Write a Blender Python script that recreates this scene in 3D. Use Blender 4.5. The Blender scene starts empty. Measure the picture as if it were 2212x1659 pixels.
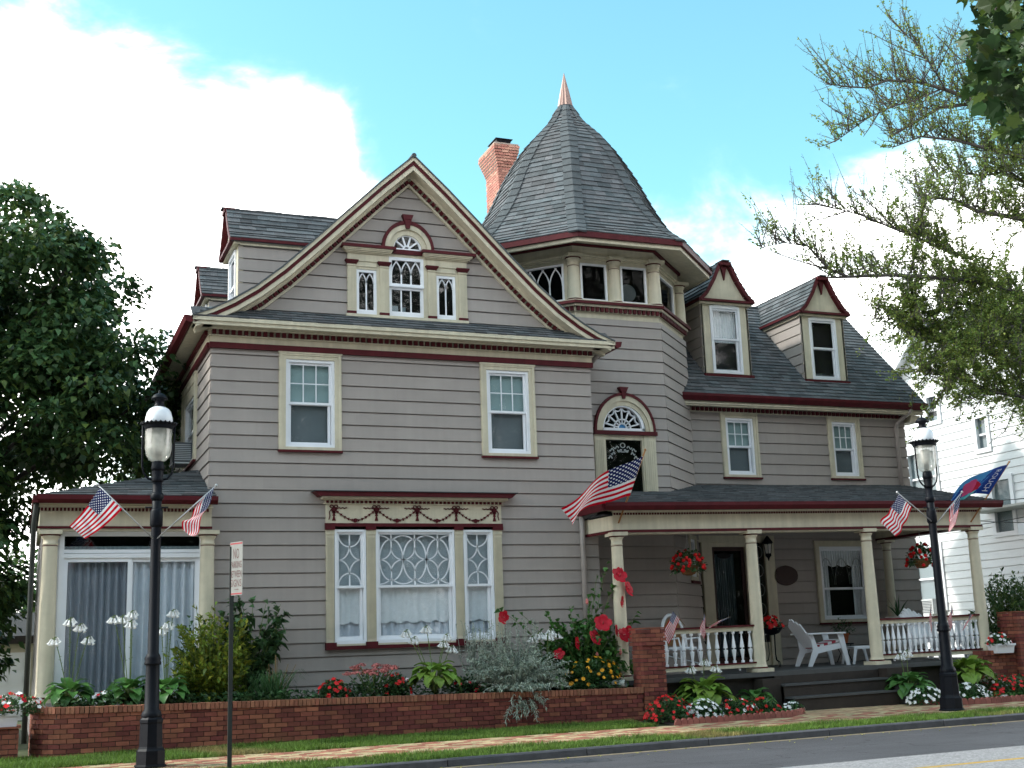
import bpy, math, random
import numpy as np
from mathutils import Vector, Matrix

sc = bpy.context.scene
R = math.radians
# ------------------------------------------------------------------ camera
CAM_P = Vector((-3.1519, -22.8879, 1.0797))
CAM_YAW, CAM_PITCH, CAM_ROLL = .3799, .2088, -.0348
FPX = 2918.1069 / 2405 * 2212                     # focal length in the pixels used below (a 2212 x 1659 picture)
def cam_axes():
    cy, sy = math.cos(CAM_YAW), math.sin(CAM_YAW)
    fwd = Vector((sy*math.cos(CAM_PITCH), cy*math.cos(CAM_PITCH), math.sin(CAM_PITCH)))
    r = Vector((cy, -sy, 0)); u = r.cross(fwd)
    c, s = math.cos(CAM_ROLL), math.sin(CAM_ROLL)
    return r*c+u*s, u*c-r*s, fwd
CR, CU, CF = cam_axes()
cd = bpy.data.cameras.new('camera'); cam = bpy.data.objects.new('camera', cd); sc.collection.objects.link(cam)
cd.sensor_width = 36; cd.lens = 2918.1069/2405*36; cd.clip_start = .1; cd.clip_end = 3000
m = Matrix((CR, CU, -CF)).transposed().to_4x4(); m.translation = CAM_P; cam.matrix_world = m
sc.camera = cam
def ray(x, y): return CR*((x-1106)/FPX) - CU*((y-829.6)/FPX) + CF
def at(x, y, Y):                                   # the point of the vertical plane Y that shows at a pixel
    d = ray(x, y); return CAM_P + d*((Y-CAM_P.y)/d.y)
def at_x(x, y, X):
    d = ray(x, y); return CAM_P + d*((X-CAM_P.x)/d.x)
def proj(p):
    d = Vector(p)-CAM_P; c = d.dot(CF)
    return (1106+FPX*d.dot(CR)/c, 829.6-FPX*d.dot(CU)/c)

# ------------------------------------------------------------------ sky, sun, exposure
SUN_DIR = Vector((-.75, .28, .68)).normalized()    # towards the sun: left of the house and a little behind its front
w = bpy.data.worlds.new('World'); sc.world = w; w.use_nodes = True
nt = w.node_tree; nt.nodes.clear()
def N_(t, **k):
    n = nt.nodes.new(t)
    for a, b in k.items(): setattr(n, a, b)
    return n
def math_(op, a, b=None, c=None, clamp=False):
    n = N_('ShaderNodeMath', operation=op); n.use_clamp = clamp
    for i, v in enumerate((a, b, c)):
        if v is None: continue
        if hasattr(v, 'is_linked'): nt.links.new(v, n.inputs[i])
        else: n.inputs[i].default_value = v
    return n.outputs[0]
sky = N_('ShaderNodeTexSky', sky_type='NISHITA'); sky.sun_disc = False
sky.sun_elevation = math.asin(SUN_DIR.z); sky.sun_rotation = math.atan2(SUN_DIR.x, SUN_DIR.y)
sky.air_density = 1.0; sky.dust_density = .6; sky.ozone_density = 1.6
tc = N_('ShaderNodeTexCoord')
def dotdir(v):
    n = N_('ShaderNodeVectorMath', operation='DOT_PRODUCT'); nt.links.new(tc.outputs['Generated'], n.inputs[0])
    n.inputs[1].default_value = Vector(v).normalized(); return n.outputs['Value']
def ramp(v, a, b):
    n = N_('ShaderNodeMapRange'); n.interpolation_type = 'SMOOTHSTEP'; nt.links.new(v, n.inputs[0])
    n.inputs[1].default_value = a; n.inputs[2].default_value = b; return n.outputs[0]
noi = N_('ShaderNodeTexNoise'); noi.inputs['Scale'].default_value = 5.5; noi.inputs['Detail'].default_value = 7
noi.inputs['Roughness'].default_value = .56; noi.inputs['Distortion'].default_value = .25
mp = N_('ShaderNodeMapping'); mp.inputs['Scale'].default_value = (1, 1, 1.7); mp.inputs['Location'].default_value = (3.1, 1.55, .55)
nt.links.new(tc.outputs['Generated'], mp.inputs[0]); nt.links.new(mp.outputs[0], noi.inputs['Vector'])
sep = N_('ShaderNodeSeparateXYZ'); nt.links.new(tc.outputs['Generated'], sep.inputs[0])
bank = ramp(dotdir(ray(150, 560)), math.cos(R(18.5)), math.cos(R(7)))          # the big cloud on the left
low = ramp(sep.outputs['Z'], .415, .28)                                         # cumulus low over the roofs
far = ramp(dotdir(ray(1750, -100)), math.cos(R(60)), math.cos(R(25)))          # the clear patch
cov = math_('MAXIMUM', bank, math_('MULTIPLY', low, .95))
cov = math_('ADD', cov, math_('MULTIPLY', math_('SUBTRACT', 1.0, far), .62))
den = math_('ADD', math_('MULTIPLY', cov, .62), math_('MULTIPLY', math_('SUBTRACT', noi.outputs['Fac'], .5), 1.75))
msk = math_('POWER', ramp(den, .10, .74), 3.0)
cl = N_('ShaderNodeMixRGB'); nt.links.new(msk, cl.inputs[0])
tint = N_('ShaderNodeMixRGB', blend_type='MULTIPLY'); tint.inputs[0].default_value = 1
nt.links.new(sky.outputs[0], tint.inputs[1]); tint.inputs[2].default_value = (1.03, 1.55, 1.2, 1)
nt.links.new(tint.outputs[0], cl.inputs[1]); cl.inputs[2].default_value = (20.5, 20, 19.6, 1)
bg = N_('ShaderNodeBackground'); bg.inputs['Strength'].default_value = .14
nt.links.new(cl.outputs[0], bg.inputs[0])
wo = N_('ShaderNodeOutputWorld'); nt.links.new(bg.outputs[0], wo.inputs[0])
sl = bpy.data.lights.new('sun', 'SUN'); sl.energy = 2.2; sl.angle = R(2.5); sl.color = (1, .95, .87)
so = bpy.data.objects.new('sun', sl); sc.collection.objects.link(so)
so.rotation_euler = (-SUN_DIR).to_track_quat('-Z', 'Y').to_euler(); so.location = SUN_DIR*60
vs = sc.view_settings; vs.view_transform = 'Standard'; vs.look = 'None'; vs.exposure = .92; vs.gamma = 1; vs.use_curve_mapping = False
sc.cycles.max_bounces = 8; sc.cycles.transparent_max_bounces = 16
sc.cycles.use_denoising = True

# ------------------------------------------------------------------ materials
def material(name, col, rough=.6, var=.12, scale=3.0, bump=0, bscale=60, shade=0, spec=.35, metal=0, streak=0, trans=0, hue=None, mottle=0):
    """procedural paint / wood / stone: base colour with uneven wear, optional grain relief, per-piece shade"""
    M = bpy.data.materials.new(name); M.use_nodes = True; t = M.node_tree; b = t.nodes['Principled BSDF']
    L = t.links.new
    b.inputs['Roughness'].default_value = rough; b.inputs['Metallic'].default_value = metal
    b.inputs['Specular IOR Level'].default_value = spec
    co = t.nodes.new('ShaderNodeNewGeometry')
    n = t.nodes.new('ShaderNodeTexNoise'); n.inputs['Scale'].default_value = scale; n.inputs['Detail'].default_value = 6
    n.inputs['Roughness'].default_value = .65
    L(co.outputs['Position'], n.inputs['Vector'])
    mr = t.nodes.new('ShaderNodeMapRange'); mr.inputs[1].default_value = .25; mr.inputs[2].default_value = .75
    mr.inputs[3].default_value = 1-var; mr.inputs[4].default_value = 1+var; L(n.outputs['Fac'], mr.inputs[0])
    v = mr.outputs[0]
    def mul(a, bb):
        q = t.nodes.new('ShaderNodeMath'); q.operation = 'MULTIPLY'; L(a, q.inputs[0]); L(bb, q.inputs[1]); return q.outputs[0]
    if streak:
        mp = t.nodes.new('ShaderNodeMapping'); mp.inputs['Scale'].default_value = (9, 9, .7); L(co.outputs['Position'], mp.inputs[0])
        n2 = t.nodes.new('ShaderNodeTexNoise'); n2.inputs['Scale'].default_value = 1; n2.inputs['Detail'].default_value = 5; L(mp.outputs[0], n2.inputs['Vector'])
        m2 = t.nodes.new('ShaderNodeMapRange'); m2.inputs[1].default_value = .3; m2.inputs[2].default_value = .7
        m2.inputs[3].default_value = 1-streak; m2.inputs[4].default_value = 1+streak*.5; L(n2.outputs['Fac'], m2.inputs[0]); v = mul(v, m2.outputs[0])
    if shade:
        a = t.nodes.new('ShaderNodeAttribute'); a.attribute_name = 'shade'
        m3 = t.nodes.new('ShaderNodeMapRange'); m3.inputs[3].default_value = 1-shade; m3.inputs[4].default_value = 1+shade; L(a.outputs['Fac'], m3.inputs[0]); v = mul(v, m3.outputs[0])
    mx = t.nodes.new('ShaderNodeMixRGB'); mx.blend_type = 'MULTIPLY'; mx.inputs[0].default_value = 1
    if hue is not None:                                    # second colour picked per piece
        a = t.nodes.new('ShaderNodeAttribute'); a.attribute_name = 'tone'
        h = t.nodes.new('ShaderNodeMixRGB'); L(a.outputs['Fac'], h.inputs[0]); h.inputs[1].default_value = (*col, 1); h.inputs[2].default_value = (*hue, 1)
        L(h.outputs[0], mx.inputs[1])
    else: mx.inputs[1].default_value = (*col, 1)
    L(v, mx.inputs[2]); L(mx.outputs[0], b.inputs['Base Color'])
    if bump:
        n4 = t.nodes.new('ShaderNodeTexNoise'); n4.inputs['Scale'].default_value = bscale; n4.inputs['Detail'].default_value = 4; L(co.outputs['Position'], n4.inputs['Vector'])
        bp = t.nodes.new('ShaderNodeBump'); bp.inputs['Strength'].default_value = bump; bp.inputs['Distance'].default_value = .01; L(n4.outputs['Fac'], bp.inputs['Height']); L(bp.outputs[0], b.inputs['Normal'])
    if trans:
        tr = t.nodes.new('ShaderNodeBsdfTranslucent'); L(mx.outputs[0], tr.inputs[0])
        ms = t.nodes.new('ShaderNodeMixShader'); ms.inputs[0].default_value = trans
        L(b.outputs[0], ms.inputs[1]); L(tr.outputs[0], ms.inputs[2]); L(ms.outputs[0], t.nodes['Material Output'].inputs[0])
    return M
def glass_material(name, tint=(.965, .975, .98), refl=.016):
    M = bpy.data.materials.new(name); M.use_nodes = True; t = M.node_tree; t.nodes.clear(); L = t.links.new
    tr = t.nodes.new('ShaderNodeBsdfTransparent'); tr.inputs[0].default_value = (*tint, 1)
    g = t.nodes.new('ShaderNodeBsdfGlossy'); g.inputs['Roughness'].default_value = .03
    co = t.nodes.new('ShaderNodeNewGeometry'); n = t.nodes.new('ShaderNodeTexNoise'); n.inputs['Scale'].default_value = 2.2; L(co.outputs['Position'], n.inputs['Vector'])
    bp = t.nodes.new('ShaderNodeBump'); bp.inputs['Strength'].default_value = .25; bp.inputs['Distance'].default_value = .02; L(n.outputs['Fac'], bp.inputs['Height']); L(bp.outputs[0], g.inputs['Normal'])
    lw = t.nodes.new('ShaderNodeLayerWeight'); lw.inputs[0].default_value = .5                  # same reflectance from both sides of the pane
    pw_ = t.nodes.new('ShaderNodeMath'); pw_.operation = 'POWER'; L(lw.outputs['Facing'], pw_.inputs[0]); pw_.inputs[1].default_value = 5
    ad = t.nodes.new('ShaderNodeMath'); ad.operation = 'MULTIPLY_ADD'; L(pw_.outputs[0], ad.inputs[0]); ad.inputs[1].default_value = .6; ad.inputs[2].default_value = refl
    mx = t.nodes.new('ShaderNodeMixShader'); L(ad.outputs[0], mx.inputs[0]); L(tr.outputs[0], mx.inputs[1]); L(g.outputs[0], mx.inputs[2])
    o = t.nodes.new('ShaderNodeOutputMaterial'); L(mx.outputs[0], o.inputs[0])
    return M
MT = {}
def mk(k, *a, **kw): MT[k] = material(k, *a, **kw)
mk('taupe', (.328, .290, .268), .55, .07, 1.1, .08, 90, shade=.05, streak=.045)
mk('cream', (.57, .52, .395), .55, .10, 3.5, .08, 70, streak=.13)
mk('maroon', (.080, .009, .013), .55, .25, 5, .08, 70, streak=.12, spec=.2)
mk('white', (.78, .80, .84), .4, .04, 3)
mk('shingle', (.078, .092, .100), .85, .18, 9, .5, 220, shade=.45, hue=(.100, .102, .108))
mk('roof_felt', (.05, .054, .06), .9, .2, 6, .4, 150)
mk('brick', (.145, .036, .031), .85, .25, 6, .5, 120, shade=.26, hue=(.26, .095, .055))
mk('cap_brick', (.24, .085, .055), .85, .2, 9, .5, 120, shade=.25, hue=(.30, .135, .078))
mk('chimney_brick', (.38, .155, .12), .85, .14, 14, .5, 120, shade=.2, hue=(.48, .26, .19))
mk('mortar', (.06, .045, .04), .95, .2, 20, .5, 160)
mk('chimney_mortar', (.33, .27, .23), .95, .2, 20)
mk('paver', (.33, .135, .09), .9, .2, 9, .4, 120, shade=.25, hue=(.43, .34, .20))
mk('sand', (.20, .16, .11), .95, .25, 12)
mk('black_iron', (.006, .007, .011), .5, .25, 8, .15, 60, spec=.15)
mk('green_iron', (.03, .034, .03), .6, .3, 8)

mk('concrete', (.30, .29, .30), .9, .55, 28, .9, 140, streak=.15)
mk('kerb', (.085, .085, .095), .85, .3, 5, .5, 60)
mk('line_paint', (.45, .28, .05), .7, .3, 20)
mk('soil', (.035, .024, .017), .95, .3, 14, .8, 60)
mk('ground', (.06, .075, .03), .95, .3, 2.5, .6, 40)
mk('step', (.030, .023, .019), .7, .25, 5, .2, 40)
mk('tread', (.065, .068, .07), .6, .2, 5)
mk('copper', (.27, .18, .155), .5, .15, 6, metal=.6)
mk('dark', (.012, .012, .013), .9, .2, 2)  # near-black; also paints in the shade of rooms behind windows
mk('window_blind', (.42, .48, .51), .8, .06, 2)
mk('blind', (.29, .40, .40), .8, .06, 2)
mk('shade_cloth', (.13, .155, .165), .85, .08, 2)
mk('lace', (.74, .77, .79), .9, .08, 14, .4, 90)
mk('curtain', (.26, .29, .34), .9, .08, 3, trans=.1)
mk('curtain_pale', (.64, .69, .76), .9, .08, 3, trans=.1)
mk('door_wood', (.035, .012, .010), .4, .2, 6)
mk('lead', (.42, .45, .45), .4, .1, 10)
mk('blue_glass', (.05, .22, .45), .2, .1, 10)
mk('globe', (.82, .83, .86), .25, .02, 3)
mk('mantle', (.62, .60, .55), .5, .08, 10)
mk('bark', (.10, .085, .075), .95, .3, 12, .8, 50)
mk('grey_bark', (.085, .075, .068), .95, .3, 12, .8, 50)
mk('stem', (.12, .17, .05), .8, .2, 10)
mk('dry_stem', (.22, .15, .07), .85, .2, 10)
mk('leaf_maple', (.050, .112, .042), .42, .25, 1.1, shade=.55, trans=.28, hue=(.10, .145, .03))
mk('leaf_wood', (.022, .045, .018), .6, .25, 1.1, shade=.5, trans=.2, hue=(.04, .06, .02))
mk('leaf_near', (.030, .065, .022), .4, .25, 1.1, shade=.55, trans=.3, hue=(.075, .11, .02))
mk('leaf_ginkgo', (.16, .25, .06), .5, .2, 1.1, shade=.45, trans=.4, hue=(.27, .30, .07))
mk('leaf_bush', (.17, .26, .04), .5, .2, 3, shade=.5, trans=.25, hue=(.34, .33, .04))
mk('leaf_dark', (.052, .125, .046), .45, .2, 3, shade=.5, trans=.25, hue=(.05, .09, .03))
mk('leaf_hosta', (.07, .19, .045), .4, .2, 6, shade=.35, trans=.25, hue=(.07, .17, .04))
mk('leaf_lime', (.25, .37, .055), .45, .15, 6, shade=.35, trans=.3, hue=(.13, .25, .04))
mk('leaf_silver', (.30, .37, .29), .8, .15, 6, shade=.4, trans=.15, hue=(.40, .42, .37))
mk('grass', (.12, .21, .032), .6, .25, 2.2, shade=.5, trans=.25, hue=(.26, .22, .08))
mk('red_petal', (.62, .010, .012), .55, .12, 12, shade=.3, trans=.2)
mk('crimson_petal', (.52, .004, .022), .5, .12, 12, shade=.3, trans=.25)
mk('white_petal', (.82, .82, .82), .55, .04, 12, trans=.2)
mk('yellow_petal', (.75, .33, .01), .55, .12, 12, shade=.2, trans=.15)
mk('pink_petal', (.42, .13, .12), .7, .2, 12, shade=.4)
mk('plastic', (.74, .76, .80), .35, .03, 3)
mk('cushion', (.38, .05, .07), .9, .2, 8)
mk('terracotta', (.35, .10, .04), .8, .15, 8)
mk('wicker', (.20, .10, .04), .85, .25, 30, .5, 90)
mk('ac_metal', (.10, .11, .12), .5, .15, 6)
mk('ac_pale', (.55, .57, .58), .5, .1, 6)
mk('white_siding', (.80, .81, .83), .5, .04, 2, shade=.03)
mk('ceiling_shaded', (.14, .13, .12), .7, .1, 2)  # porch shade put into the ceiling colour, darker than its likely cream
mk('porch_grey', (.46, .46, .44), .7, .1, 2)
mk('wood_pole', (.36, .17, .06), .5, .15, 20)
mk('steel', (.5, .5, .5), .4, .1, 10, metal=.6)
mk('sign_face', (.25, .25, .235), .6, .12, 14, streak=.12)
mk('sign_red', (.32, .03, .04), .5, .1, 10)
mk('sign_text', (.13, .06, .055), .6, .3, 40)
mk('edging', (.30, .105, .085), .85, .14, 12, .4, 80, shade=.18)
mk('rubber_pipe', (.30, .33, .31), .5, .1, 8)
mk('taupe_pipe', (.31, .272, .25), .5, .06, 4)
mk('rock', (.4, .36, .34), .9, .15, 12, .4, 40)
mk('eaves_grey', (.50, .50, .48), .6, .1, 2)
MT['glass'] = glass_material('glass'); MT['lamp_glass'] = glass_material('lamp_glass', (.93, .93, .90), .08)
def lamp_glass_material():
    M = bpy.data.materials.new('frosted_glass'); M.use_nodes = True; t = M.node_tree; t.nodes.clear(); L = t.links.new
    tr = t.nodes.new('ShaderNodeBsdfTransparent'); d = t.nodes.new('ShaderNodeBsdfTranslucent'); d.inputs[0].default_value = (.80, .79, .72, 1); d2 = t.nodes.new('ShaderNodeBsdfDiffuse'); d2.inputs[0].default_value = (.80, .79, .72, 1); g = t.nodes.new('ShaderNodeBsdfGlossy'); g.inputs['Roughness'].default_value = .08
    a = t.nodes.new('ShaderNodeMixShader'); a.inputs[0].default_value = .5; L(d.outputs[0], a.inputs[1]); L(d2.outputs[0], a.inputs[2])
    co = t.nodes.new('ShaderNodeNewGeometry'); n = t.nodes.new('ShaderNodeTexNoise'); n.inputs['Scale'].default_value = 9; L(co.outputs['Position'], n.inputs['Vector']); mr = t.nodes.new('ShaderNodeMapRange'); mr.inputs[3].default_value = .25; mr.inputs[4].default_value = .6; L(n.outputs['Fac'], mr.inputs[0])
    b = t.nodes.new('ShaderNodeMixShader'); L(mr.outputs[0], b.inputs[0]); L(tr.outputs[0], b.inputs[1]); L(a.outputs[0], b.inputs[2])
    c = t.nodes.new('ShaderNodeMixShader'); c.inputs[0].default_value = .06; L(b.outputs[0], c.inputs[1]); L(g.outputs[0], c.inputs[2]); o = t.nodes.new('ShaderNodeOutputMaterial'); L(c.outputs[0], o.inputs[0]); return M
MT['lamp_glass'] = lamp_glass_material()
def road_material():
    M = bpy.data.materials.new('asphalt'); M.use_nodes = True; t = M.node_tree; b = t.nodes['Principled BSDF']; L = t.links.new; b.inputs['Roughness'].default_value = .88
    co = t.nodes.new('ShaderNodeNewGeometry')
    def noise(sc, det=5, mapping=None):
        n = t.nodes.new('ShaderNodeTexNoise'); n.inputs['Scale'].default_value = sc; n.inputs['Detail'].default_value = det
        if mapping: m_ = t.nodes.new('ShaderNodeMapping'); m_.inputs['Scale'].default_value = mapping; L(co.outputs['Position'], m_.inputs[0]); L(m_.outputs[0], n.inputs['Vector'])
        else: L(co.outputs['Position'], n.inputs['Vector'])
        return n.outputs['Fac']
    def rng(v, a, c, lo, hi):
        m_ = t.nodes.new('ShaderNodeMapRange'); L(v, m_.inputs[0]); m_.inputs[1].default_value = a; m_.inputs[2].default_value = c; m_.inputs[3].default_value = lo; m_.inputs[4].default_value = hi; return m_.outputs[0]
    def mul(a, c):
        m_ = t.nodes.new('ShaderNodeMath'); m_.operation = 'MULTIPLY'; L(a, m_.inputs[0]); L(c, m_.inputs[1]); return m_.outputs[0]
    v = mul(rng(noise(.5, 6), .3, .7, .78, 1.2), mul(rng(noise(1, 4, (.35, 3.0, 1)), .3, .7, .86, 1.12), rng(noise(110, 2), .3, .7, .62, 1.4)))
    vo = t.nodes.new('ShaderNodeTexVoronoi'); vo.feature = 'DISTANCE_TO_EDGE'; vo.inputs['Scale'].default_value = .45
    w_ = t.nodes.new('ShaderNodeTexNoise'); w_.inputs['Scale'].default_value = 1.6; w_.inputs['Detail'].default_value = 6; L(co.outputs['Position'], w_.inputs['Vector']); ad = t.nodes.new('ShaderNodeVectorMath'); ad.operation = 'MULTIPLY_ADD'; L(w_.outputs['Color'], ad.inputs[0]); ad.inputs[1].default_value = (1.3, 1.3, 0); L(co.outputs['Position'], ad.inputs[2]); L(ad.outputs[0], vo.inputs['Vector'])
    v = mul(v, rng(vo.outputs['Distance'], .0, .012, .45, 1.0))
    mx = t.nodes.new('ShaderNodeMixRGB'); mx.blend_type = 'MULTIPLY'; mx.inputs[0].default_value = 1; mx.inputs[1].default_value = (.062, .061, .070, 1); L(v, mx.inputs[2]); L(mx.outputs[0], b.inputs['Base Color'])
    bp = t.nodes.new('ShaderNodeBump'); bp.inputs['Strength'].default_value = .7; bp.inputs['Distance'].default_value = .01; L(noise(180, 3), bp.inputs['Height']); L(bp.outputs[0], b.inputs['Normal']); return M
MT['asphalt'] = road_material()
MT['screen_glass'] = glass_material('screen_glass', (.6, .62, .62), .005)
MT['dark_glass'] = glass_material('dark_glass', (.7, .74, .75), .028)

# ------------------------------------------------------------------ building helpers
col = sc.collection
WP = {}                                            # world position of every object built
class MB:
    def __init__(s): s.v = []; s.f = []; s.m = []
    def add(s, V, F, mi=0):
        k = len(s.v); s.v += [tuple(p) for p in V]; s.f += [tuple(i+k for i in f) for f in F]; s.m += [mi]*len(F); return s
    def obox(s, O, A, B, C, mi=0):
        O, A, B, C = Vector(O), Vector(A), Vector(B), Vector(C)
        if A.cross(B).dot(C) < 0: A, B = B, A
        V = [O, O+A, O+A+B, O+B, O+C, O+A+C, O+A+B+C, O+B+C]
        return s.add(V, [(3, 2, 1, 0), (4, 5, 6, 7), (0, 1, 5, 4), (1, 2, 6, 5), (2, 3, 7, 6), (3, 0, 4, 7)], mi)
    def box(s, x0, x1, y0, y1, z0, z1, mi=0): return s.obox((x0, y0, z0), (x1-x0, 0, 0), (0, y1-y0, 0), (0, 0, z1-z0), mi)
    def prism(s, P, E, mi=0):                      # polygon P pushed along E
        P = [Vector(p) for p in P]; E = Vector(E); n = len(P)
        nn = sum(((P[i]-P[0]).cross(P[(i+1) % n]-P[0]) for i in range(1, n-1)), Vector())
        if nn.dot(E) > 0: P = P[::-1]
        V = P+[p+E for p in P]
        return s.add(V, [tuple(range(n)), tuple(range(2*n-1, n-1, -1))]+[((i+1) % n, i, n+i, n+(i+1) % n) for i in range(n)], mi)
    def tube(s, P, r, n=8, mi=0, cap=True):
        P = [Vector(p) for p in P]; rr = r if isinstance(r, (list, tuple)) else [r]*len(P); rings = []; up = None
        for i, p in enumerate(P):
            d = (P[min(i+1, len(P)-1)]-P[max(i-1, 0)]).normalized()
            if up is None: up = Vector((0, 0, 1)) if abs(d.z) < .9 else Vector((1, 0, 0))
            a = (up-d*up.dot(d)).normalized(); up = a; b = d.cross(a)
            rings.append([p+(a*math.cos(2*math.pi*k/n)+b*math.sin(2*math.pi*k/n))*rr[i] for k in range(n)])
        V = [q for rg in rings for q in rg]; F = []
        for i in range(len(P)-1):
            for k in range(n): F.append((i*n+k, i*n+(k+1) % n, (i+1)*n+(k+1) % n, (i+1)*n+k))
        if cap: F += [tuple(range(n-1, -1, -1)), tuple((len(P)-1)*n+k for k in range(n))]
        return s.add(V, F, mi)
    def lathe(s, prof, c, n=16, mi=0, ph=0, M=None, cap=True):
        V = []; F = []; c = Vector(c)
        for r, z in prof:
            for k in range(n):
                a = 2*math.pi*k/n+ph; q = Vector((r*math.cos(a), r*math.sin(a), z)); V.append(c+(M @ q if M else q))
        for i in range(len(prof)-1):
            for k in range(n): F.append((i*n+k, i*n+(k+1) % n, (i+1)*n+(k+1) % n, (i+1)*n+k))
        if cap: F += [tuple(range(n-1, -1, -1)), tuple((len(prof)-1)*n+k for k in range(n))]
        return s.add(V, F, mi)
    def warp(s, fn): s.v = [tuple(fn(Vector(p))) for p in s.v]; return s
    def build(s, name, mats, parent=None, smooth=False, origin=None, attrs=None):
        if not isinstance(mats, (list, tuple)): mats = [mats]
        A = np.array(s.v, dtype=float)
        lo, hi = A.min(0), A.max(0); c = (lo+hi)/2
        if origin is not None: c = np.array(origin, dtype=float)
        elif parent is None: c[2] = lo[2]
        me = bpy.data.meshes.new(name); me.from_pydata((A-c).tolist(), [], s.f)
        for q in mats: me.materials.append(MT[q] if isinstance(q, str) else q)
        if len(mats) > 1: me.polygons.foreach_set('material_index', s.m)
        if smooth: me.polygons.foreach_set('use_smooth', [True]*len(s.f))
        for k, v in (attrs or {}).items():
            a = me.attributes.new(k, 'FLOAT', 'POINT'); a.data.foreach_set('value', np.full(len(A), v) if np.isscalar(v) else v)
        return link(name, me, Vector(c), parent)
def link(name, data, pos, parent=None):
    o = bpy.data.objects.new(name, data); col.objects.link(o); WP[o] = Vector(pos)
    o.parent = parent; o.location = Vector(pos)-(WP[parent] if parent else Vector())
    return o
def tag(o, label, cat, group=None):
    o['label'] = label; o['category'] = cat
    if group: o['group'] = group
    return o
def thing(name, loc, label, cat, group=None): return tag(link(name, None, loc), label, cat, group)
def struct(o): o['kind'] = 'structure'; return o
def stuff(o): o['kind'] = 'stuff'; return o

class Frame:                                       # a vertical wall plane: u runs along it, n stands out of it, z is up
    def __init__(s, O, U):
        s.O = Vector((O[0], O[1], 0)); s.U = Vector((U[0], U[1], 0)).normalized(); s.N = Vector((s.U.y, -s.U.x, 0))
    def p(s, u, n, z): return s.O+s.U*u+s.N*n+Vector((0, 0, z))
    def box(s, mb, u0, u1, n0, n1, z0, z1, mi=0):
        return mb.obox(s.p(u0, n0, z0), s.U*(u1-u0), s.N*(n1-n0), Vector((0, 0, z1-z0)), mi)
    def poly(s, mb, P, n0, n1, mi=0): return mb.prism([s.p(u, n0, z) for u, z in P], s.N*(n1-n0), mi)
    def bar(s, mb, P, w, n0, n1, mi=0):            # flat bar of width w along a polyline in the plane
        for (ua, za), (ub, zb) in zip(P[:-1], P[1:]):
            d = Vector((ub-ua, zb-za))
            if d.length < 1e-6: continue
            d.normalize(); q = Vector((-d.y, d.x))*w/2; e = d*w*.12
            s.poly(mb, [(ua-e.x-q.x, za-e.y-q.y), (ub+e.x-q.x, zb+e.y-q.y), (ub+e.x+q.x, zb+e.y+q.y), (ua-e.x+q.x, za-e.y+q.y)], n0, n1, mi)
        return mb

class Pieces:
    """countable alike pieces of one thing: the largest in the picture become objects, the rest one mesh"""
    def __init__(s, root, name, mat, limit=300): s.root, s.name, s.mat, s.limit, s.L = root, name, mat, limit, []
    def add(s, V, F, parent, shade=None, tone=0, area=None):
        s.L.append((V, F, parent, random.random() if shade is None else shade, tone))
        return s
    def obox(s, O, A, B, C, parent, **k):
        mb = MB().obox(O, A, B, C); return s.add(mb.v, mb.f, parent, **k)
    def finish(s, warp=None):
        def size(it):
            P = [proj(p) for p in it[0]]
            c = (Vector(it[0][0])-CAM_P).dot(CF)
            if c < 1: return 0
            xs = [min(max(p[0], 0), 2212) for p in P]; ys = [min(max(p[1], 0), 1659) for p in P]
            return (max(xs)-min(xs))*(max(ys)-min(ys))
        order = sorted(range(len(s.L)), key=lambda i: -size(s.L[i])); rest = MB(); sh = []; tn = []
        for k, i in enumerate(order):
            V, F, par, shd, tone = s.L[i]
            if k < s.limit:
                MB().add(V, F).build(s.name, s.mat, par, attrs={'shade': shd, 'tone': tone})
            else:
                rest.add(V, F); sh += [shd]*len(V); tn += [tone]*len(V)
        if rest.v:
            o = stuff(rest.build(s.name+'s', s.mat, s.root, attrs={'shade': np.array(sh), 'tone': np.array(tn)}))
            return o

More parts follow.
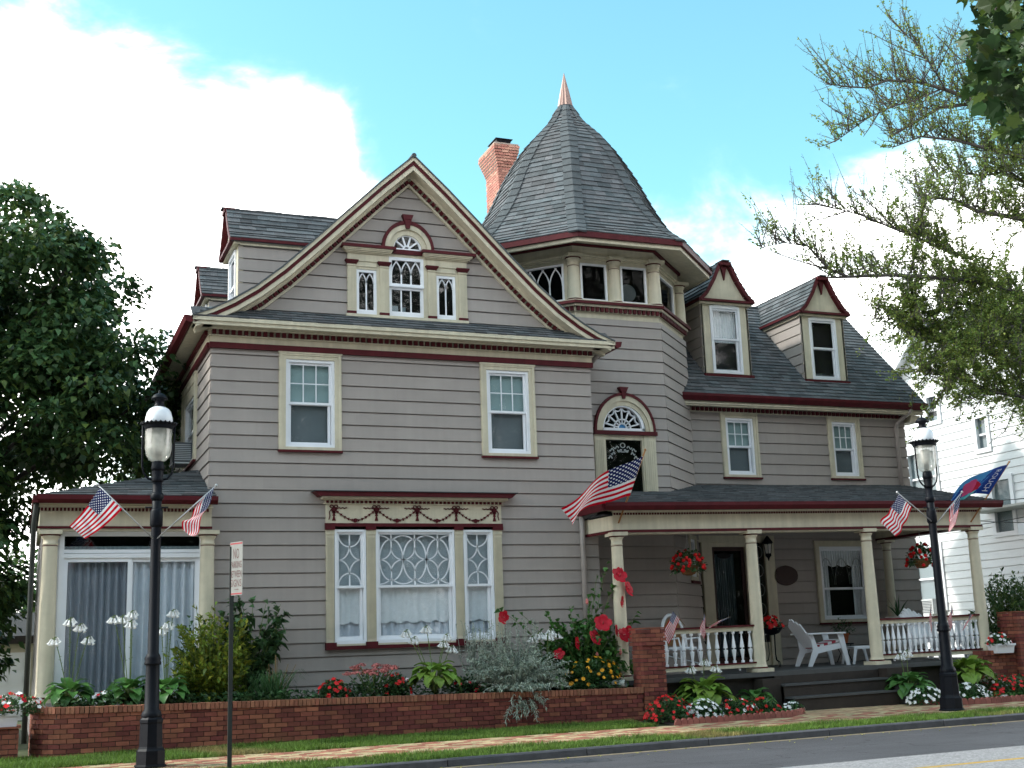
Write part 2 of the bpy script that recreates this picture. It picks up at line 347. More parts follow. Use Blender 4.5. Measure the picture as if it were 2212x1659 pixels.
def siding(pc, parent, fr, z0, z1, left, right, openings=(), step=.254, ztop=None, proud=.030, gap=.021, back=None, phase=0, thick=.14):
    """lap siding: one board per course and run, each tilted with its lower edge proud; also fills the wall behind"""
    L = left if callable(left) else (lambda z: left); Rr = right if callable(right) else (lambda z: right)
    z = z0-phase
    while z < z1-1e-4:
        a, b = max(z, z0), min(z+step, z1)
        # wall behind
        if back is not None:
            cuts = sorted({a, b}|{q for o in openings for q in (o[2], o[3]) if a < q < b})
            for za, zb in zip(cuts[:-1], cuts[1:]):
                zm = (za+zb)/2; us = [(L(za), L(zb))]
                blk = sorted((o[0], o[1]) for o in openings if o[2] <= zm <= o[3])
                cur = (L(za), L(zb))
                for o0, o1 in blk:
                    if o0 > cur[0]: fr.poly(back, [(cur[0], za), (o0, za), (o0, zb), (cur[1], zb)], -thick, -.022)
                    cur = (o1, o1)
                fr.poly(back, [(cur[0], za), (Rr(za), za), (Rr(zb), zb), (cur[1], zb)], -thick, -.022)
        a2 = a+gap
        if b-a2 > .03:
            cur = (L(a2), L(b)); zs = b
            blk = sorted((o[0], o[1], o[2], o[3]) for o in openings if o[2] < b and o[3] > a2)
            joint = random.uniform(0, 3.66); dn = random.uniform(-.001, .001); dz = random.uniform(-.001, .001)
            def board(q0, q1, r0, r1, za, zb, f0):
                cut = min(q0, q1)+((joint-min(q0, q1)) % 3.66)
                if q0 == q1 and r0 == r1 and cut-q0 > .35 and r0-cut > .35:
                    board(q0, q1, cut-.0002, cut-.0002, za, zb, f0); board(cut+.0002, cut+.0002, r0, r1, za, zb, f0); return
                e_ = dn+random.uniform(-.0003, .0003); na = proud*(1-.72*(za-a)/step)+e_; nb = proud*(1-.72*(zb-a)/step)+e_; za += dz
                V = [fr.p(q0, -.02, za), fr.p(r0, -.02, za), fr.p(r0, na, za), fr.p(q0, na, za), fr.p(q1, -.02, zb), fr.p(r1, -.02, zb), fr.p(r1, nb, zb), fr.p(q1, nb, zb)]
                pc.add(V, [(0, 1, 5, 4), (1, 2, 6, 5), (2, 3, 7, 6), (3, 0, 4, 7), (4, 5, 6, 7), (3, 2, 1, 0)], parent)
            for o0, o1, c0, c1 in blk:
                if o0-cur[0] > .02: board(cur[0], cur[1], o0, o0, a2, b, 0)
                if c0-a2 > .03: board(o0, o0, o1, o1, a2, min(c0, b), 0)
                if b-c1 > .03: board(o0, o0, o1, o1, max(c1, a2), b, 0)
                cur = (o1, o1)
            if Rr(a2)-cur[0] > .02: board(cur[0], cur[1], Rr(a2), max(Rr(b), cur[1]+.001), a2, b, 0)
        z += step

def shingles(pc, parent, O, U, S, length, left, right, course=.145, tab=(.17, .36), lift=.028):
    """overlapping asphalt tabs on a roof plane: U along the eave, S up the slope"""
    U, S = Vector(U).normalized(), Vector(S).normalized(); Nn = U.cross(S).normalized(); O = Vector(O)
    if Nn.z < 0: Nn = -Nn
    s = 0; k = 0
    while s < length-.01:
        e = min(s+course*1.12, length); a, b = left(s), right(s); u = a-random.random()*.2
        a1, b1 = left(e), right(e)
        while u < b-.005:
            wv = random.uniform(*tab); u0, u1 = max(u, a), min(u+wv-.004, b); u += wv
            if u1-u0 < .015: continue
            t0, t1 = min(max(u0, a1), b1), min(max(u1, a1), b1)
            j = random.choice((0, 0, .012)); q = s-j
            V = [O+U*u0+S*q+Nn*.004, O+U*u1+S*q+Nn*.004, O+U*u1+S*q+Nn*(lift+j*.4), O+U*u0+S*q+Nn*(lift+j*.4), O+U*t0+S*e+Nn*.005, O+U*t1+S*e+Nn*.005]
            pc.add(V, [(0, 1, 2, 3), (3, 2, 5, 4), (0, 3, 4), (1, 5, 2)], parent, shade=random.choice((.15, .35, .5, .5, .62, .8, .95)), tone=random.random())
        s += course; k += 1
# ================================================================== THE HOUSE
random.seed(7)
house = thing('victorian_house', (5, 3, -.3), 'large taupe clapboard Victorian house with shingled bell tower, cream and maroon trim', 'house')
BOARD = Pieces(house, 'siding_board', 'taupe'); SHING = Pieces(house, 'shingle', 'shingle'); DENT = Pieces(house, 'dentil', 'maroon')
F0 = Frame((0, 0), (1, 0)); FL = Frame((0, 10), (0, -1))
TX0, TX1, TY = 7.80, 9.96, .874
FT = Frame((0, TY), (1, 0)); FA = Frame((TX1, TY), (1, 1)); FW = Frame((0, 2.39), (1, 0))
TC = Vector((8.88, 3.30)); WX1 = 17.62

# ---- gable profile (distance from the ridge line, height)
GX = 3.86
PROF = [(0, 10.78), (.7, 10.14), (1.35, 9.50), (2.0, 8.85), (2.62, 8.25), (3.12, 7.83), (3.55, 7.54), (3.92, 7.34), (4.27, 7.20)]
def offset(P, d):                                  # the profile moved d inwards
    out = []
    for i, p in enumerate(P):
        a, b = Vector(P[max(i-1, 0)]), Vector(P[min(i+1, len(P)-1)]); t = (b-a).normalized()
        if i == 0: t = (Vector(P[1])-Vector(P[0])).normalized()
        n = Vector((t.y, -t.x)); n = -n if n.y > 0 else n
        q = Vector(p)+n*d
        if i == 0: q = Vector((0, P[0][1]-d/abs(t.x)))
        out.append((max(q.x, 0), q.y))
    return out
def rake_band(mb, d0, d1, y0, y1, sgn, x_end=9, mi=0):
    A, B = offset(PROF, d0), offset(PROF, d1)
    for i in range(len(PROF)-1):
        if A[i][0] > x_end: break
        q = [A[i], A[i+1], B[i+1], B[i]]
        mb.prism([(GX+sgn*x, y0, z) for x, z in q], (0, y1-y0, 0), mi)
def roof_z(x): # top of the main roof over X
    d = abs(x-GX)
    for (a, za), (b, zb) in zip(PROF[:-1], PROF[1:]):
        if d <= b: return za+(zb-za)*(d-a)/(b-a)
    return PROF[-1][1]
INN = offset(PROF, .36)
def gable_edge(z, sgn):
    P = INN
    for (a, za), (b, zb) in zip(P[:-1], P[1:]):
        if zb <= z <= za: return GX+sgn*(a+(b-a)*(za-z)/max(za-zb, 1e-6))
    return GX if z > P[0][1] else GX+sgn*P[-1][0]

# ---- walls with lap siding
def wall(name_label, fr, z0, z1, l, r, op=(), phase=0, th=.14, material_='taupe'):
    holder = MB(); o = None
    tmp = Pieces(house, 'siding_board', 'taupe')
    siding(tmp, None, fr, z0, z1, l, r, op, back=holder, phase=phase, thick=th)
    o = holder.build('wall', material_, house)
    for V, F, _, s, t in tmp.L: BOARD.L.append((V, F, o, s, t))
    return o
win_main = [(1.38, 2.32, 4.89, 6.6), (5.42, 6.34, 4.87, 6.6)]
big_op = [(2.2, 5.57, 1.2, 3.6)]
wall('front', F0, -.258, 6.712, 0, 7.74, [(a, b, c, 6.6) for a, b, c, d in win_main]+big_op)
wall('gable', F0, 7.5, 10.25, lambda z: gable_edge(z, -1), lambda z: gable_edge(z, 1), [(2.62, 5.02, 7.5, 8.77), (3.45, 4.19, 8.77, 9.25)])
LW = [(6.3, 7.85, 4.95, 6.6)]
wall('left', FL, -.258, 6.712, 0, 9.99, LW)
arch_op = [(8.36, 9.44, 4.25, 6.08)]
wall('tower_front', FT, .2814, 8.06, TX0, TX1, arch_op)
wall('tower_side', FA, .2814, 8.06, .0, 2.0, [(1.2, 1.62, 2.45, 3.35)])
wing_op = [(12.35, 13.15, 4.9, 6.28), (15.38, 16.12, 4.92, 6.28), (11.28, 13.36, .3, 3.34), (14.72, 16.05, 1.47, 3.2)]
wall('wing', FW, .3336, 6.40, 11.36, WX1, wing_op)
mb = MB(); mb.box(7.60, 7.74, .14, 9.9, -.2, 7.2); mb.box(0, 7.74, 9.86, 9.99, -.2, 7.2); mb.box(WX1-.14, WX1-.002, 2.54, 7.7, -.2, 6.4); mb.box(7.74, WX1-.14, 7.55, 7.7, -.2, 6.4)
mb.box(.14, 7.6, .2, 9.8, 3.6, 3.75, 0); mb.box(.14, 7.6, .2, 9.8, 6.95, 7.02)
mb.build('wall', 'taupe', house)
# the wing's far gable end and inner floors
mb = MB(); mb.prism([(WX1-.1, 2.42, 6.4), (WX1-.1, 7.6, 6.4), (WX1-.1, 5.0, 9.75)], (.09, 0, 0)); mb.build('wall', 'taupe', house)

# ---- corner boards at the shared corners (thin taupe metal caps show where courses meet)
for k in range(28):
    z = -.258+.254*k
    if z > 6.5: break
    MB().box(-.031, .02, -.033, .02, z+.018, z+.1).build('corner_cap', 'taupe', house, attrs={'shade': .5})

# ---- main cornice: pent roof, fascia, soffit, dentils, frieze, maroon band
OH = .42
mb = MB()
mb.box(-.40, 8.14, -OH, -OH+.03, 7.06, 7.19, 0); mb.box(-.42, 8.16, -OH-.03, -OH, 7.13, 7.2, 0); mb.box(-.38, 8.12, -OH+.03, -.03, 7.075, 7.10, 0)
mb.box(-.03, 7.77, -.06, 0, 6.82, 6.935, 0); mb.box(-.05, 7.79, -.10, 0, 6.935, 6.96, 0); mb.box(-.07, 7.81, -.16, 0, 7.05, 7.074, 0); mb.box(-.03, 7.77, -.07, 0, 6.96, 7.05, 0)
mb.box(-.045, 7.785, -.085, 0, 6.712, 6.82, 1)
# left side
mb.box(-.06, 0, 0, 9.9, 6.82, 6.935, 0); mb.box(-.085, 0, 0, 9.9, 6.712, 6.82, 1); mb.box(-.40, -.03, -.36, 9.9, 7.075, 7.10, 0); mb.box(-.07, 0, 0, 9.9, 6.94, 7.05, 0)
mb.box(7.74, 8.14, -.36, .87, 7.075, 7.10, 0)
mb.build('cornice', ['cream', 'maroon'], house)
def dentil_row(fr, u0, u1, n0, n1, z0, z1, pitch, parent, duty=.6):
    n = int((u1-u0)/pitch)
    for k in range(n):
        u = u0+(k+.2)*(u1-u0)/n
        DENT.obox(fr.p(u, n0, z0), fr.U*(pitch*duty), fr.N*(n1-n0), (0, 0, z1-z0), parent)
cor = [o for o in house.children if o.name.startswith('cornice')][0]
dentil_row(F0, -.03, 7.78, .07, .13, 6.962, 7.05, .118, cor)
dentil_row(FL, .1, 10, .07, .13, 6.962, 7.05, .118, cor)
# gutters at the two long eaves of the main roof
for x, s in ((-.40, -1), (8.14, 1)):
    mb = MB()
    P = [(x, 7.10), (x+s*.05, 7.07), (x+s*.13, 7.10), (x+s*.16, 7.21), (x+s*.13, 7.21), (x, 7.2)]
    mb.prism([(a, -OH-.03, z) for a, z in P], (0, 10.4 if s < 0 else 1.2, 0)); mb.build('gutter', 'maroon', house)
# pent roof in front of the gable
mb = MB(); mb.prism([(-.40, -OH, 7.19), (-.40, -.0, 7.50), (-.40, 0, 7.47), (-.40, -OH, 7.16)], (8.54, 0, 0)); pent = mb.build('roof', 'roof_felt', house)
shingles(SHING, pent, (-.38, -OH-.02, 7.20), (1, 0, 0), (0, .42, .30), .52, lambda s: max(0, (s-.1)*.8), lambda s: 8.5-max(0, (s-.1)*.8), course=.13)

# ---- main gable roof
mb = MB()
for sgn in (-1, 1):
    B = offset(PROF, .12)
    for i in range(len(PROF)-1):
        q = [PROF[i], PROF[i+1], B[i+1], B[i]]
        mb.prism([(GX+sgn*x, -OH+.02, z) for x, z in q], (0, 10.5, 0))
mroof = mb.build('roof', 'roof_felt', house)
mb = MB()
for sgn in (-1, 1): rake_band(mb, -.028, 0, -OH-.05, 10.1, sgn)
mb.build('shingle_edge', 'shingle', mroof, attrs={'shade': .4, 'tone': .3})
mb = MB(); mb.tube([(GX, -OH-.06, 10.80), (GX, 10.1, 10.80)], .05, 8); mb.build('ridge_cap', 'shingle', mroof, attrs={'shade': .3, 'tone': .3})
mb = MB()
for sgn in (-1, 1):
    rake_band(mb, 0, .06, -OH-.03, -OH+.10, sgn, mi=0); rake_band(mb, .06, .125, -OH, -OH+.10, sgn, mi=1); rake_band(mb, .125, .20, -OH+.012, -OH+.10, sgn, mi=0)
    rake_band(mb, .17, .195, -OH+.09, -.002, sgn, 4.0, 0); rake_band(mb, .195, .25, -.14, -.001, sgn, 3.9, 0)
    rake_band(mb, .25, .325, -.05, -.0015, sgn, 3.7, 0); rake_band(mb, .325, .37, -.075, -.002, sgn, 3.5, 0)
rk = mb.build('rake_board', ['cream', 'maroon'], house)
def poly_len(P):
    return [0]+list(np.cumsum([math.dist(a, b) for a, b in zip(P[:-1], P[1:])]))
DA, DB = offset(PROF, .252), offset(PROF, .322); LL = poly_len(DA)
def on_poly(P, LLL, s):
    for i in range(len(LLL)-1):
        if s <= LLL[i+1]: f = (s-LLL[i])/(LLL[i+1]-LLL[i]); return Vector(P[i])*(1-f)+Vector(P[i+1])*f
    return Vector(P[-1])
for sgn in (-1, 1):
    s = .06
    while s < LL[-1]-.75:
        a, b = on_poly(DA, LL, s), on_poly(DA, LL, s+.078); t = (b-a).normalized(); n = Vector((t.y, -t.x)); n = -n if n.y > 0 else n
        DENT.obox((GX+sgn*a.x, -.05, a.y), (sgn*(b-a).x, 0, (b-a).y), (sgn*n.x*.07, 0, n.y*.07), (0, -.065, 0), rk); s += .122

# ---- windows
def rect_ring(mb, fr, u0, u1, z0, z1, w, n0, n1, mi=0, bottom=True, wb=None):
    fr.box(mb, u0, u0+w, n0, n1, z0, z1, mi); fr.box(mb, u1-w, u1, n0, n1, z0, z1, mi); fr.box(mb, u0+w, u1-w, n0, n1, z1-w, z1, mi)
    if bottom: fr.box(mb, u0+w, u1-w, n0, n1, z0, z0+(wb or w), mi)
def sash(fr, par, u0, u1, z0, z1, n, w=.045, glass='glass'):
    mb = MB(); rect_ring(mb, fr, u0, u1, z0, z1, w, n-.035, n); s = mb.build('sash', 'white', par)
    mb = MB(); fr.box(mb, u0+w*.6, u1-w*.6, n-.022, n-.016, z0+w*.6, z1-w*.6); mb.build('pane', glass, par)
    return s
def pleats(mb, fr, u0, u1, z0, z1, n, amp=.02, wave=.09, scallop=0, seed=0):
    rg = random.Random(seed); N = max(12, int((u1-u0)/.022)); V = []; ph = rg.random()*6
    for k in range(N+1):
        u = u0+(u1-u0)*k/N; d = amp*math.sin(2*math.pi*u/wave+ph+.8*math.sin(u*7+ph))
        zb = z0+scallop*(abs(math.sin(math.pi*(u-u0)/.29)))*-1+scallop
        V += [fr.p(u, n+d, zb), fr.p(u, n+d, z1)]
    mb.add(V, [(2*k, 2*k+2, 2*k+3, 2*k+1) for k in range(N)]); return mb
def double_hung(fr, u0, u1, z0, z1, c=.13, grid=True, parent=house, frame_in=.02, low='shade_cloth', blind='blind', sill=True, casing='cream', arch=False, rise=.5):
    mb = MB()
    rect_ring(mb, fr, u0, u1, z0, z1, c, .0, .045, bottom=False); rect_ring(mb, fr, u0+.012, u1-.012, z0, z1-.012, c*.38, .045, .062, bottom=False)
    if not arch: fr.box(mb, u0-.015, u1+.015, 0, .075, z1-.028, z1+.004)
    fr.box(mb, u0+c, u1-c, 0, .05, z0, z0+.06)
    if arch: fr.poly(mb, [(u0+c-.03, z1-.002)]+[(u0+c-.03+(u1-u0-2*c+.06)*k/8, z1+.06*math.sin(math.pi*k/8)) for k in range(9)]+[(u1-c+.03, z1-.002)], 0, .06)
    wd = mb.build('window', casing, parent)
    if sill:
        mb = MB(); fr.box(mb, u0-.012, u1+.012, 0, .085, z0-.042, z0); mb.build('sill', 'maroon', wd)
    a, b, e, t = u0+c, u1-c, z0+.06, z1-c
    mb = MB(); rect_ring(mb, fr, a, b, e, t, .055, -.10, .018); mb.build('frame', 'white', wd)
    a += .055; b -= .055; e += .055; t -= .055; mid = e+(t-e)*rise
    sash(fr, wd, a, b, mid-.02, t, -.025); sash(fr, wd, a+.012, b-.012, e, mid+.02, -.055, .05)
    if grid:
        mb = MB()
        for k in (1, 2): q = a+.045+(b-a-.09)*k/3; fr.box(mb, q-.009, q+.009, -.045, -.032, mid+.03, t-.045)
        q = mid+.025+(t-.045-mid-.025)*.5; fr.box(mb, a+.045, b-.045, -.046, -.033, q-.009, q+.009)
        mb.build('muntin', 'white', wd)
    if blind: mb = MB(); fr.box(mb, a, b, -.125, -.12, mid-.01, t); mb.build('blind', blind, wd)
    if low: mb = MB(); fr.box(mb, a, b, -.15, -.145, e, mid); mb.build('shade', low, wd)
    else:
        mb = MB(); fr.box(mb, a-.1, b+.1, -.62, -.6, e-.1, t+.1); mb.build('room_shadow_panel', 'dark', wd)  # dark sheet paints the unlit room behind the glass
    return wd
double_hung(F0, 1.25, 2.45, 4.83, 6.71); double_hung(F0, 5.29, 6.47, 4.81, 6.70)
double_hung(FW, 12.23, 13.26, 4.84, 6.40); double_hung(FW, 15.26, 16.23, 4.86, 6.40)
lw = double_hung(FL, 5.95, 8.25, 4.89, 6.66, c=.40, grid=False)
# lacy window on the porch wall
pw = double_hung(FW, 14.58, 16.17, 1.40, 3.33, c=.13, grid=False, low=None, blind=None, rise=.42)
mb = MB()
for k in range(3):
    c0 = 14.93+.44*k
    for s_ in (-1, 1):
        FW.bar(mb, [(c0+s_*.20*math.cos(t*math.pi/12), 2.3+.62*math.sin(t*math.pi/12)) for t in range(13)], .016, -.043, -.033)
mb.build('muntin', 'lead', pw)
mb = MB(); pleats(mb, FW, 14.75, 16.0, 2.72, 3.15, -.14, .012, .07, .05, 3); pleats(mb, FW, 14.75, 15.05, 1.55, 2.9, -.16, .02, .08, 0, 4); pleats(mb, FW, 15.72, 16.0, 1.55, 2.9, -.16, .02, .08, 0, 5); mb.build('curtain', 'lace', pw)

def ellipse(cu, cz, a, b, n=20, t0=0, t1=math.pi): return [(cu+a*math.cos(t0+(t1-t0)*k/n), cz+b*math.sin(t0+(t1-t0)*k/n)) for k in range(n+1)]
def arch_ring(mb, fr, cu, cz, a0, b0, a1, b1, n0, n1, mi=0, n=20):
    A, B = ellipse(cu, cz, a0, b0, n), ellipse(cu, cz, a1, b1, n)
    for k in range(n): fr.poly(mb, [A[k], A[k+1], B[k+1], B[k]], n0, n1, mi)
def pilaster(fr, par, u0, u1, z0, z1, n1=.06, cap=True, flutes=True):
    mb = MB(); w = u1-u0
    fr.box(mb, u0, u1, 0, n1, z0+.05, z1-.02, 0)
    if flutes:
        for k in range(5): q = u0+w*(.14+.18*k); fr.box(mb, q-.006, q+.010, n1, n1+.008, z0+.09, z1-.16, 0)
    if cap:
        fr.box(mb, u0-.012, u1+.012, 0, n1+.02, z1-.11, z1-.09, 0)
        for k, (e, zz) in enumerate(((.018, .07), (.034, .045), (.05, .02))): fr.box(mb, u0-e, u1+e, 0, n1+e, z1-zz-.001, z1-zz+.028, 1)
    fr.box(mb, u0-.01, u1+.01, 0, n1+.015, z0, z0+.055, 1)
    return mb.build('pilaster', ['cream', 'maroon'], par)
def gothic(mb, fr, u0, u1, z0, z1, n, w, n0, n1, plain_below=True):
    """interlaced pointed arches across u0..u1 springing from mullions; n lights"""
    st = (u1-u0)/n; spring = z1-st*1.45
    for k in range(1, n):
        if plain_below: fr.box(mb, u0+st*k-w/2, u0+st*k+w/2, n0, n1, z0, spring)
    def arc(ua, dirn):
        rad = st*2; P = []
        for j in range(13):
            a = math.radians(48)*j/12
            u = ua+dirn*(rad-rad*math.cos(a)); z = spring+rad*math.sin(a)*.98
            if u < u0-.001 or u > u1+.001 or z > z1: break
            P.append((u, z))
        if len(P) > 1: fr.bar(mb, P, w*.85, n0, n1)
    for k in range(0, n+1):
        arc(u0+st*k, 1); arc(u0+st*k, -1)

# Palladian window in the gable
mb = MB()
F0.box(mb, 2.55, 5.07, 0, .075, 7.49, 7.545, 0)                                   # sill
for a, b in ((2.58, 3.42), (4.22, 5.06)):
    F0.box(mb, a, b, 0, .05, 8.63, 8.78, 0)
    for k, (e, z) in enumerate(((.02, 8.78), (.05, 8.80), (.08, 8.825), (.10, 8.85))): F0.box(mb, a-e, b+e*.6 if a < 3 else b+e, 0, .06+e, z, z+.03, 0)
    F0.box(mb, a-.13, b+.12 if a < 3 else b+.17, 0, .19, 8.88, 8.94, 1)
F0.box(mb, 3.52, 4.12, 0, .07, 8.84, 8.93, 1)
F0.box(mb, 3.42, 4.22, 0, .03, 8.78, 8.84, 0)
arch_ring(mb, F0, 3.82, 8.94, .30, .31, .40, .42, 0, .05, 0); arch_ring(mb, F0, 3.82, 8.94, .40, .42, .485, .52, 0, .085, 0); arch_ring(mb, F0, 3.82, 8.94, .485, .52, .545, .60, 0, .10, 1)
F0.poly(mb, [(3.775, 9.37), (3.85, 9.37), (3.89, 9.56), (3.735, 9.56)], 0, .125, 1); F0.poly(mb, [(3.735, 9.56), (3.89, 9.56), (3.93, 9.66), (3.70, 9.66)], 0, .135, 1)
pal = mb.build('palladian_window', ['cream', 'maroon'], house)
for a, b in ((2.58, 2.745), (3.235, 3.41), (4.23, 4.395), (4.88, 5.055)): pilaster(F0, pal, a, b, 7.545, 8.63)
for a, b in ((2.745, 3.235), (4.395, 4.88)):
    mb = MB(); F0.box(mb, a, a+.02, -.05, .03, 7.545, 8.63); F0.box(mb, b-.06, b, -.05, .03, 7.545, 8.63); F0.box(mb, a+.02, b-.06, -.05, .03, 8.47, 8.63); F0.box(mb, a+.02, b-.06, .03, .05, 8.52, 8.6); mb.build('panel', 'cream', pal)
    a, b = a+.02, b-.06
    mb = MB(); rect_ring(mb, F0, a, b, 7.55, 8.47, .055, -.03, .012, wb=.10); mb.build('sash', 'white', pal)
    mb = MB(); gothic(mb, F0, a+.055, b-.055, 7.65, 8.415, 2, .028, -.02, -.004); mb.build('muntin', 'white', pal)
    mb = MB(); F0.box(mb, a+.03, b-.03, -.03, -.024, 7.6, 8.44); mb.build('pane', 'dark_glass', pal)
mb = MB(); F0.box(mb, 3.41, 3.43, -.05, .03, 7.545, 8.79); F0.box(mb, 4.15, 4.23, -.05, .03, 7.545, 8.79); mb.build('panel', 'cream', pal)
mb = MB(); rect_ring(mb, F0, 3.43, 4.15, 8.17, 8.78, .062, -.02, .025); mb.build('sash', 'white', pal)
mb = MB(); rect_ring(mb, F0, 3.43, 4.15, 7.55, 8.18, .062, -.06, -.015, wb=.115); F0.box(mb, 3.43, 4.15, -.02, .04, 8.165, 8.20); mb.build('sash', 'white', pal)
mb = MB(); gothic(mb, F0, 3.49, 4.09, 8.22, 8.72, 3, .03, -.01, .008); mb.build('muntin', 'white', pal)
mb = MB()
for k in (1, 2): F0.box(mb, 3.492+.2*k-.013, 3.492+.2*k+.013, -.05, -.03, 7.665, 8.14)
mb.build('muntin', 'white', pal)
mb = MB(); F0.box(mb, 3.46, 4.12, -.03, -.024, 8.2, 8.75); F0.box(mb, 3.46, 4.12, -.055, -.049, 7.6, 8.16); mb.build('pane', 'dark_glass', pal)
mb = MB(); arch_ring(mb, F0, 3.81, 8.955, .265, .275, .305, .315, -.02, .02); F0.box(mb, 3.51, 4.11, -.02, .02, 8.94, 8.975)
for t in (36, 72, 108, 144): F0.bar(mb, [(3.81+.07*math.cos(R(t)), 8.96+.07*math.sin(R(t))), (3.81+.28*math.cos(R(t)), 8.96+.285*math.sin(R(t)))], .034, -.02, .012)
arch_ring(mb, F0, 3.81, 8.965, .05, .05, .085, .085, -.02, .014); mb.build('muntin', 'white', pal)
mb = MB(); F0.poly(mb, ellipse(3.81, 8.95, .29, .30), -.03, -.02); mb.build('pane', 'dark_glass', pal)
mb = MB(); F0.box(mb, 3.5, 3.64, -.10, -.09, 7.68, 7.80); F0.box(mb, 3.72, 3.80, -.12, -.10, 7.66, 7.78); mb.build('window_card', 'lace', pal)

# big triple window with garland frieze
mb = MB()
F0.box(mb, 2.14, 5.64, 0, .06, 3.46, 3.82, 0)
F0.box(mb, 2.09, 5.69, 0, .09, 3.82, 3.835, 0); F0.box(mb, 2.10, 5.68, 0, .10, 3.885, 3.905, 0); F0.box(mb, 2.12, 5.66, 0, .075, 3.835, 3.885, 0)
F0.box(mb, 2.04, 5.74, 0, .20, 3.905, 3.95, 0)
F0.poly(mb, [(1.98, 3.95), (5.80, 3.95), (5.90, 4.035), (1.88, 4.035)], 0, .27, 1)
F0.box(mb, 1.86, 5.92, 0, .30, 4.035, 4.05, 2)
F0.box(mb, 2.12, 5.66, 0, .085, 3.40, 3.462, 1)
for a, b in ((2.12, 2.30), (2.90, 3.09), (4.655, 4.835), (5.45, 5.66)): F0.box(mb, a, b, 0, .095, 3.335, 3.40, 1)
tri = mb.build('triple_window', ['cream', 'maroon', 'roof_felt'], house)
mb = MB(); F0.box(mb, 2.14, 5.64, 0, .10, 1.145, 1.21, 1)
F0.box(mb, 2.16, 5.62, 0, .05, 1.21, 1.245, 0)
for a, b in ((2.12, 2.32), (2.88, 3.10), (4.64, 4.85), (5.44, 5.66)): F0.box(mb, a, b, 0, .115, 1.145, 1.275, 1)
mb.build('sill', ['cream', 'maroon'], tri)
dentil_row(F0, 2.12, 5.66, .075, .105, 3.837, 3.884, .081, tri, .55)
for a, b in ((2.14, 2.29), (2.91, 3.085), (4.665, 4.83), (5.46, 5.635)):
    mb = MB(); F0.box(mb, a, b, 0, .055, 1.275, 3.335, 0)
    for k in range(7): q = a+(b-a)*(.1+.125*k); F0.box(mb, q, q+.009, .055, .064, 1.34, 3.20, 0)
    F0.box(mb, a-.008, b+.008, .0, .068, 3.25, 3.335, 0); mb.build('pilaster', 'cream', tri)
def triple(a, b, pat):
    mb = MB(); rect_ring(mb, F0, a, b, 1.245, 3.345, .045, -.10, .05, wb=.06); w1 = mb.build('frame', 'white', tri)
    a, b = a+.045, b-.045
    mb = MB(); rect_ring(mb, F0, a, b, 2.265, 3.30, .042, -.05, .015); mb.build('sash', 'white', tri)
    mb = MB(); rect_ring(mb, F0, a+.01, b-.01, 1.305, 2.30, .05, -.085, -.03, wb=.075); F0.box(mb, a, b, -.05, .02, 2.262, 2.305); mb.build('sash', 'white', tri)
    mb = MB(); F0.box(mb, a+.03, b-.03, -.036, -.03, 2.29, 3.27); F0.box(mb, a+.03, b-.03, -.062, -.056, 1.35, 2.28); mb.build('pane', 'glass', tri)
    mb = MB(); l, r, e, t = a+.042, b-.042, 2.307, 3.258; zc = (e+t)/2
    n0, n1, wd = -.03, -.012, .023
    if pat == 'side':
        c = (l+r)/2; rd = (r-l)/2
        F0.bar(mb, [(c, e), (c, zc-.26)], wd, n0, n1); F0.bar(mb, [(c, zc+.26), (c, t)], wd, n0, n1)
        for zz, s_ in ((t, -1), (e, 1)): F0.bar(mb, [(c+rd*math.cos(k*math.pi/12), zz+s_*rd*1.08*math.sin(k*math.pi/12)) for k in range(13)], wd, n0, n1)
        for s_ in (-1, 1):
            for q in (-1, 1): F0.bar(mb, [(c+s_*rd*(1-math.cos(k*math.pi/20)), zc+q*.27*(1-math.sin(k*math.pi/20))) for k in range(11)], wd, n0, n1)
    else:
        W3 = (r-l)/3
        for k in range(3):
            c = l+W3*(k+.5)
            F0.bar(mb, [(c, e), (c, zc-.2)], wd, n0, n1); F0.bar(mb, [(c, zc+.2), (c, t)], wd, n0, n1)
            F0.bar(mb, ellipse(c, zc, W3/2, (t-e)/2-.085, 32, 0, 2*math.pi), wd, n0, n1)      # tall vesica pairs
            for s_ in (-1, 1):
                for q in (-1, 1): F0.bar(mb, [(c+s_*W3*.5*(1-math.cos(j*math.pi/20)), zc+q*.22*(1-math.sin(j*math.pi/20))) for j in range(11)], wd, n0, n1)
        for k in range(0, 4):
            c = l+W3*k
            for q in (-1, 1):
                zz = t if q > 0 else e
                P = [(c+W3*.62*math.cos(j*math.pi/16), zz-q*.14*abs(math.sin(j*math.pi/16))) for j in range(17)]
                P = [p for p in P if l <= p[0] <= r]
                P2 = [(u, zz-q*(.02+.10*((u-c)/(W3*.5))**2)) for u in np.linspace(max(l, c-W3*.5), min(r, c+W3*.5), 9)]
                F0.bar(mb, P2, wd*.9, n0, n1)
    mb.build('muntin', 'white', tri)
    mb = MB(); F0.box(mb, a-.02, b+.02, -.135, -.13, 2.2, 3.3); mb.build('blind', 'window_blind', tri)
    mb = MB(); pleats(mb, F0, a, b, 1.60, 2.30, -.105, .006, .17, .05, int(a*10)); mb.build('valance', 'lace', tri)
    mb = MB(); pleats(mb, F0, a, b, 1.3, 1.75, -.15, .02, .19, 0, int(a*7)); mb.build('curtain', 'curtain_pale', tri)
triple(2.30, 2.90, 'side'); triple(3.09, 4.655, 'mid'); triple(4.84, 5.45, 'side')
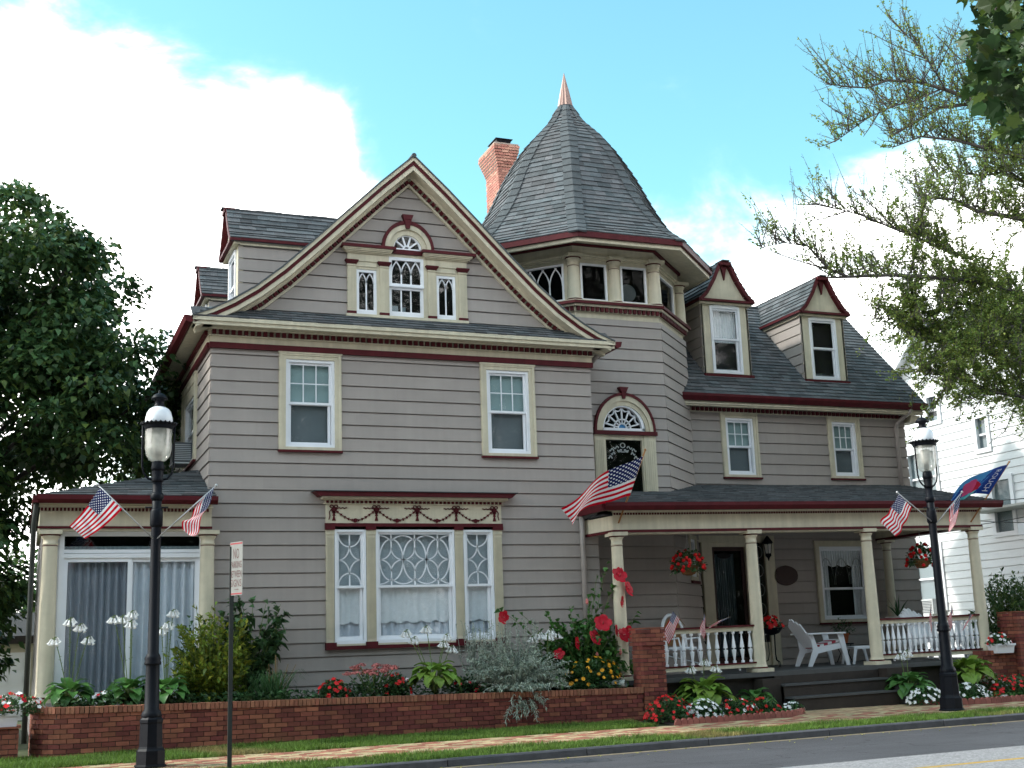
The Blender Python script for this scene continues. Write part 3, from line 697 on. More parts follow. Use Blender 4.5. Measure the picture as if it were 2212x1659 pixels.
# applied garlands
mb = MB(); n0, n1 = .06, .076
posts = [2.285, 3.105, 3.91, 4.70, 5.49]
def blob(cu, cz, r, rz=None, n=10): F0.poly(mb, ellipse(cu, cz, r, rz or r, n, 0, 2*math.pi)[:-1], n0, n1)
def ribbon(u, z, s, L): F0.bar(mb, [(u+s*L*k/8, z+.010*math.sin(k*1.9)) for k in range(9)], .016, n0, n1)
for i, c in enumerate(posts):
    for s_ in (-1, 1):
        F0.bar(mb, ellipse(c+s_*.04, 3.775, .034, .024, 10, 0, 2*math.pi), .017, n0, n1)
        if (i, s_) == (0, -1) or (i, s_) == (4, 1): F0.bar(mb, [(c+s_*.05, 3.72), (c+s_*.085, 3.67), (c+s_*.075, 3.60), (c+s_*.095, 3.53)], .016, n0, n1)
        else: F0.bar(mb, [(c+s_*.03, 3.72), (c+s_*.09, 3.745)], .02, n0, n1); ribbon(c+s_*.08, 3.745, s_, .17)
    blob(c, 3.715, .055, .05); blob(c, 3.665, .035, .03)
    F0.poly(mb, [(c-.03, 3.60), (c+.03, 3.60), (c+.008, 3.66), (c-.008, 3.66)], n0, n1); F0.poly(mb, [(c-.035, 3.51), (c+.035, 3.51), (c+.01, 3.60), (c-.01, 3.60)], n0, n1)
for a, b in zip(posts[:-1], posts[1:]):
    for k in range(11):
        t = k/10; u = a+.06+(b-a-.12)*t; z = 3.68-.165*math.sin(math.pi*t)
        if k == 5: blob(u, z-.0, .042); continue
        t2 = (k+1)/10; u2 = a+.06+(b-a-.12)*t2; z2 = 3.68-.165*math.sin(math.pi*t2)
        F0.bar(mb, [(u, z), (u2, z2)], .010, n0, n1)
        d = 1 if k < 5 else -1; v = Vector((u2-u, z2-z)).normalized(); q = Vector((-v.y, v.x)); p = Vector((u, z))
        F0.poly(mb, [tuple(p-v*d*.028), tuple(p+v*d*.024+q*.028), tuple(p+v*d*.024-q*.028)][::1], n0, n1+.001)
mb.build('garland', 'maroon', tri)

# ---- arched stair window of the tower
mb = MB()
C_, Zc = 8.90, 5.56
arch_ring(mb, FT, C_, Zc, .52, .57, .60, .67, 0, .05, 0); arch_ring(mb, FT, C_, Zc, .60, .67, .685, .785, 0, .085, 0); arch_ring(mb, FT, C_, Zc, .685, .785, .735, .845, 0, .11, 1)
FT.box(mb, C_-.745, C_+.76, 0, .12, 5.475, 5.56, 1)
for a, b in ((C_-.735, C_-.50), (C_+.45, C_+.735)):
    FT.box(mb, a, b, 0, .06, 4.22, 5.475, 0)
    for k in range(5): q = a+(b-a)*(.12+.17*k); FT.box(mb, q, q+.012, .06, .068, 4.22, 5.36, 0)
FT.box(mb, C_-.50, C_+.45, -.02, .04, 5.375, 5.475, 0); FT.box(mb, C_-.50, C_-.46, -.04, .03, 4.22, 5.375, 0); FT.box(mb, C_+.41, C_+.45, -.04, .03, 4.22, 5.375, 0)
FT.poly(mb, [(8.86, 6.27), (8.92, 6.27), (8.95, 6.42), (8.83, 6.42)], 0, .13, 1); FT.poly(mb, [(8.83, 6.42), (8.95, 6.42), (9.005, 6.525), (8.775, 6.525)], 0, .14, 1)
aw = mb.build('arched_window', ['cream', 'maroon'], house)
mb = MB(); arch_ring(mb, FT, C_-.02, Zc+.03, .46, .51, .525, .575, -.05, .03, 0, 24); FT.box(mb, C_-.54, C_+.50, -.05, .03, 5.56, 5.635); c, z = C_-.02, 5.64
n0, n1 = -.045, .0
for k in range(7):
    t = R(13+k*154/6); FT.bar(mb, [(c+.20*math.cos(t), z+.20*math.sin(t)), (c+.42*math.cos(t), z+.45*math.sin(t))], .026, n0, n1)
    FT.bar(mb, [(c+.10*math.cos(t), z+.10*math.sin(t)), (c+.20*math.cos(t), z+.20*math.sin(t))], .016, n0, n1)
    if k < 6:
        t2 = R(13+(k+1)*154/6); p, q = (c+.42*math.cos(t), z+.45*math.sin(t)), (c+.42*math.cos(t2), z+.45*math.sin(t2)); tm = (t+t2)/2
        FT.bar(mb, [((1-s)**2*p[0]+2*s*(1-s)*(c+.30*math.cos(tm))+s*s*q[0], (1-s)**2*p[1]+2*s*(1-s)*(z+.32*math.sin(tm))+s*s*q[1]) for s in np.linspace(0, 1, 7)], .022, n0, n1)
arch_ring(mb, FT, c, z, .185, .185, .21, .21, n0, n1, 0, 14); arch_ring(mb, FT, c, z, .09, .09, .11, .11, n0, n1, 0, 12); mb.build('muntin', 'white', aw)
mb = MB(); FT.poly(mb, ellipse(c, Zc+.04, .5, .55), -.075, -.06); mb.build('pane', 'dark_glass', aw)
mb = MB(); FT.poly(mb, ellipse(c, z, .085, .085, 10), -.05, -.04); mb.build('jewel', 'blue_glass', aw)
mb = MB(); FT.box(mb, C_-.48, C_+.43, -.06, -.05, 4.22, 5.39); mb.build('pane', 'dark_glass', aw)
mb = MB(); z = 5.15
for s_ in (-1, 1):
    for (u, dz, L, a0) in ((.16, .07, .12, -.3), (.27, .02, .10, -.9), (.31, -.14, .09, -1.2), (.08, .0, .10, .2), (.24, -.06, .09, -.5)):
        FT.bar(mb, [(c+s_*(u+L*(k/6-.5)), z+dz+.03*math.sin(k*1.1+a0)) for k in range(7)], .022, -.049, -.044)
FT.bar(mb, ellipse(c, z+.12, .055, .05, 12, 0, 2*math.pi), .018, -.049, -.044); FT.bar(mb, ellipse(c, z+.01, .10, .035, 12, math.pi, 2*math.pi), .018, -.049, -.044); mb.build('etched_scroll', 'lead', aw)
mb = MB(); FT.box(mb, C_-.7, C_+.7, -.5, -.48, 4.1, 6.3); mb.build('room_shadow_panel', 'dark', aw)  # near-black panel stands in for the tower's dark interior
# ---- tower: cupola, eaves, bell roof
SH_ = TX1-TX0
def octagon(rin, c=TC): # corners starting with the front face's left corner, anticlockwise seen from above -> front-left, front-right, right-front ...
    rc = rin/math.cos(math.pi/8)
    return [Vector((c.x+rc*math.cos(R(-112.5+45*k)), c.y+rc*math.sin(R(-112.5+45*k)))) for k in range(8)]
RIN = TC.y-TY
def oct_faces(rin): P = octagon(rin); return [(P[k], P[(k+1) % 8]) for k in range(8)]
TCR = Vector((8.90, 3.10))                          # the roof's own axis
def oct_band(mb, r0, r1, z0, z1, mi=0, ks=range(8), c=TC, rise=0):
    A, B = octagon(r0, c), octagon(r1, c)
    for k in ks:
        a, b, c, d = A[k], A[(k+1) % 8], B[(k+1) % 8], B[k]
        mb.prism([(a.x, a.y, z0), (b.x, b.y, z0), (c.x, c.y, z0), (d.x, d.y, z0)], (0, 0, z1-z0), mi)
mb = MB()
VIS = (6, 7, 0, 1, 2)
oct_band(mb, RIN-.3, RIN+.02, 8.06, 8.19, 0)
oct_band(mb, RIN-.3, RIN+.06, 8.19, 8.29, 0); oct_band(mb, RIN-.3, RIN+.14, 8.29, 8.34, 0); oct_band(mb, RIN-.3, RIN+.20, 8.34, 8.40, 1); oct_band(mb, RIN-.3, RIN+.16, 8.40, 8.43, 0)
oct_band(mb, RIN-.35, RIN-.02, 9.42, 9.77, 0); oct_band(mb, RIN-.35, RIN+.04, 9.46, 9.50, 0); oct_band(mb, RIN-.35, RIN+.05, 9.70, 9.765, 1)
belt = mb.build('cornice', ['cream', 'maroon'], house)
for k in (7, 0, 1):
    a, b = octagon(RIN)[k], octagon(RIN)[(k+1) % 8]; fr = Frame(a, b-a); dentil_row(fr, -.02, (b-a).length+.02, .06, .12, 8.195, 8.288, .112, belt)
# body behind the visible faces below the belt
mb = MB()
for k in (2, 3, 4, 5, 6, 7):
    a, b = octagon(RIN)[k], octagon(RIN)[(k+1) % 8]; fr = Frame(a, b-a); fr.box(mb, 0, (b-a).length, -.14, -.002, 6.3, 8.06)
for k in (2, 3, 4, 5, 6):
    a, b = octagon(RIN)[k], octagon(RIN)[(k+1) % 8]; fr = Frame(a, b-a); fr.box(mb, 0, (b-a).length, -.2, -.06, 8.43, 9.42)
mb.build('wall', 'cream', house)
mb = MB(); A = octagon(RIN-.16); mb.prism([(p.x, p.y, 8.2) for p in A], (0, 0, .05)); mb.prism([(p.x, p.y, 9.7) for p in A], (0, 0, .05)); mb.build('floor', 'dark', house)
def column(c, z0, z1, r, name='column', parent=house, ring=True, square=True, warp=None, plinth=.0, half=None):
    H = z1-z0
    prof = [(r*1.18, z0), (r*1.2, z0+.04), (r*1.05, z0+.06), (r*1.0, z0+.09), (r*.99, z0+H*.33), (r*.86, z1-.20), (r*.86, z1-.19), (r*.93, z1-.185), (r*.93, z1-.165), (r*.86, z1-.16), (r*.86, z1-.09), (r*1.04, z1-.06), (r*1.1, z1-.03)]
    mb = MB(); mb.lathe(prof, (c[0], c[1], 0), 20)
    if warp: mb.warp(warp)
    o = mb.build(name, 'cream', parent, smooth=True)
    for p in o.data.polygons:
        if len(p.vertices) > 4: p.use_smooth = False
    mb = MB(); mb.lathe([(r*1.12, z1-.034), (r*1.2, z1-.012)], (c[0], c[1], 0), 20); mb2 = MB().lathe([(r*.885, z1-.21), (r*.885, z1-.198)], (c[0], c[1], 0), 20)
    mb3 = MB().lathe([(r*1.2, z0-.001), (r*1.24, z0+.03)], (c[0], c[1], 0), 20)
    for nm_, q_ in (('collar', mb), ('neck_ring', mb2), ('base_ring', mb3)):
        if warp: q_.warp(warp)
        q_.build(nm_, 'maroon', o)
    mb = MB(); q = r*1.32; mb.box(c[0]-q, c[0]+q, c[1]-q, c[1]+q, z1-.012, z1+.06)
    if warp: mb.warp(warp)
    mb.build('abacus', 'cream', o); mb = MB()
    if plinth: q = r*1.55; mb.box(c[0]-q, c[0]+q, c[1]-q, c[1]+q, z0-plinth, z0)
    if mb.v:
        if warp: mb.warp(warp)
        mb.build('plinth', 'cream', o)
    return o
cup = []
P8 = octagon(RIN-.03)
for k in (0, 1, 2, 7): cup.append(column(P8[k], 8.43, 9.42, .15))
a, b = octagon(RIN-.03)[0], octagon(RIN-.03)[1]; column((a+b)/2, 8.43, 9.42, .14)
def cupola_window(fr, u0, u1, style):
    mb = MB(); z0, z1 = 8.43, 9.42
    fr.box(mb, u0-.2, u0, -.14, -.07, z0, z1); fr.box(mb, u1, u1+.2, -.14, -.07, z0, z1); fr.box(mb, u0, u1, -.14, -.07, z1-.09, z1); fr.box(mb, u0, u1, -.14, -.05, z0, z0+.04)
    wd = mb.build('window', 'cream', house)
    mb = MB(); rect_ring(mb, fr, u0, u1, z0+.04, z1-.09, .045, -.11, -.05); mb.build('sash', 'white', wd)
    mb = MB(); fr.box(mb, u0+.02, u1-.02, -.10, -.094, z0+.06, z1-.11); mb.build('pane', 'screen_glass', wd)
    if style == 'gothic':
        mb = MB(); gothic(mb, fr, u0+.045, u1-.045, z0+.085, z1-.135, 4, .03, -.093, -.072); mb.build('muntin', 'white', wd)
    if style == 'fan':
        mb = MB(); c = fr.p((u0+u1)/2-.06, -.36, 8.78); mb.lathe([(.20, 0), (.21, .03), (.21, .09), (.20, .12)], c, 20, M=Matrix.Rotation(R(90), 3, 'X'))
        for t in range(0, 360, 60): mb.tube([c, c+fr.U*.19*math.cos(R(t))+Vector((0, 0, .19*math.sin(R(t))))], .02, 6)
        mb.build('ventilator', 'ac_pale', wd)
    return wd
def oframe(k, r=RIN): a, b = octagon(r)[k], octagon(r)[(k+1) % 8]; return Frame(a, b-a), (b-a).length
fr, L_ = oframe(0); cupola_window(fr, .19, L_/2-.17, ''); cupola_window(fr, L_/2+.17, L_-.19, 'fan')
fr, L_ = oframe(7); cupola_window(fr, .45, L_-.25, 'gothic')
fr, L_ = oframe(1); cupola_window(fr, .35, L_-.35, '')
mb = MB(); oct_band(mb, RIN-.62, RIN-.60, 8.44, 9.6); mb.build('room_shadow_panel', 'dark', house)  # dark octagon inside the cupola, painting its windows' inner shade
# eaves
REI = 3.0
mb = MB(); oct_band(mb, REI-.06, REI, 9.535, 9.62, 0, c=TCR); oct_band(mb, REI-.09, REI+.07, 9.62, 9.755, 1, c=TCR)
A, B = octagon(REI-.05, TCR), octagon(RIN-.06, TC)
for k in range(8): mb.add([(A[k].x, A[k].y, 9.56), (A[(k+1) % 8].x, A[(k+1) % 8].y, 9.56), (B[(k+1) % 8].x, B[(k+1) % 8].y, 9.775), (B[k].x, B[k].y, 9.775)], [(3, 2, 1, 0)], 0)
eave = mb.build('eaves', ['cream', 'maroon'], house)
BELL = [(3.32, 9.74), (2.96, 10.03), (2.64, 10.36), (2.39, 10.68), (2.16, 11.02), (1.90, 11.50), (1.64, 12.04), (1.36, 12.52), (1.07, 12.95), (.70, 13.34), (.385, 13.68), (.20, 14.04)]
def spline(P, n):                                  # Catmull-Rom through the profile
    out = []; Q = [P[0]]+P+[P[-1]]
    for i in range(1, len(Q)-2):
        p0, p1, p2, p3 = map(Vector, (Q[i-1], Q[i], Q[i+1], Q[i+2]))
        for k in range(n):
            t = k/n; out.append(tuple(.5*((2*p1)+(p2-p0)*t+(2*p0-5*p1+4*p2-p3)*t*t+(3*p1-p0-3*p2+p3)*t**3)))
    return out+[P[-1]]
BP = spline(BELL, 6)
mb = MB(); V = []; F = []
for r, z in BP:
    for k in range(8): a = R(-112.5+45*k); V.append((TCR.x+(r-.015)*math.cos(a), TCR.y+(r-.015)*math.sin(a), z))
for i in range(len(BP)-1):
    for k in range(8): F.append((i*8+k, i*8+(k+1) % 8, i*8+8+(k+1) % 8, i*8+8+k))
mb.add(V, F+[tuple(range(7, -1, -1))]); troof = mb.build('tower_roof', 'roof_felt', house)
BL = poly_len(BP)
def bell_at(s): q = on_poly(BP, BL, min(s, BL[-1])); return q.x, q.y
for k in range(8):
    a0, a1 = R(-112.5+45*k), R(-67.5+45*k); ca, cb = Vector((math.cos(a0), math.sin(a0), 0)), Vector((math.cos(a1), math.sin(a1), 0)); nn = (ca+cb).normalized()
    s = 0; vis = k in (6, 7, 0, 1, 2); Cc = Vector((TCR.x, TCR.y, 0))
    while s < BL[-1]-.03:
        e = min(s+.185, BL[-1]); r0, z0 = bell_at(s); r1, z1 = bell_at(e)
        A, B = Cc+ca*r0+Vector((0, 0, z0)), Cc+cb*r0+Vector((0, 0, z0)); C2, D2 = Cc+cb*r1+Vector((0, 0, z1)), Cc+ca*r1+Vector((0, 0, z1))
        L0 = (B-A).length; up = (C2+D2-A-B).normalized(); out = (B-A).cross(up).normalized(); out = out if out.dot(nn) > 0 else -out
        u = -random.random()*.25
        while u < L0:
            wv = random.uniform(.19, .34) if vis else .8
            t0, t1 = max(u, 0)/L0, min(u+wv-.004, L0)/L0; u += wv
            if (t1-t0)*L0 < .02: continue
            p, q = A.lerp(B, t0), A.lerp(B, t1); p2, q2 = D2.lerp(C2, t0), D2.lerp(C2, t1); h = random.choice((.025, .028, .034))
            SHING.add([p, q, q+out*h, p+out*h, p2+out*.003, q2+out*.003], [(0, 1, 2, 3), (3, 2, 5, 4), (0, 3, 4), (1, 5, 2)], troof, shade=random.choice((.2, .4, .5, .5, .6, .75, .9)), tone=random.random())
        s += .158
    # hip caps along the corner
    if k in (7, 0, 1, 2, 6):
        s = 0; tl = [(-math.sin(a0), math.cos(a0))]
        n_in0 = Vector((math.cos(a0-R(22.5)), math.sin(a0-R(22.5)), 0)); n_in1 = Vector((math.cos(a0+R(22.5)), math.sin(a0+R(22.5)), 0))
        e0 = Vector((n_in0.y, -n_in0.x, 0)); e1 = Vector((-n_in1.y, n_in1.x, 0))
        while s < BL[-1]-.12:
            r0, z0 = bell_at(s); r1, z1 = bell_at(min(s+.30, BL[-1])); wd = .215*min(1, r0/1.2+.2); w1 = .215*min(1, r1/1.2+.2)
            P0, P1 = Cc+ca*(r0+.065)+Vector((0, 0, z0)), Cc+ca*(r1+.026)+Vector((0, 0, z1))
            Lw, Rw = P0+e0*wd-n_in0*.004, P0+e1*wd-n_in1*.004; Lt, Rt = P1+e0*w1-n_in0*.002, P1+e1*w1-n_in1*.002; dn = Vector((0, 0, -.03))-ca*.03
            SHING.add([Lw, P0, Rw, Lt, P1, Rt, Lw+dn, P0+dn, Rw+dn], [(0, 1, 4, 3), (1, 2, 5, 4), (0, 6, 7, 1), (1, 7, 8, 2)], troof, shade=random.uniform(.2, .5), tone=.2); s += .225
mb = MB()
n = 12; mb.lathe([(.215, 14.01), (.205, 14.07)], (TCR.x, TCR.y, 0), n); fin0 = mb.build('finial_collar', 'roof_felt', troof)
mb = MB(); V = []; F = []
for r, z in ((.20, 14.05), (.17, 14.20), (.12, 14.45), (.055, 14.74), (.004, 14.99)):
    for k in range(24): a = 2*math.pi*k/24; q = r*(1 if k % 2 else .86); V.append((TCR.x+q*math.cos(a), TCR.y+q*math.sin(a), z))
for i in range(4):
    for k in range(24): F.append((i*24+k, i*24+(k+1) % 24, i*24+24+(k+1) % 24, i*24+24+k))
mb.add(V, F); mb.build('copper_finial', 'copper', troof)

# ---- wing roof with two dormers
WE, WS, WZ = 1.93, 1.03, 6.72                       # eave line Y, slope, eave height
RY = 5.0; RZ = WZ+(RY-WE)*WS
def wroof_z(y): return WZ+(y-WE)*WS
mb = MB(); mb.prism([(10.4, WE, WZ), (10.4, RY, RZ), (10.4, 8.1, WZ), (10.4, 8.1, WZ-.12), (10.4, RY, RZ-.14), (10.4, WE, WZ-.12)], (17.98-10.4, 0, 0)); wroof = mb.build('roof', 'roof_felt', house)
sl_ = math.hypot(RY-WE, RZ-WZ)
DORM = [(12.64, .66), (15.47, .62)]
def in_dormer(u, s):
    return False
shingles(SHING, wroof, (10.6, WE-.02, WZ+.0), (1, 0, 0), (0, 1, WS), sl_, lambda s: .0, lambda s: 7.38)
mb = MB(); mb.tube([(10.6, RY, RZ+.0), (17.99, RY, RZ)], .05, 8); mb.build('ridge_cap', 'shingle', wroof, attrs={'shade': .3, 'tone': .2})
mb = MB()
mb.box(11.0, 17.92, WE+.02, 2.36, 6.50, 6.53, 0); mb.box(11.0, 17.92, WE+.06, WE+.10, 6.46, 6.60, 0); mb.box(11.2, WX1+.03, 2.33, 2.39, 6.39, 6.40, 0); mb.box(11.2, WX1+.03, 2.32, 2.39, 6.40, 6.49, 0)
mb.box(17.62, 17.9, 2.1, 2.6, 6.3, 6.46, 0)
wc = mb.build('cornice', ['cream', 'maroon'], house)
dentil_row(FW, 11.3, WX1+.03, .07, .125, 6.402, 6.488, .118, wc)
mb = MB(); mb.prism([(10.9, WE-.10, WZ+.01), (10.9, WE-.10, WZ-.05), (10.9, WE-.02, WZ-.15), (10.9, WE+.05, WZ-.15), (10.9, WE+.05, WZ)], (7.08, 0, 0)); mb.build('gutter', 'maroon', house)
# right rake board
mb = MB(); mb.prism([(17.97, WE, WZ-.02), (17.97, RY, RZ-.02), (17.97, RY, RZ-.2), (17.97, WE, WZ-.2)], (.03, 0, 0)); mb.build('rake_board', 'maroon', house)

def dormer(dir_, c, hw, z_base, z_eave, z_top, depth, roofz, parent=house, front=2.50):
    """gabled dormer. dir_ 'front': faces -Y at Y=front; 'left': faces -X at X=front. c is the centre along the wall."""
    fr = Frame((0, front), (1, 0)) if dir_ == 'front' else Frame((front, 0), (0, -1))
    cu = c if dir_ == 'front' else -c
    d = MB(); fr.box(d, cu-hw, cu-hw+.27, -.1, .0, z_base, z_eave); fr.box(d, cu+hw-.27, cu+hw, -.1, .0, z_base, z_eave); fr.box(d, cu-hw+.27, cu+hw-.27, -.1, 0, z_eave-.12, z_eave); fr.box(d, cu-hw+.27, cu+hw-.27, -.1, 0, z_base, z_base+.06)
    body = d.build('dormer', 'cream', parent)
    # cheeks with lap boards
    for s_ in (-1, 1):
        O = fr.p(cu+s_*hw, 0, 0); U = -fr.N if s_ > 0 else fr.N
        cf = Frame(O, U)
        if s_ < 0: cf = Frame(O-fr.N*depth, fr.N); L_, R_ = 0, depth
        else: L_, R_ = 0, depth
        tmp = Pieces(house, 'siding_board', 'taupe'); back = MB()
        siding(tmp, None, cf, z_base-.1, z_eave+.0, L_, R_, back=back, proud=.022, thick=.05)
        o = back.build('cheek', 'taupe', body)
        for V, F, _, sh, t in tmp.L: BOARD.L.append((V, F, body, sh, t))
    # gable roof
    ov = .17; so = .20; rb = (z_top-z_eave)/(hw+.02)
    prof = [(0, z_top), (.10, z_top-.012), (.19, z_top-.07), (hw*.56, z_eave+(z_top-z_eave)*.55), (hw*.9, z_eave+.18), (hw+so*.55, z_eave+.02), (hw+so*.6, z_eave-.02)]
    md = MB()
    for s_ in (-1, 1):
        for (a, za), (b, zb) in zip(prof[:-2], prof[1:-1]):
            md.prism([fr.p(cu+s_*a, ov, za), fr.p(cu+s_*b, ov, zb), fr.p(cu+s_*b, ov, zb-.07), fr.p(cu+s_*a, ov, za-.07)], -fr.N*(depth+ov))
    rf = md.build('dormer_roof', 'roof_felt', body)
    for s_ in (-1, 1):
        for (a, za), (b, zb) in zip(prof[:-2], prof[1:-1]):
            Lq = math.hypot(b-a, zb-za); Sv = (fr.U*(-s_*(b-a)) + Vector((0, 0, za-zb)))
            O = fr.p(cu+s_*b, ov+.01, zb+.002)
            shingles(SHING, rf, O, -fr.N, Sv, Lq, lambda s: 0, lambda s: depth+ov, course=.14)
    # pediment, barge boards, eaves trim, drop ornament
    md = MB()
    pts = [(cu-x, z-.04) for x, z in prof[:-1]][::-1]+[(cu+x, z-.04) for x, z in prof[1:-1]]
    fr.poly(md, pts, -.02, .06, 0)
    for s_ in (-1, 1):
        Q = [(cu+s_*x, z) for x, z in prof[1:-1]]
        for (ua, za), (ub, zb) in zip(Q[:-1], Q[1:]):
            t = Vector((ub-ua, zb-za)).normalized(); n = Vector((t.y, -t.x)); n = -n if n.y > 0 else n
            fr.poly(md, [(ua, za+.008), (ub, zb+.008), (ub+n.x*.085, zb+n.y*.085), (ua+n.x*.085, za+n.y*.085)], .06, ov+.02, 1)
    fr.box(md, cu-hw-.13, cu+hw+.13, -.02, ov+.01, z_eave-.035, z_eave+.02, 1)
    fr.box(md, cu-hw-.07, cu+hw+.07, -.02, .10, z_eave-.085, z_eave-.036, 0)
    for s_ in (-1, 1):
        u0 = cu+s_*hw; fr.box(md, min(u0, u0+s_*.13), max(u0, u0+s_*.13), -depth, -.03, z_eave-.03, z_eave+.03, 1); fr.box(md, min(u0, u0+s_*.06), max(u0, u0+s_*.06), -depth, -.03, z_eave-.10, z_eave-.031, 0)
    fr.box(md, cu-.16, cu+.16, .0, ov+.05, z_top-.09, z_top+.0, 1); fr.box(md, cu-.1, cu+.1, -.1, ov+.09, z_top-.0, z_top+.03, 2)
    fr.poly(md, [(cu-.09, z_top-.09), (cu+.09, z_top-.09), (cu+.05, z_top-.22), (cu, z_top-.45), (cu-.05, z_top-.22)], .06, .13, 1)
    md.build('trim', ['cream', 'maroon', 'roof_felt'], body)
    md = MB(); fr.box(md, cu-hw-.03, cu+hw+.03, 0, .07, z_base-.11, z_base); md.build('sill', 'maroon', body)
    # window
    wz1 = z_eave-.12; a, b = cu-hw+.24, cu+hw-.24
    wd = MB(); rect_ring(wd, fr, a, b, z_base+.02, wz1, .055, -.08, .03); fr.poly(wd, [(a, wz1-.001)]+[(a+(b-a)*k/8, wz1+.07*math.sin(math.pi*k/8)) for k in range(1, 8)]+[(b, wz1-.001)], .0, .03); o = wd.build('window', 'white', body)
    a += .055; b -= .055; e = z_base+.075; t = wz1-.055; mid = (e+t)/2+.02
    mb2 = MB(); rect_ring(mb2, fr, a, b, mid-.02, t, .045, -.04, -.005); rect_ring(mb2, fr, a+.01, b-.01, e, mid+.02, .05, -.075, -.04); mb2.build('sash', 'white', body)
    mb2 = MB(); fr.box(mb2, a+.02, b-.02, -.03, -.024, mid, t-.03); fr.box(mb2, a+.02, b-.02, -.066, -.06, e+.02, mid); mb2.build('pane', 'glass', body)
    return body, fr, a, b, e, t, mid
def dd(*a, **k): return dormer(*a, **k)
b1, fr, a, b, e, t, mid = dd('front', 12.64, .66, 7.36, 9.18, 10.16, 3.2, wroof_z)
mb = MB(); pleats(mb, fr, a, b, mid-.05, t, -.16, .02, .07, 0, 9); mb.build('curtain', 'lace', b1)
dd('front', 15.47, .64, 7.34, 9.06, 10.0, 3.2, wroof_z)
for yc in (1.98, 6.15): dd('left', yc, .66, 7.75, 9.3, 10.16, 2.9, roof_z, front=.68)
mb = MB()
for yc in (2.0,): mb.box(.8, 3.2, yc-.5, yc+.5, 7.4, 7.5)
for xc in (12.64, 15.47): mb.box(xc-.6, xc+.6, 2.7, 2.75, 7.2, 9.0)
mb.build('room_shadow_panel', 'dark', house)  # dark sheets in place of shade inside the dormers

# ---- chimney
mb = MB(); cx0, cx1, cy0, cy1 = 8.28, 8.71, 6.2, 7.15; mb.box(cx0+.012, cx1-.012, cy0+.012, cy1-.012, 8.5, 14.24)
chim = mb.build('chimney', 'chimney_mortar', house)
CB = Pieces(house, 'chimney_brick', 'chimney_brick', 300)
def brick_course(pc, par, x0, x1, y0, y1, z, h, k, Lb=.205, faces='FL', tone=lambda: random.random()**2, d=.1):
    if 'F' in faces:
        u = x0-(Lb/2 if k % 2 else 0)
        while u < x1-.02:
            a, b = max(u, x0), min(u+Lb-.011, x1); u += Lb
            if b-a > .02: pc.obox((a, y0, z), (b-a, 0, 0), (0, d, 0), (0, 0, h-.011), par, tone=tone())
    if 'L' in faces:
        u = y0+d+.011-(0 if k % 2 else Lb/2)
        while u < y1-.02:
            a, b = max(u, y0+d+.011), min(u+Lb-.011, y1); u += Lb
            if b-a > .02: pc.obox((x0, a, z), (0, b-a, 0), (d, 0, 0), (0, 0, h-.011), par, tone=tone())
z = 11.0; k = 0
while z < 13.62: brick_course(CB, chim, cx0, cx1, cy0, cy1, z, .076, k); z += .076; k += 1
for i in range(8):
    g = min(i, 6)*.022+.02; brick_course(CB, chim, cx0-g, cx1+g, cy0-g, cy1+g, z, .072, k); z += .074; k += 1
mb = MB(); mb.box(cx0-.13, cx1+.13, cy0-.13, cy1+.13, z, z+.04)
for i in range(8): g = min(i, 6)*.022+.01; mb.box(cx0-g, cx1+g, cy0-g+.02, cy1+g, 13.64+i*.074, 13.64+i*.074+.07)
mb.build('crown', 'chimney_mortar', chim)
mb = MB(); mb.prism([(cx0+.06, cy0+.12, z+.04), (cx1-.04, cy0+.12, z+.04), (cx1+.0, cy0+.05, z+.22), (cx0+.0, cy0+.05, z+.22)], (0, .5, 0)); mb.box(cx0-.03, cx1+.03, cy0+.02, cy0+.66, z+.22, z+.235); mb.build('flue_cap', 'black_iron', chim)
CB.finish()
# ---- front porch (sheared to fit image pixels: rises a little to the right)
PT = .0145
def ptilt(p): return Vector((p.x, p.y, p.z+PT*(p.x-10.8)))
def pz(x, z): return z+PT*(x-10.8)
PX0, PX1, PY = 7.74, 16.55, -.85
colx = [7.74, 10.80, 13.66, 16.53]
for i, x in enumerate(colx): column((x, PY), .50, 3.20, .128, warp=ptilt, plinth=.07)
column((16.55, 2.18), .50, 3.20, .115, warp=ptilt, plinth=.07)
mb = MB()
mb.box(7.62, 16.68, PY-.13, PY+.13, 3.27, 3.58, 0); mb.box(16.42, 16.68, PY+.13, 2.38, 3.27, 3.58, 0)
mb.prism([(7.62, PY-.13, 3.27), (7.88, PY+.13, 3.27), (7.70, -.002, 3.27), (7.46, -.002, 3.27)], (0, 0, .31), 0)
mb.box(7.60, 16.70, PY-.155, PY-.10, 3.245, 3.30, 1); mb.prism([(7.60, PY-.155, 3.245), (7.66, PY-.13, 3.245), (7.50, -.03, 3.245), (7.44, -.03, 3.245)], (0, 0, .055), 1)
mb.box(7.63, 16.67, PY-.12, PY+.12, 3.215, 3.246, 0); mb.box(16.40, 16.70, PY+.15, 2.38, 3.245, 3.30, 1)
mb.box(7.60, 16.72, PY-.17, PY-.13, 3.64, 3.68, 0); mb.box(7.58, 16.74, PY-.30, PY-.0, 3.68, 3.70, 0); mb.box(7.62, 16.70, PY-.145, PY-.13, 3.58, 3.64, 0)
mb.warp(ptilt); beam = mb.build('porch_beam', ['cream', 'maroon'], house)
tmp = Pieces(house, 'dentil', 'maroon'); frp = Frame((0, PY), (1, 0))
n = 150
for k in range(n):
    u = 7.63+k*(16.66-7.63)/n; p = frp.p(u, .145, pz(u, 3.592)); DENT.obox(p, (.034, 0, 0), (0, -.02, 0), (0, 0, .04), beam)
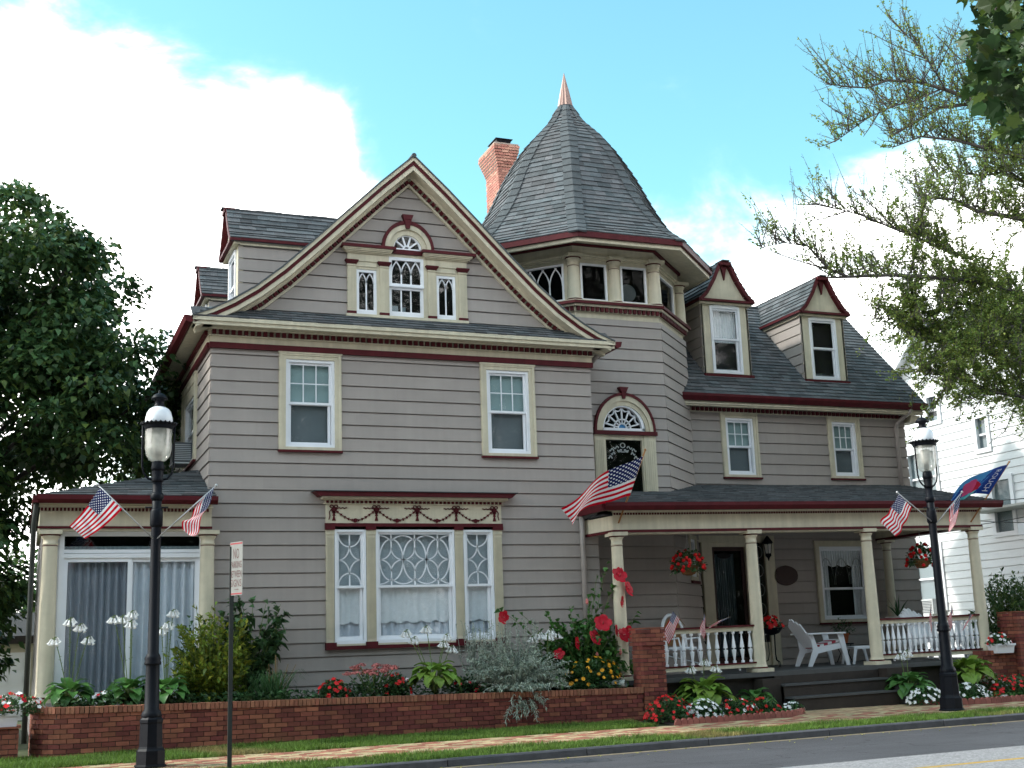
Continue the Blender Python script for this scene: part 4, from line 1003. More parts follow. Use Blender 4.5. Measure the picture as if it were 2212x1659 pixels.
# roof
EY, EZ, TZ = -1.22, 3.79, 4.60
mb = MB(); mb.prism([(7.36, EY, EZ), (17.02, EY, EZ), (17.36, 2.39, TZ), (7.36, 2.39, TZ)], (0, 0, -.06)); mb.box(7.5, 16.7, PY, 2.3, 3.60, 3.63); mb.warp(ptilt); proof = mb.build('porch_roof', 'roof_felt', house)
psl = math.hypot(2.39-EY, TZ-EZ)
shingles(SHING, proof, (7.36, EY-.02, pz(7.36, EZ)+.01), (1, 0, PT), (0, 2.39-EY, TZ-EZ), psl, lambda s: .0 if s < 1.2 else (.42 if s < 2.15 else 2.55+max(0, (s-2.15))), lambda s: 9.68+.34*s/psl)
mb = MB(); g = [(EY-.10, EZ+.015), (EY-.10, EZ-.05), (EY-.05, EZ-.13), (EY+.06, EZ-.13), (EY+.06, EZ+.005)]
mb.prism([(7.33, y, z) for y, z in g], (9.74, 0, 0)); mb.prism([(7.36-.10, -1.24, EZ+.01), (7.36, -1.24, EZ+.01), (7.36, -1.24, EZ-.13), (7.30, -1.24, EZ-.13)], (0, 1.2, 0)); mb.prism([(17.02, -1.24, EZ), (17.1, -1.24, EZ), (17.1, -1.24, EZ-.13), (17.02, -1.24, EZ-.13)], (.34, 3.6, .8)); mb.warp(ptilt); mb.build('gutter', 'maroon', house)
# ceiling and floor
mb = MB(); k = 0; y = PY+.12
mb.box(7.7, 16.6, PY+.1, 2.3, 3.50, 3.53); mb.warp(ptilt); mb.build('porch_ceiling', 'ceiling_shaded', house)
mb = MB()
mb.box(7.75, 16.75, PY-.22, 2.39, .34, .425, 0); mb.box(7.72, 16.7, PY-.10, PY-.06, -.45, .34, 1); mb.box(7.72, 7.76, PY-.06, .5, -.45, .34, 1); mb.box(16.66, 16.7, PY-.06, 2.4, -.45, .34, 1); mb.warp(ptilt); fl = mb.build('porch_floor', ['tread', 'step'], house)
# railing with turned balusters
bp = [(.036, 0), (.036, .045), (.016, .05), (.016, .062), (.020, .07), (.045, .235), (.045, .262), (.014, .268), (.014, .29), (.045, .296), (.042, .33), (.016, .52), (.014, .565), (.036, .57), (.036, .615)]
bm = MB().lathe(bp, (0, 0, 0), 8, ph=math.pi/8); tmp = bm.build('baluster', 'white', house, origin=(0, 0, 0)); bmesh_ = tmp.data; bpy.data.objects.remove(tmp)
def railing(p0, p1, n, z=.62):
    p0, p1 = Vector(p0), Vector(p1); d = (p1-p0).normalized(); q = Vector((d.y, -d.x)); mb = MB()
    def bar(w, z0, z1, mi, ext=0): a = p0-d*ext-q*w/2; mb.obox((a.x, a.y, z0), Vector((d.x, d.y, 0))*((p1-p0).length+2*ext), Vector((q.x, q.y, 0))*w, (0, 0, z1-z0), mi)
    bar(.10, z, z+.075, 0); bar(.13, z+.075, z+.105, 1); bar(.07, z+.72, z+.80, 0); bar(.14, z+.80, z+.838, 1)
    mb.warp(ptilt); r = mb.build('railing', ['cream', 'maroon'], house)
    for k in range(n):
        c = p0.lerp(p1, (k+.5)/n); link('baluster', bmesh_, (c.x, c.y, pz(c.x, z+.105)), r)
    mb = MB()
    for f in (.12, .5, .85): c = p0.lerp(p1, f); mb.lathe([(.02, z-.05), (.026, z)], (c.x, c.y, 0), 8)
    mb.warp(ptilt); mb.build('foot', 'white', r)
railing((8.22, PY), (10.70, PY), 13, .53); railing((13.78, PY), (16.42, PY), 19, .53); railing((16.53, -.72), (16.53, 2.1), 15, .53)
# steps
mb = MB(); sx0, sx1 = 10.98, 13.48
zz = [.425, .18, -.06]; yy = [PY-.22, -1.38, -1.70]
for i in range(2):
    mb.box(sx0, sx1, yy[i+1]-.03, yy[i], zz[i+1]-.035, zz[i+1], 0); mb.box(sx0, sx1, yy[i+1], yy[i+1]+.03, -.4, zz[i+1]-.035, 1)
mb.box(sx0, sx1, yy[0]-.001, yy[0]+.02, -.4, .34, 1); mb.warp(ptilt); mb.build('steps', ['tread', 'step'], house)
mb = MB(); mb.box(13.50, 14.1, -1.34, PY-.05, -.5, .36, 0); mb.box(13.5, 13.9, -1.66, -1.34, -.5, .02, 1); mb.box(10.55, 10.96, -1.3, PY-.05, -.5, .30, 0); mb.warp(ptilt); mb.build('step_cheek', ['step', 'kerb'], house)

# ---- porch wall: door, sidelights, plaque, lantern, small window
mb = MB(); z0 = .48
FW.box(mb, 11.20, 13.46, 0, .05, 3.30, 3.46, 0); FW.box(mb, 11.22, 11.30, 0, .05, z0, 3.30, 0); FW.box(mb, 13.18, 13.44, 0, .05, z0, 3.30, 0); FW.box(mb, 11.49, 11.76, -.03, .045, z0, 3.30, 0); FW.box(mb, 12.66, 12.92, -.03, .045, z0, 3.30, 0); FW.box(mb, 11.76, 12.66, -.03, .03, 3.2, 3.30, 0)
fr_d = mb.build('door_surround', 'cream', house)
mb = MB(); rect_ring(mb, FW, 11.76, 12.66, z0, 3.2, .09, -.08, -.03, 0, wb=.2); dr = mb.build('door', 'door_wood', house)
mb = MB(); FW.box(mb, 11.83, 12.6, -.06, -.052, .66, 3.13); mb.build('pane', 'dark_glass', dr)
mb = MB(); FW.poly(mb, ellipse(12.12, 3.0, .18, .07, 14, 0, 2*math.pi)[:-1], -.05, -.045); mb.build('house_sign', 'dark', dr)
mb = MB(); pleats(mb, FW, 11.85, 12.45, .7, 3.05, -.16, .015, .06, 0, 21); mb.build('curtain', 'curtain', dr)
mb = MB(); mb.lathe([(.022, 0), (.03, .02), (.03, .04), (.018, .06)], FW.p(11.80, -.02, 1.52), 10, M=Matrix.Rotation(R(90), 3, 'X')); mb.build('handle', 'copper', dr)
for a, b in ((11.30, 11.49), (12.92, 13.18)):
    mb = MB(); FW.box(mb, a, b, -.05, -.044, 1.0, 3.28); sd = mb.build('sidelight', 'dark_glass', house)
    mb = MB(); c = (a+b)/2; rr = (b-a)/2-.02
    for zz_ in (1.3, 1.75, 2.2, 2.65, 3.08): FW.bar(mb, ellipse(c, zz_, rr, .14, 14, 0, 2*math.pi), .012, -.043, -.036)
    FW.bar(mb, [(c, 1.0), (c, 3.28)], .010, -.043, -.037); mb.build('leading', 'lead', sd)
    mb = MB(); FW.box(mb, a, b, -.06, -.0, z0, 1.0); mb.build('panel', 'cream', sd)
mb = MB(); FW.box(mb, 11.2, 13.4, -.55, -.53, .4, 3.4); FW.box(mb, 14.5, 16.2, -.9, -.88, 1.2, 3.4); mb.build('room_shadow_panel', 'dark', house)  # room darkness painted as panels behind door and porch window
mb = MB(); fr = FA
rect_ring(mb, FA, 1.12, 1.70, 2.40, 3.42, .09, 0, .05); sw = mb.build('window', 'cream', house)
mb = MB(); rect_ring(mb, FA, 1.21, 1.61, 2.49, 3.33, .06, -.05, .02); mb.build('sash', 'white', sw)
mb = MB(); FA.box(mb, 1.25, 1.57, -.04, -.03, 2.53, 3.3); mb.build('pane', 'dark_glass', sw)
mb = MB(); FA.box(mb, 1.10, 1.72, 0, .08, 2.34, 2.40); mb.build('sill', 'maroon', sw)
mb = MB(); FW.poly(mb, [(13.72+.33*math.copysign(abs(math.cos(t))**1.3, math.cos(t)), 2.52+.235*math.copysign(abs(math.sin(t))**.8, math.sin(t))) for t in np.linspace(0, 2*math.pi, 24, endpoint=False)], .03, .05); mb.build('oval_plaque', 'door_wood', house)
mb = MB(); c = FW.p(13.20, .16, 0); mb.tube([FW.p(13.2, .03, 3.30), FW.p(13.2, .16, 3.36)], .02, 6, 0); mb.lathe([(.02, 3.44), (.13, 3.30), (.14, 3.27), (.10, 3.26)], c, 6, 0); mb.lathe([(.07, 3.02), (.10, 3.24)], c, 6, 1)
for k in range(6): a = k*math.pi/3; mb.tube([c+Vector((.07*math.cos(a), .07*math.sin(a), 3.02)), c+Vector((.103*math.cos(a), .103*math.sin(a), 3.26))], .008, 4, 0)
mb.lathe([(.01, 2.86), (.03, 2.93), (.08, 2.98), (.075, 3.03)], c, 6, 0); mb.build('wall_lantern', ['black_iron', 'mantle'], house)

# ---- downpipes
def pipe(P, r=.045, m_='taupe_pipe'): MB().tube(P, r, 10).build('downpipe', m_, house, smooth=True)
pipe([(7.36, -.09, 3.72), (7.36, -.09, 3.0), (7.36, -.09, .25)], .055)
MB().tube([(7.36, -.09, 3.70), (7.36, -.09, 3.77)], .075, 10).build('pipe_head', 'taupe_pipe', house)
pipe([(17.50, 1.9, 6.58), (17.48, 2.0, 6.50), (17.33, 2.28, 6.30), (17.30, 2.31, 6.16), (17.30, 2.31, 4.6)], .05)
pipe([(-2.92, -.45, 3.75), (-2.95, -.22, 3.4), (-2.95, -.16, 2.2), (-2.95, -.16, -.2)], .045, 'green_iron')
pipe([(8.02, .02, 7.08), (7.9, .15, 6.92), (7.86, .62, 6.80)], .05)
# ---- window air conditioner on the left wall
mb = MB(); mb.box(-.36, 0, 2.6, 3.2, 4.96, 5.36, 0)
for k in range(9): mb.box(-.34, -.02, 2.588, 2.6, 5.0+.038*k, 5.015+.038*k, 1)
mb.box(-.37, 0, 2.59, 3.21, 4.93, 4.958, 1); mb.build('air_conditioner', ['ac_metal', 'ac_pale'], house)

# ---- sunroom at the left
SX0, SYF = -2.80, -.10
mb = MB()
mb.box(SX0-.06, .02, SYF-.12, SYF+.12, 3.36, 3.62, 0); mb.box(SX0-.06, SX0+.18, SYF+.12, 3.6, 3.36, 3.62, 0)
mb.box(SX0-.09, .03, SYF-.15, SYF-.1, 3.335, 3.375, 1); mb.box(SX0-.05, .01, SYF-.11, SYF+.11, 3.30, 3.336, 0); mb.box(SX0-.08, .04, SYF-.17, SYF-.12, 3.70, 3.73, 0); mb.box(SX0-.06, .02, SYF-.135, SYF-.12, 3.62, 3.70, 0)
sb = mb.build('sunroom_beam', ['cream', 'maroon'], house)
fs = Frame((0, SYF), (1, 0)); n = 46
for k in range(n): u = SX0-.05+k*2.84/n; DENT.obox(fs.p(u, .135, 3.635), (.036, 0, 0), (0, -.022, 0), (0, 0, .055), sb)
for x in (SX0+.13, -.03): column((x, SYF), .50, 3.25, .14, plinth=.06)
mb = MB(); apex = (0, 3.4, 4.80)
mb.add([(SX0-.10, SYF-.40, 3.86), (.06, SYF-.40, 3.88), (.0, 1.45, 4.62), (.0, 3.8, 4.9), (SX0-.10, 6, 3.86), (0, 6, 4.9), (SX0-.10, SYF-.40, 3.80), (.06, SYF-.40, 3.82)], [(0, 1, 2), (0, 2, 3), (0, 3, 5, 4), (0, 6, 7, 1)]); sroof = mb.build('sunroom_roof', 'roof_felt', house)
A = Vector((SX0-.10, SYF-.40, 3.87)); B = Vector((.06, SYF-.40, 3.89)); Cc = Vector((0, 1.45, 4.63))
U = (B-A).normalized(); nrm = U.cross(Cc-A).normalized(); S = nrm.cross(U); S = S if S.z > 0 else -S; LS = (Cc-A).dot(S); cu_ = (Cc-A).dot(U); BL_ = (B-A).length
shingles(SHING, sroof, A, U, S, LS, lambda s: cu_*s/LS, lambda s: BL_+(cu_-BL_)*s/LS, course=.13)
A2 = Vector((SX0-.10, 5.5, 3.87)); B2 = A; U2 = (B2-A2).normalized(); C2 = Vector((0, 3.8, 4.91)); nrm = U2.cross(C2-A2).normalized(); S2 = nrm.cross(U2); S2 = S2 if S2.z > 0 else -S2; L2 = (C2-A2).dot(S2); cu2 = (C2-A2).dot(U2)
shingles(SHING, sroof, A2, U2, S2, L2, lambda s: cu2*s/L2*.2, lambda s: (B2-A2).length*(1-s/L2)+cu2*s/L2, course=.13)
mb = MB(); mb.prism([(SX0-.13, SYF-.50, 3.875), (SX0-.13, SYF-.50, 3.80), (SX0-.13, SYF-.44, 3.74), (SX0-.13, SYF-.36, 3.74), (SX0-.13, SYF-.36, 3.86)], (-SX0+.21, 0, 0)); mb.box(SX0-.19, SX0-.10, SYF-.48, 5, 3.74, 3.86); mb.build('gutter', 'maroon', house)
mb = MB(); mb.box(SX0-.08, .0, SYF-.36, SYF-.1, 3.735, 3.75); mb.build('soffit', 'cream', house)
# glazed wall with sliding doors
mb = MB(); fg = Frame((0, SYF+.04), (1, 0)); z0 = .42
fg.box(mb, -2.52, -2.44, -.06, 0, z0, 3.3); fg.box(mb, -.16, -.10, -.06, 0, z0, 3.3); fg.box(mb, -2.44, -.16, -.06, 0, 2.845, 2.92); fg.box(mb, -2.44, -.16, -.06, -.02, 2.93, 2.99); fg.box(mb, -2.44, -.16, -.06, 0, 3.22, 3.3); fg.box(mb, -2.67, -2.52, -.07, -.02, z0, 3.3); fg.box(mb, -.10, -.02, -.07, -.02, z0, 3.3); fg.box(mb, -2.44, -.16, -.06, .03, z0, .50)
gl = mb.build('sliding_door', 'white', house)
for a, b, nn in ((-2.44, -1.31, -.03), (-1.36, -.16, -.055)):
    mb = MB(); rect_ring(mb, fg, a, b, .50, 2.845, .07, nn-.025, nn); mb.build('sash', 'white', gl)
    mb = MB(); fg.box(mb, a+.05, b-.05, nn-.016, nn-.010, .55, 2.8); mb.build('pane', 'glass', gl)
mb = MB(); fg.box(mb, -2.44, -.16, -.045, -.04, 2.98, 3.23); mb.build('pane', 'dark_glass', gl)
mb = MB(); pleats(mb, fg, -2.42, -1.36, .5, 2.84, -.16, .035, .13, 0, 31); mb.build('curtain', 'curtain', gl)
mb = MB(); pleats(mb, fg, -1.33, -.18, .5, 2.84, -.15, .04, .17, 0, 33); mb.build('curtain', 'curtain_pale', gl)
mb = MB(); pleats(mb, fg, -2.44, -.16, 2.98, 3.05, -.10, .01, .07, .02, 34); mb.build('lace_trim', 'lace', gl)
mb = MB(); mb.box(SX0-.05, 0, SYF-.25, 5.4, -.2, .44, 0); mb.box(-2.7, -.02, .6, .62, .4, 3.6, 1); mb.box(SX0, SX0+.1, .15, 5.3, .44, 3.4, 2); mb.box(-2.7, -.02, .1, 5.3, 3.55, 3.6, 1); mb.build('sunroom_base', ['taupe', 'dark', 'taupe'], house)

BOARD.finish(); SHING.finish(); DENT.finish()
# ================================================================== GROUND, ROAD, PAVEMENT
def lerp(a, b, t): return a+(b-a)*t
def gz(x, y):                                      # lawn and pavement level
    if y > -1.6: return -.36+.003*x+min((y+1.6), 3)*.01
    t = (y+1.6)/-3.2; return lerp(-.36+.003*x, -.515+.0098*x, t)
def sheet(name, x0, x1, ys, mat, dz=0, nx=40, z=gz):
    V = []; F = []; xs = np.linspace(x0, x1, nx+1)
    for y in ys:
        for x in xs: V.append((x, y, z(x, y)+dz))
    n = nx+1
    for j in range(len(ys)-1):
        for i in range(nx): F.append((j*n+i, j*n+i+1, (j+1)*n+i+1, (j+1)*n+i) if ys[1] > ys[0] else (j*n+i, (j+1)*n+i, (j+1)*n+i+1, j*n+i+1))
    return struct(MB().add(V, F).build(name, mat))
KY = -4.82                                          # back of the kerb
sheet('ground', -400, 400, [KY, -4.1, -2.75, -1.6, 0, 3, 8, 30, 900], 'ground', 0, 80)
def rz(x, y): return -.515+.0098*x-.105-.016*min(abs(y+5), 6)
sheet('road', -400, 400, [-60, -30, -12, -8.2, -6, -5.0, -4.9], 'asphalt', 0, 80, rz)
sheet('road_lane', -400, 400, [-30, -12, -8.15], 'concrete', .006, 80, rz)
sheet('yellow_line', -60, 60, [-9.42, -9.30], 'line_paint', .012, 60, rz)
sheet('gutter_strip', -60, 60, [-5.16, -5.0], 'sand', .004, 60, rz)
# kerb stones
kerb = struct(link('kerb', None, (4, -4.9, -.6)))
x = -14; random.seed(3)
while x < 26:
    L_ = random.uniform(1.6, 2.6); a, b = x+.008, x+L_-.008; za, zb = gz(a, KY)+.012, gz(b, KY)+.012; j = random.uniform(-.008, .008); x += L_
    mb = MB(); mb.add([(a, -5.0+j, za-.3), (b, -5.0+j, zb-.3), (b, -4.99+j, zb-.02), (a, -4.99+j, za-.02), (a, -4.97+j, za+j), (b, -4.97+j, zb+j), (b, -4.82, zb), (a, -4.82, za), (a, -4.82, za-.3), (b, -4.82, zb-.3)], [(0, 1, 2, 3), (3, 2, 5, 4), (4, 5, 6, 7), (7, 6, 9, 8), (1, 9, 6, 5, 2), (0, 3, 4, 7, 8)]); mb.build('kerb_stone', 'kerb', kerb)
# brick pavement: zig-zag of two brick colours
walk = sheet('pavement', -14, 24, [-4.12, -2.78], 'sand', .004, 40)
PV = Pieces(walk, 'paver', 'paver', 300); random.seed(5)
Wp, Lp = .098, .196
def paver(cx, cy, rot, tone):
    hw, hl = Wp/2-.004, Lp/2-.004
    c, s = math.cos(rot), math.sin(rot); V = []
    for zz in (-.02, .012+random.uniform(-.003, .003)):
        for a, b in ((-hl, -hw), (hl, -hw), (hl, hw), (-hl, hw)):
            px, py = cx+a*c-b*s, cy+a*s+b*c; V.append((px, py, gz(px, py)+zz))
    PV.add(V, [(4, 5, 6, 7), (0, 1, 5, 4), (1, 2, 6, 5), (2, 3, 7, 6), (3, 0, 4, 7)], walk, tone=tone)
i = 0
for r_ in range(0, 14):
    y = -4.08+r_*Wp
    for q in range(-45, 118):
        x = q*Lp+(r_ % 2)*Lp/2
        zig = (q+abs((r_ % 8)-4)) % 4
        if -11 < x < 23: paver(x, y, 0, (.0 if zig < 2 else 1) if random.random() < .93 else random.random())
# landing in front of the steps: running bond, paler
for r_ in range(0, 12):
    y = -2.72+r_*Wp
    for q in range(0, 22):
        x = 10.35+q*Lp+(r_ % 2)*Lp/2
        if y < -1.72 or x > 11: 
            if x < 14.0-.25*max(0, y+2.7) and y < -1.72: paver(x, y, 0, random.uniform(.35, 1))
PV.finish()
struct(walk)

# grass: blades on the two strips and between wall and pavement
def blades(name, label, regions, n, seed, mat='grass', h=(.035, .075)):
    rg = np.random.default_rng(seed); X = []; Y = []
    for (x0, x1, y0, y1, f) in regions:
        k = int(n*f); X.append(rg.uniform(x0, x1, k)); Y.append(rg.uniform(y0, y1, k))
    X = np.concatenate(X); Y = np.concatenate(Y); k = len(X); Z = np.array([gz(a, b) for a, b in zip(X, Y)])
    a = rg.uniform(0, 2*np.pi, k); H = rg.uniform(*h, k)*(.7+.5*np.sin(X*1.7+3*np.sin(Y*2))**2); wd = rg.uniform(.004, .008, k); le = rg.uniform(.2, .9, k)*H; b = rg.uniform(0, 2*np.pi, k)
    V = np.zeros((k, 3, 3)); V[:, 0] = np.c_[X-wd*np.cos(a), Y-wd*np.sin(a), Z]; V[:, 1] = np.c_[X+wd*np.cos(a), Y+wd*np.sin(a), Z]; V[:, 2] = np.c_[X+le*np.cos(b), Y+le*np.sin(b), Z+H]
    tone = np.clip((np.sin(X*.9+1.3)+np.sin(X*2.3+Y*2)-1.1)*1.3+rg.uniform(-.2, .3, k), 0, 1)
    o = raw_mesh(name, V.reshape(-1, 3), np.arange(3*k).reshape(-1, 3), mat, {'shade': np.repeat(rg.random(k), 3), 'tone': np.repeat(tone, 3)})
    o['label'] = label; o['category'] = 'grass'; return stuff(o)
def raw_mesh(name, V, F, mat, attrs=None, parent=None, uv=None):
    c = V.mean(0); me = bpy.data.meshes.new(name); k = F.shape[1]
    me.vertices.add(len(V)); me.vertices.foreach_set('co', (V-c).ravel()); me.loops.add(F.size); me.loops.foreach_set('vertex_index', F.ravel().astype(np.int32))
    me.polygons.add(len(F)); me.polygons.foreach_set('loop_start', np.arange(0, F.size, k, dtype=np.int32)); me.update(calc_edges=True)
    me.materials.append(MT[mat])
    for a, v in (attrs or {}).items(): q = me.attributes.new(a, 'FLOAT', 'POINT'); q.data.foreach_set('value', v.astype(np.float32))
    return link(name, me, Vector(c), parent)
blades('grass', 'short green grass with dry patches in the strips along pavement and wall', [(-12, 24, -4.82, -4.10, .42), (-12, 7.4, -2.78, -1.63, .58)], 170000, 2, h=(.04, .095))
blades('grass', 'grass tufts growing over the paver edges and kerb', [(-12, 24, -4.16, -4.05, .4), (-12, 24, -4.90, -4.78, .6)], 14000, 4, h=(.035, .08))
# ================================================================== BRICKWORK OF THE FRONT GARDEN
random.seed(11)
def brick_run(pc, par, P, z0, z1, h=.0762, Lb=.21, d=.10, tone=lambda: random.random()**2, start=0):
    """courses of stretchers along a polyline P (front face), bricks sunk d behind it"""
    seg = poly_len(P); tot = seg[-1]
    def pt(s): q = on_poly(P, seg, min(max(s, 0), tot)); return Vector((q.x, q.y, 0))
    k = 0
    while z0(0)+k*h < 5:
        u = -(Lb/2 if k % 2 else 0); any_ = False
        while u < tot-.02:
            a, b = max(u, 0), min(u+Lb-.011, tot); u += Lb
            if b-a < .02: continue
            A, B = pt(a), pt(b); zb = z0((a+b)/2)+k*h
            hh = min(h-.011, z1((a+b)/2)-zb)
            if hh < .012: continue
            any_ = True; D = (B-A); n = Vector((-D.y, D.x, 0)).normalized(); n = n if n.y > .1 or abs(n.y) <= .1 and n.x > 0 else -n
            j = random.uniform(-.003, .003)
            pc.obox(A-n*j+Vector((0, 0, zb)), D, n*d, (0, 0, hh), par, tone=tone(A.x), shade=random.random())
        if not any_: break
        k += 1
pw0 = [(-2.88, -.55), (-2.86, -1.0), (-2.74, -1.30), (-2.50, -1.50), (-2.2, -1.58), (-1.8, -1.60), (7.76, -1.60)]
def wt(s): return lerp(.40, .27, min(max((s-1)/10, 0), 1))
planter = thing('planter_wall', (2.4, -1.5, -.4), 'long red brick planter wall with rowlock cap in front of the house', 'brick wall')
pw_in = [(x+(.02 if i < 3 else 0), y+.02) for i, (x, y) in enumerate(pw0)]
mb = MB(); seg = poly_len(pw_in)
for (a, b), sa, sb in zip(zip(pw_in[:-1], pw_in[1:]), seg[:-1], seg[1:]):
    D = Vector((b[0]-a[0], b[1]-a[1], 0)); n = Vector((-D.y, D.x, 0)).normalized(); n = n if n.y > -.1 else -n
    if D.y < -.2: n = Vector((1, 0, 0))
    za, zb = wt(sa)-.09, wt(sb)-.09; A, B = Vector((*a, 0)), Vector((*b, 0))
    mb.add([A+Vector((0, 0, -.7)), B+Vector((0, 0, -.7)), B+n*.2+Vector((0, 0, -.7)), A+n*.2+Vector((0, 0, -.7)), A+Vector((0, 0, za)), B+Vector((0, 0, zb)), B+n*.2+Vector((0, 0, zb)), A+n*.2+Vector((0, 0, za))], [(4, 5, 6, 7), (0, 1, 5, 4), (2, 3, 7, 6), (3, 0, 4, 7), (1, 2, 6, 5)])
core = mb.build('mortar_core', 'mortar', planter)
BR = Pieces(planter, 'brick', 'brick', 300)
brick_run(BR, core, pw0, lambda s: -.46, lambda s: wt(s)-.105, tone=lambda x: min(1, random.random()**2.6+(.55*random.random() if x < 1.6+random.uniform(-.8, .8) else 0)))
CP = Pieces(planter, 'cap_brick', 'cap_brick', 300)
seg = poly_len(pw0); s = 0
while s < seg[-1]-.03:
    A, B = on_poly(pw0, seg, s), on_poly(pw0, seg, min(s+.062, seg[-1])); D = Vector((B.x-A.x, B.y-A.y, 0)); n = Vector((-D.y, D.x, 0)).normalized(); n = n if n.y > -.1 else -n
    if D.y < -.02 and abs(D.x) < .03: n = Vector((1, 0, 0))
    j = random.uniform(-.004, .004); z = wt(s)
    CP.obox(Vector((A.x, A.y, z-.10))-n*(.018+j), D, n*.26, (0, 0, .10+random.uniform(-.003, .003)), core, tone=random.random()); s += .072
BR.finish(); CP.finish()
MB().add([(-2.8, -.6, .3), (-2.6, -1.3, .3), (-2.1, -1.42, .3), (7.6, -1.42, .18), (7.7, 0, .22), (-.02, 0, .3), (-.02, -.3, .34), (-2.8, -.3, .34)], [tuple(range(8))]).build('soil', 'soil', planter)

def pier(x0, x1, y0, y1, z0, z1, label, faces='FL', cap=True):
    t = thing('brick_pier', ((x0+x1)/2, (y0+y1)/2, z0), label, 'brick pier')
    mb = MB(); mb.box(x0+.012, x1-.012, y0+.012, y1-.012, z0, z1-.02); c = mb.build('mortar_core', 'mortar', t); P = Pieces(t, 'brick', 'brick', 300)
    z = z0; k = 0
    while z < z1-.03:
        g = .03 if (cap and z1-.30 < z < z1-.18) else (.02 if cap and z >= z1-.18 else 0)
        brick_course(P, c, x0-g, x1+g, y0-g, y1+g, z, .0762, k, faces=faces, tone=lambda: random.random()**1.6, d=.12); z += .0762; k += 1
    mb = MB(); mb.box(x0-.03, x1+.03, y0-.03, y1+.03, z, z+.025); mb.build('cap', 'brick', t, attrs={'shade': .5, 'tone': .7}); P.finish(); return t
pier(7.78, 8.25, -1.63, -1.18, -.42, 1.30, 'red brick pier with corbelled cap between planter wall and porch rail')
pier(17.09, 17.75, -1.3, -.75, -.3, 1.44, 'red brick pier at the right edge beyond the porch, beside the evergreen shrub')
pier(-4.1, -3.04, -1.45, -.7, -.5, .10, 'low brick pier at the left edge carrying a white flower box', cap=False)
lw_ = thing('low_brick_wall', (16.4, -1.0, -.3), 'short low brick wall beside the last porch column at the right', 'brick wall')
mb = MB(); mb.box(16.12, 17.08, -1.12, -.95, -.35, .56); c = mb.build('mortar_core', 'mortar', lw_); P = Pieces(lw_, 'brick', 'brick', 200)
z = -.35; k = 0
while z < .5: brick_course(P, c, 16.1, 17.08, -1.14, -.95, z, .0762, k, tone=lambda: random.random()); z += .0762; k += 1
for q in range(12): P.obox((16.1+q*.077, -1.16, z), (.067, 0, 0), (0, .22, 0), (0, 0, .10), c, tone=random.random())
P.finish()

# scalloped edging of the two flower beds
def edging(path, label):
    t = thing('bed_edging', (*path[0], gz(*path[0])), label, 'edging'); seg = poly_len(path); s = 0
    while s < seg[-1]-.1:
        A, B = on_poly(path, seg, s), on_poly(path, seg, s+.125); d = Vector((B.x-A.x, B.y-A.y, 0)); n = Vector((-d.y, d.x, 0)).normalized()*.055; m_ = (A+B)/2; z = gz(m_.x, m_.y)
        P = []
        for k in range(9): a = math.pi*k/8; P.append(Vector((m_.x, m_.y, z+.03+.095*math.sin(a)))-d.normalized()*(.060*math.cos(a)))
        P = [Vector((A.x+d.x*.01, A.y+d.y*.01, z-.05))]+P+[Vector((B.x-d.x*.01, B.y-d.y*.01, z-.05))]
        MB().prism(P, n).build('edging_block', 'edging', t, attrs={'shade': random.random()}); s += .128
    return t
edging([(7.75, -2.80), (8.3, -2.75), (9.4, -2.72), (10.4, -2.60), (10.85, -2.25)], 'scalloped terracotta edging round the flower bed left of the porch steps')
edging([(13.75, -1.75), (14.0, -2.35), (14.7, -2.62), (16.2, -2.60), (18.5, -2.55)], 'scalloped terracotta edging round the flower bed right of the porch steps')
for nm, pts in (('left', [(7.7, -2.78), (9.4, -2.7), (10.8, -2.3), (10.6, -1.2), (8.2, -.98), (7.7, -1.6)]), ('right', [(13.75, -1.75), (14.0, -2.33), (14.7, -2.6), (18.5, -2.54), (18.5, -.9), (14.1, -1.0)])):
    V = [(x, y, gz(x, y)+(.012 if k < 3 else .06)) for k, (x, y) in enumerate(pts)]
    struct(MB().add(V, [tuple(range(len(V)))]).build('flower_bed', 'soil'))

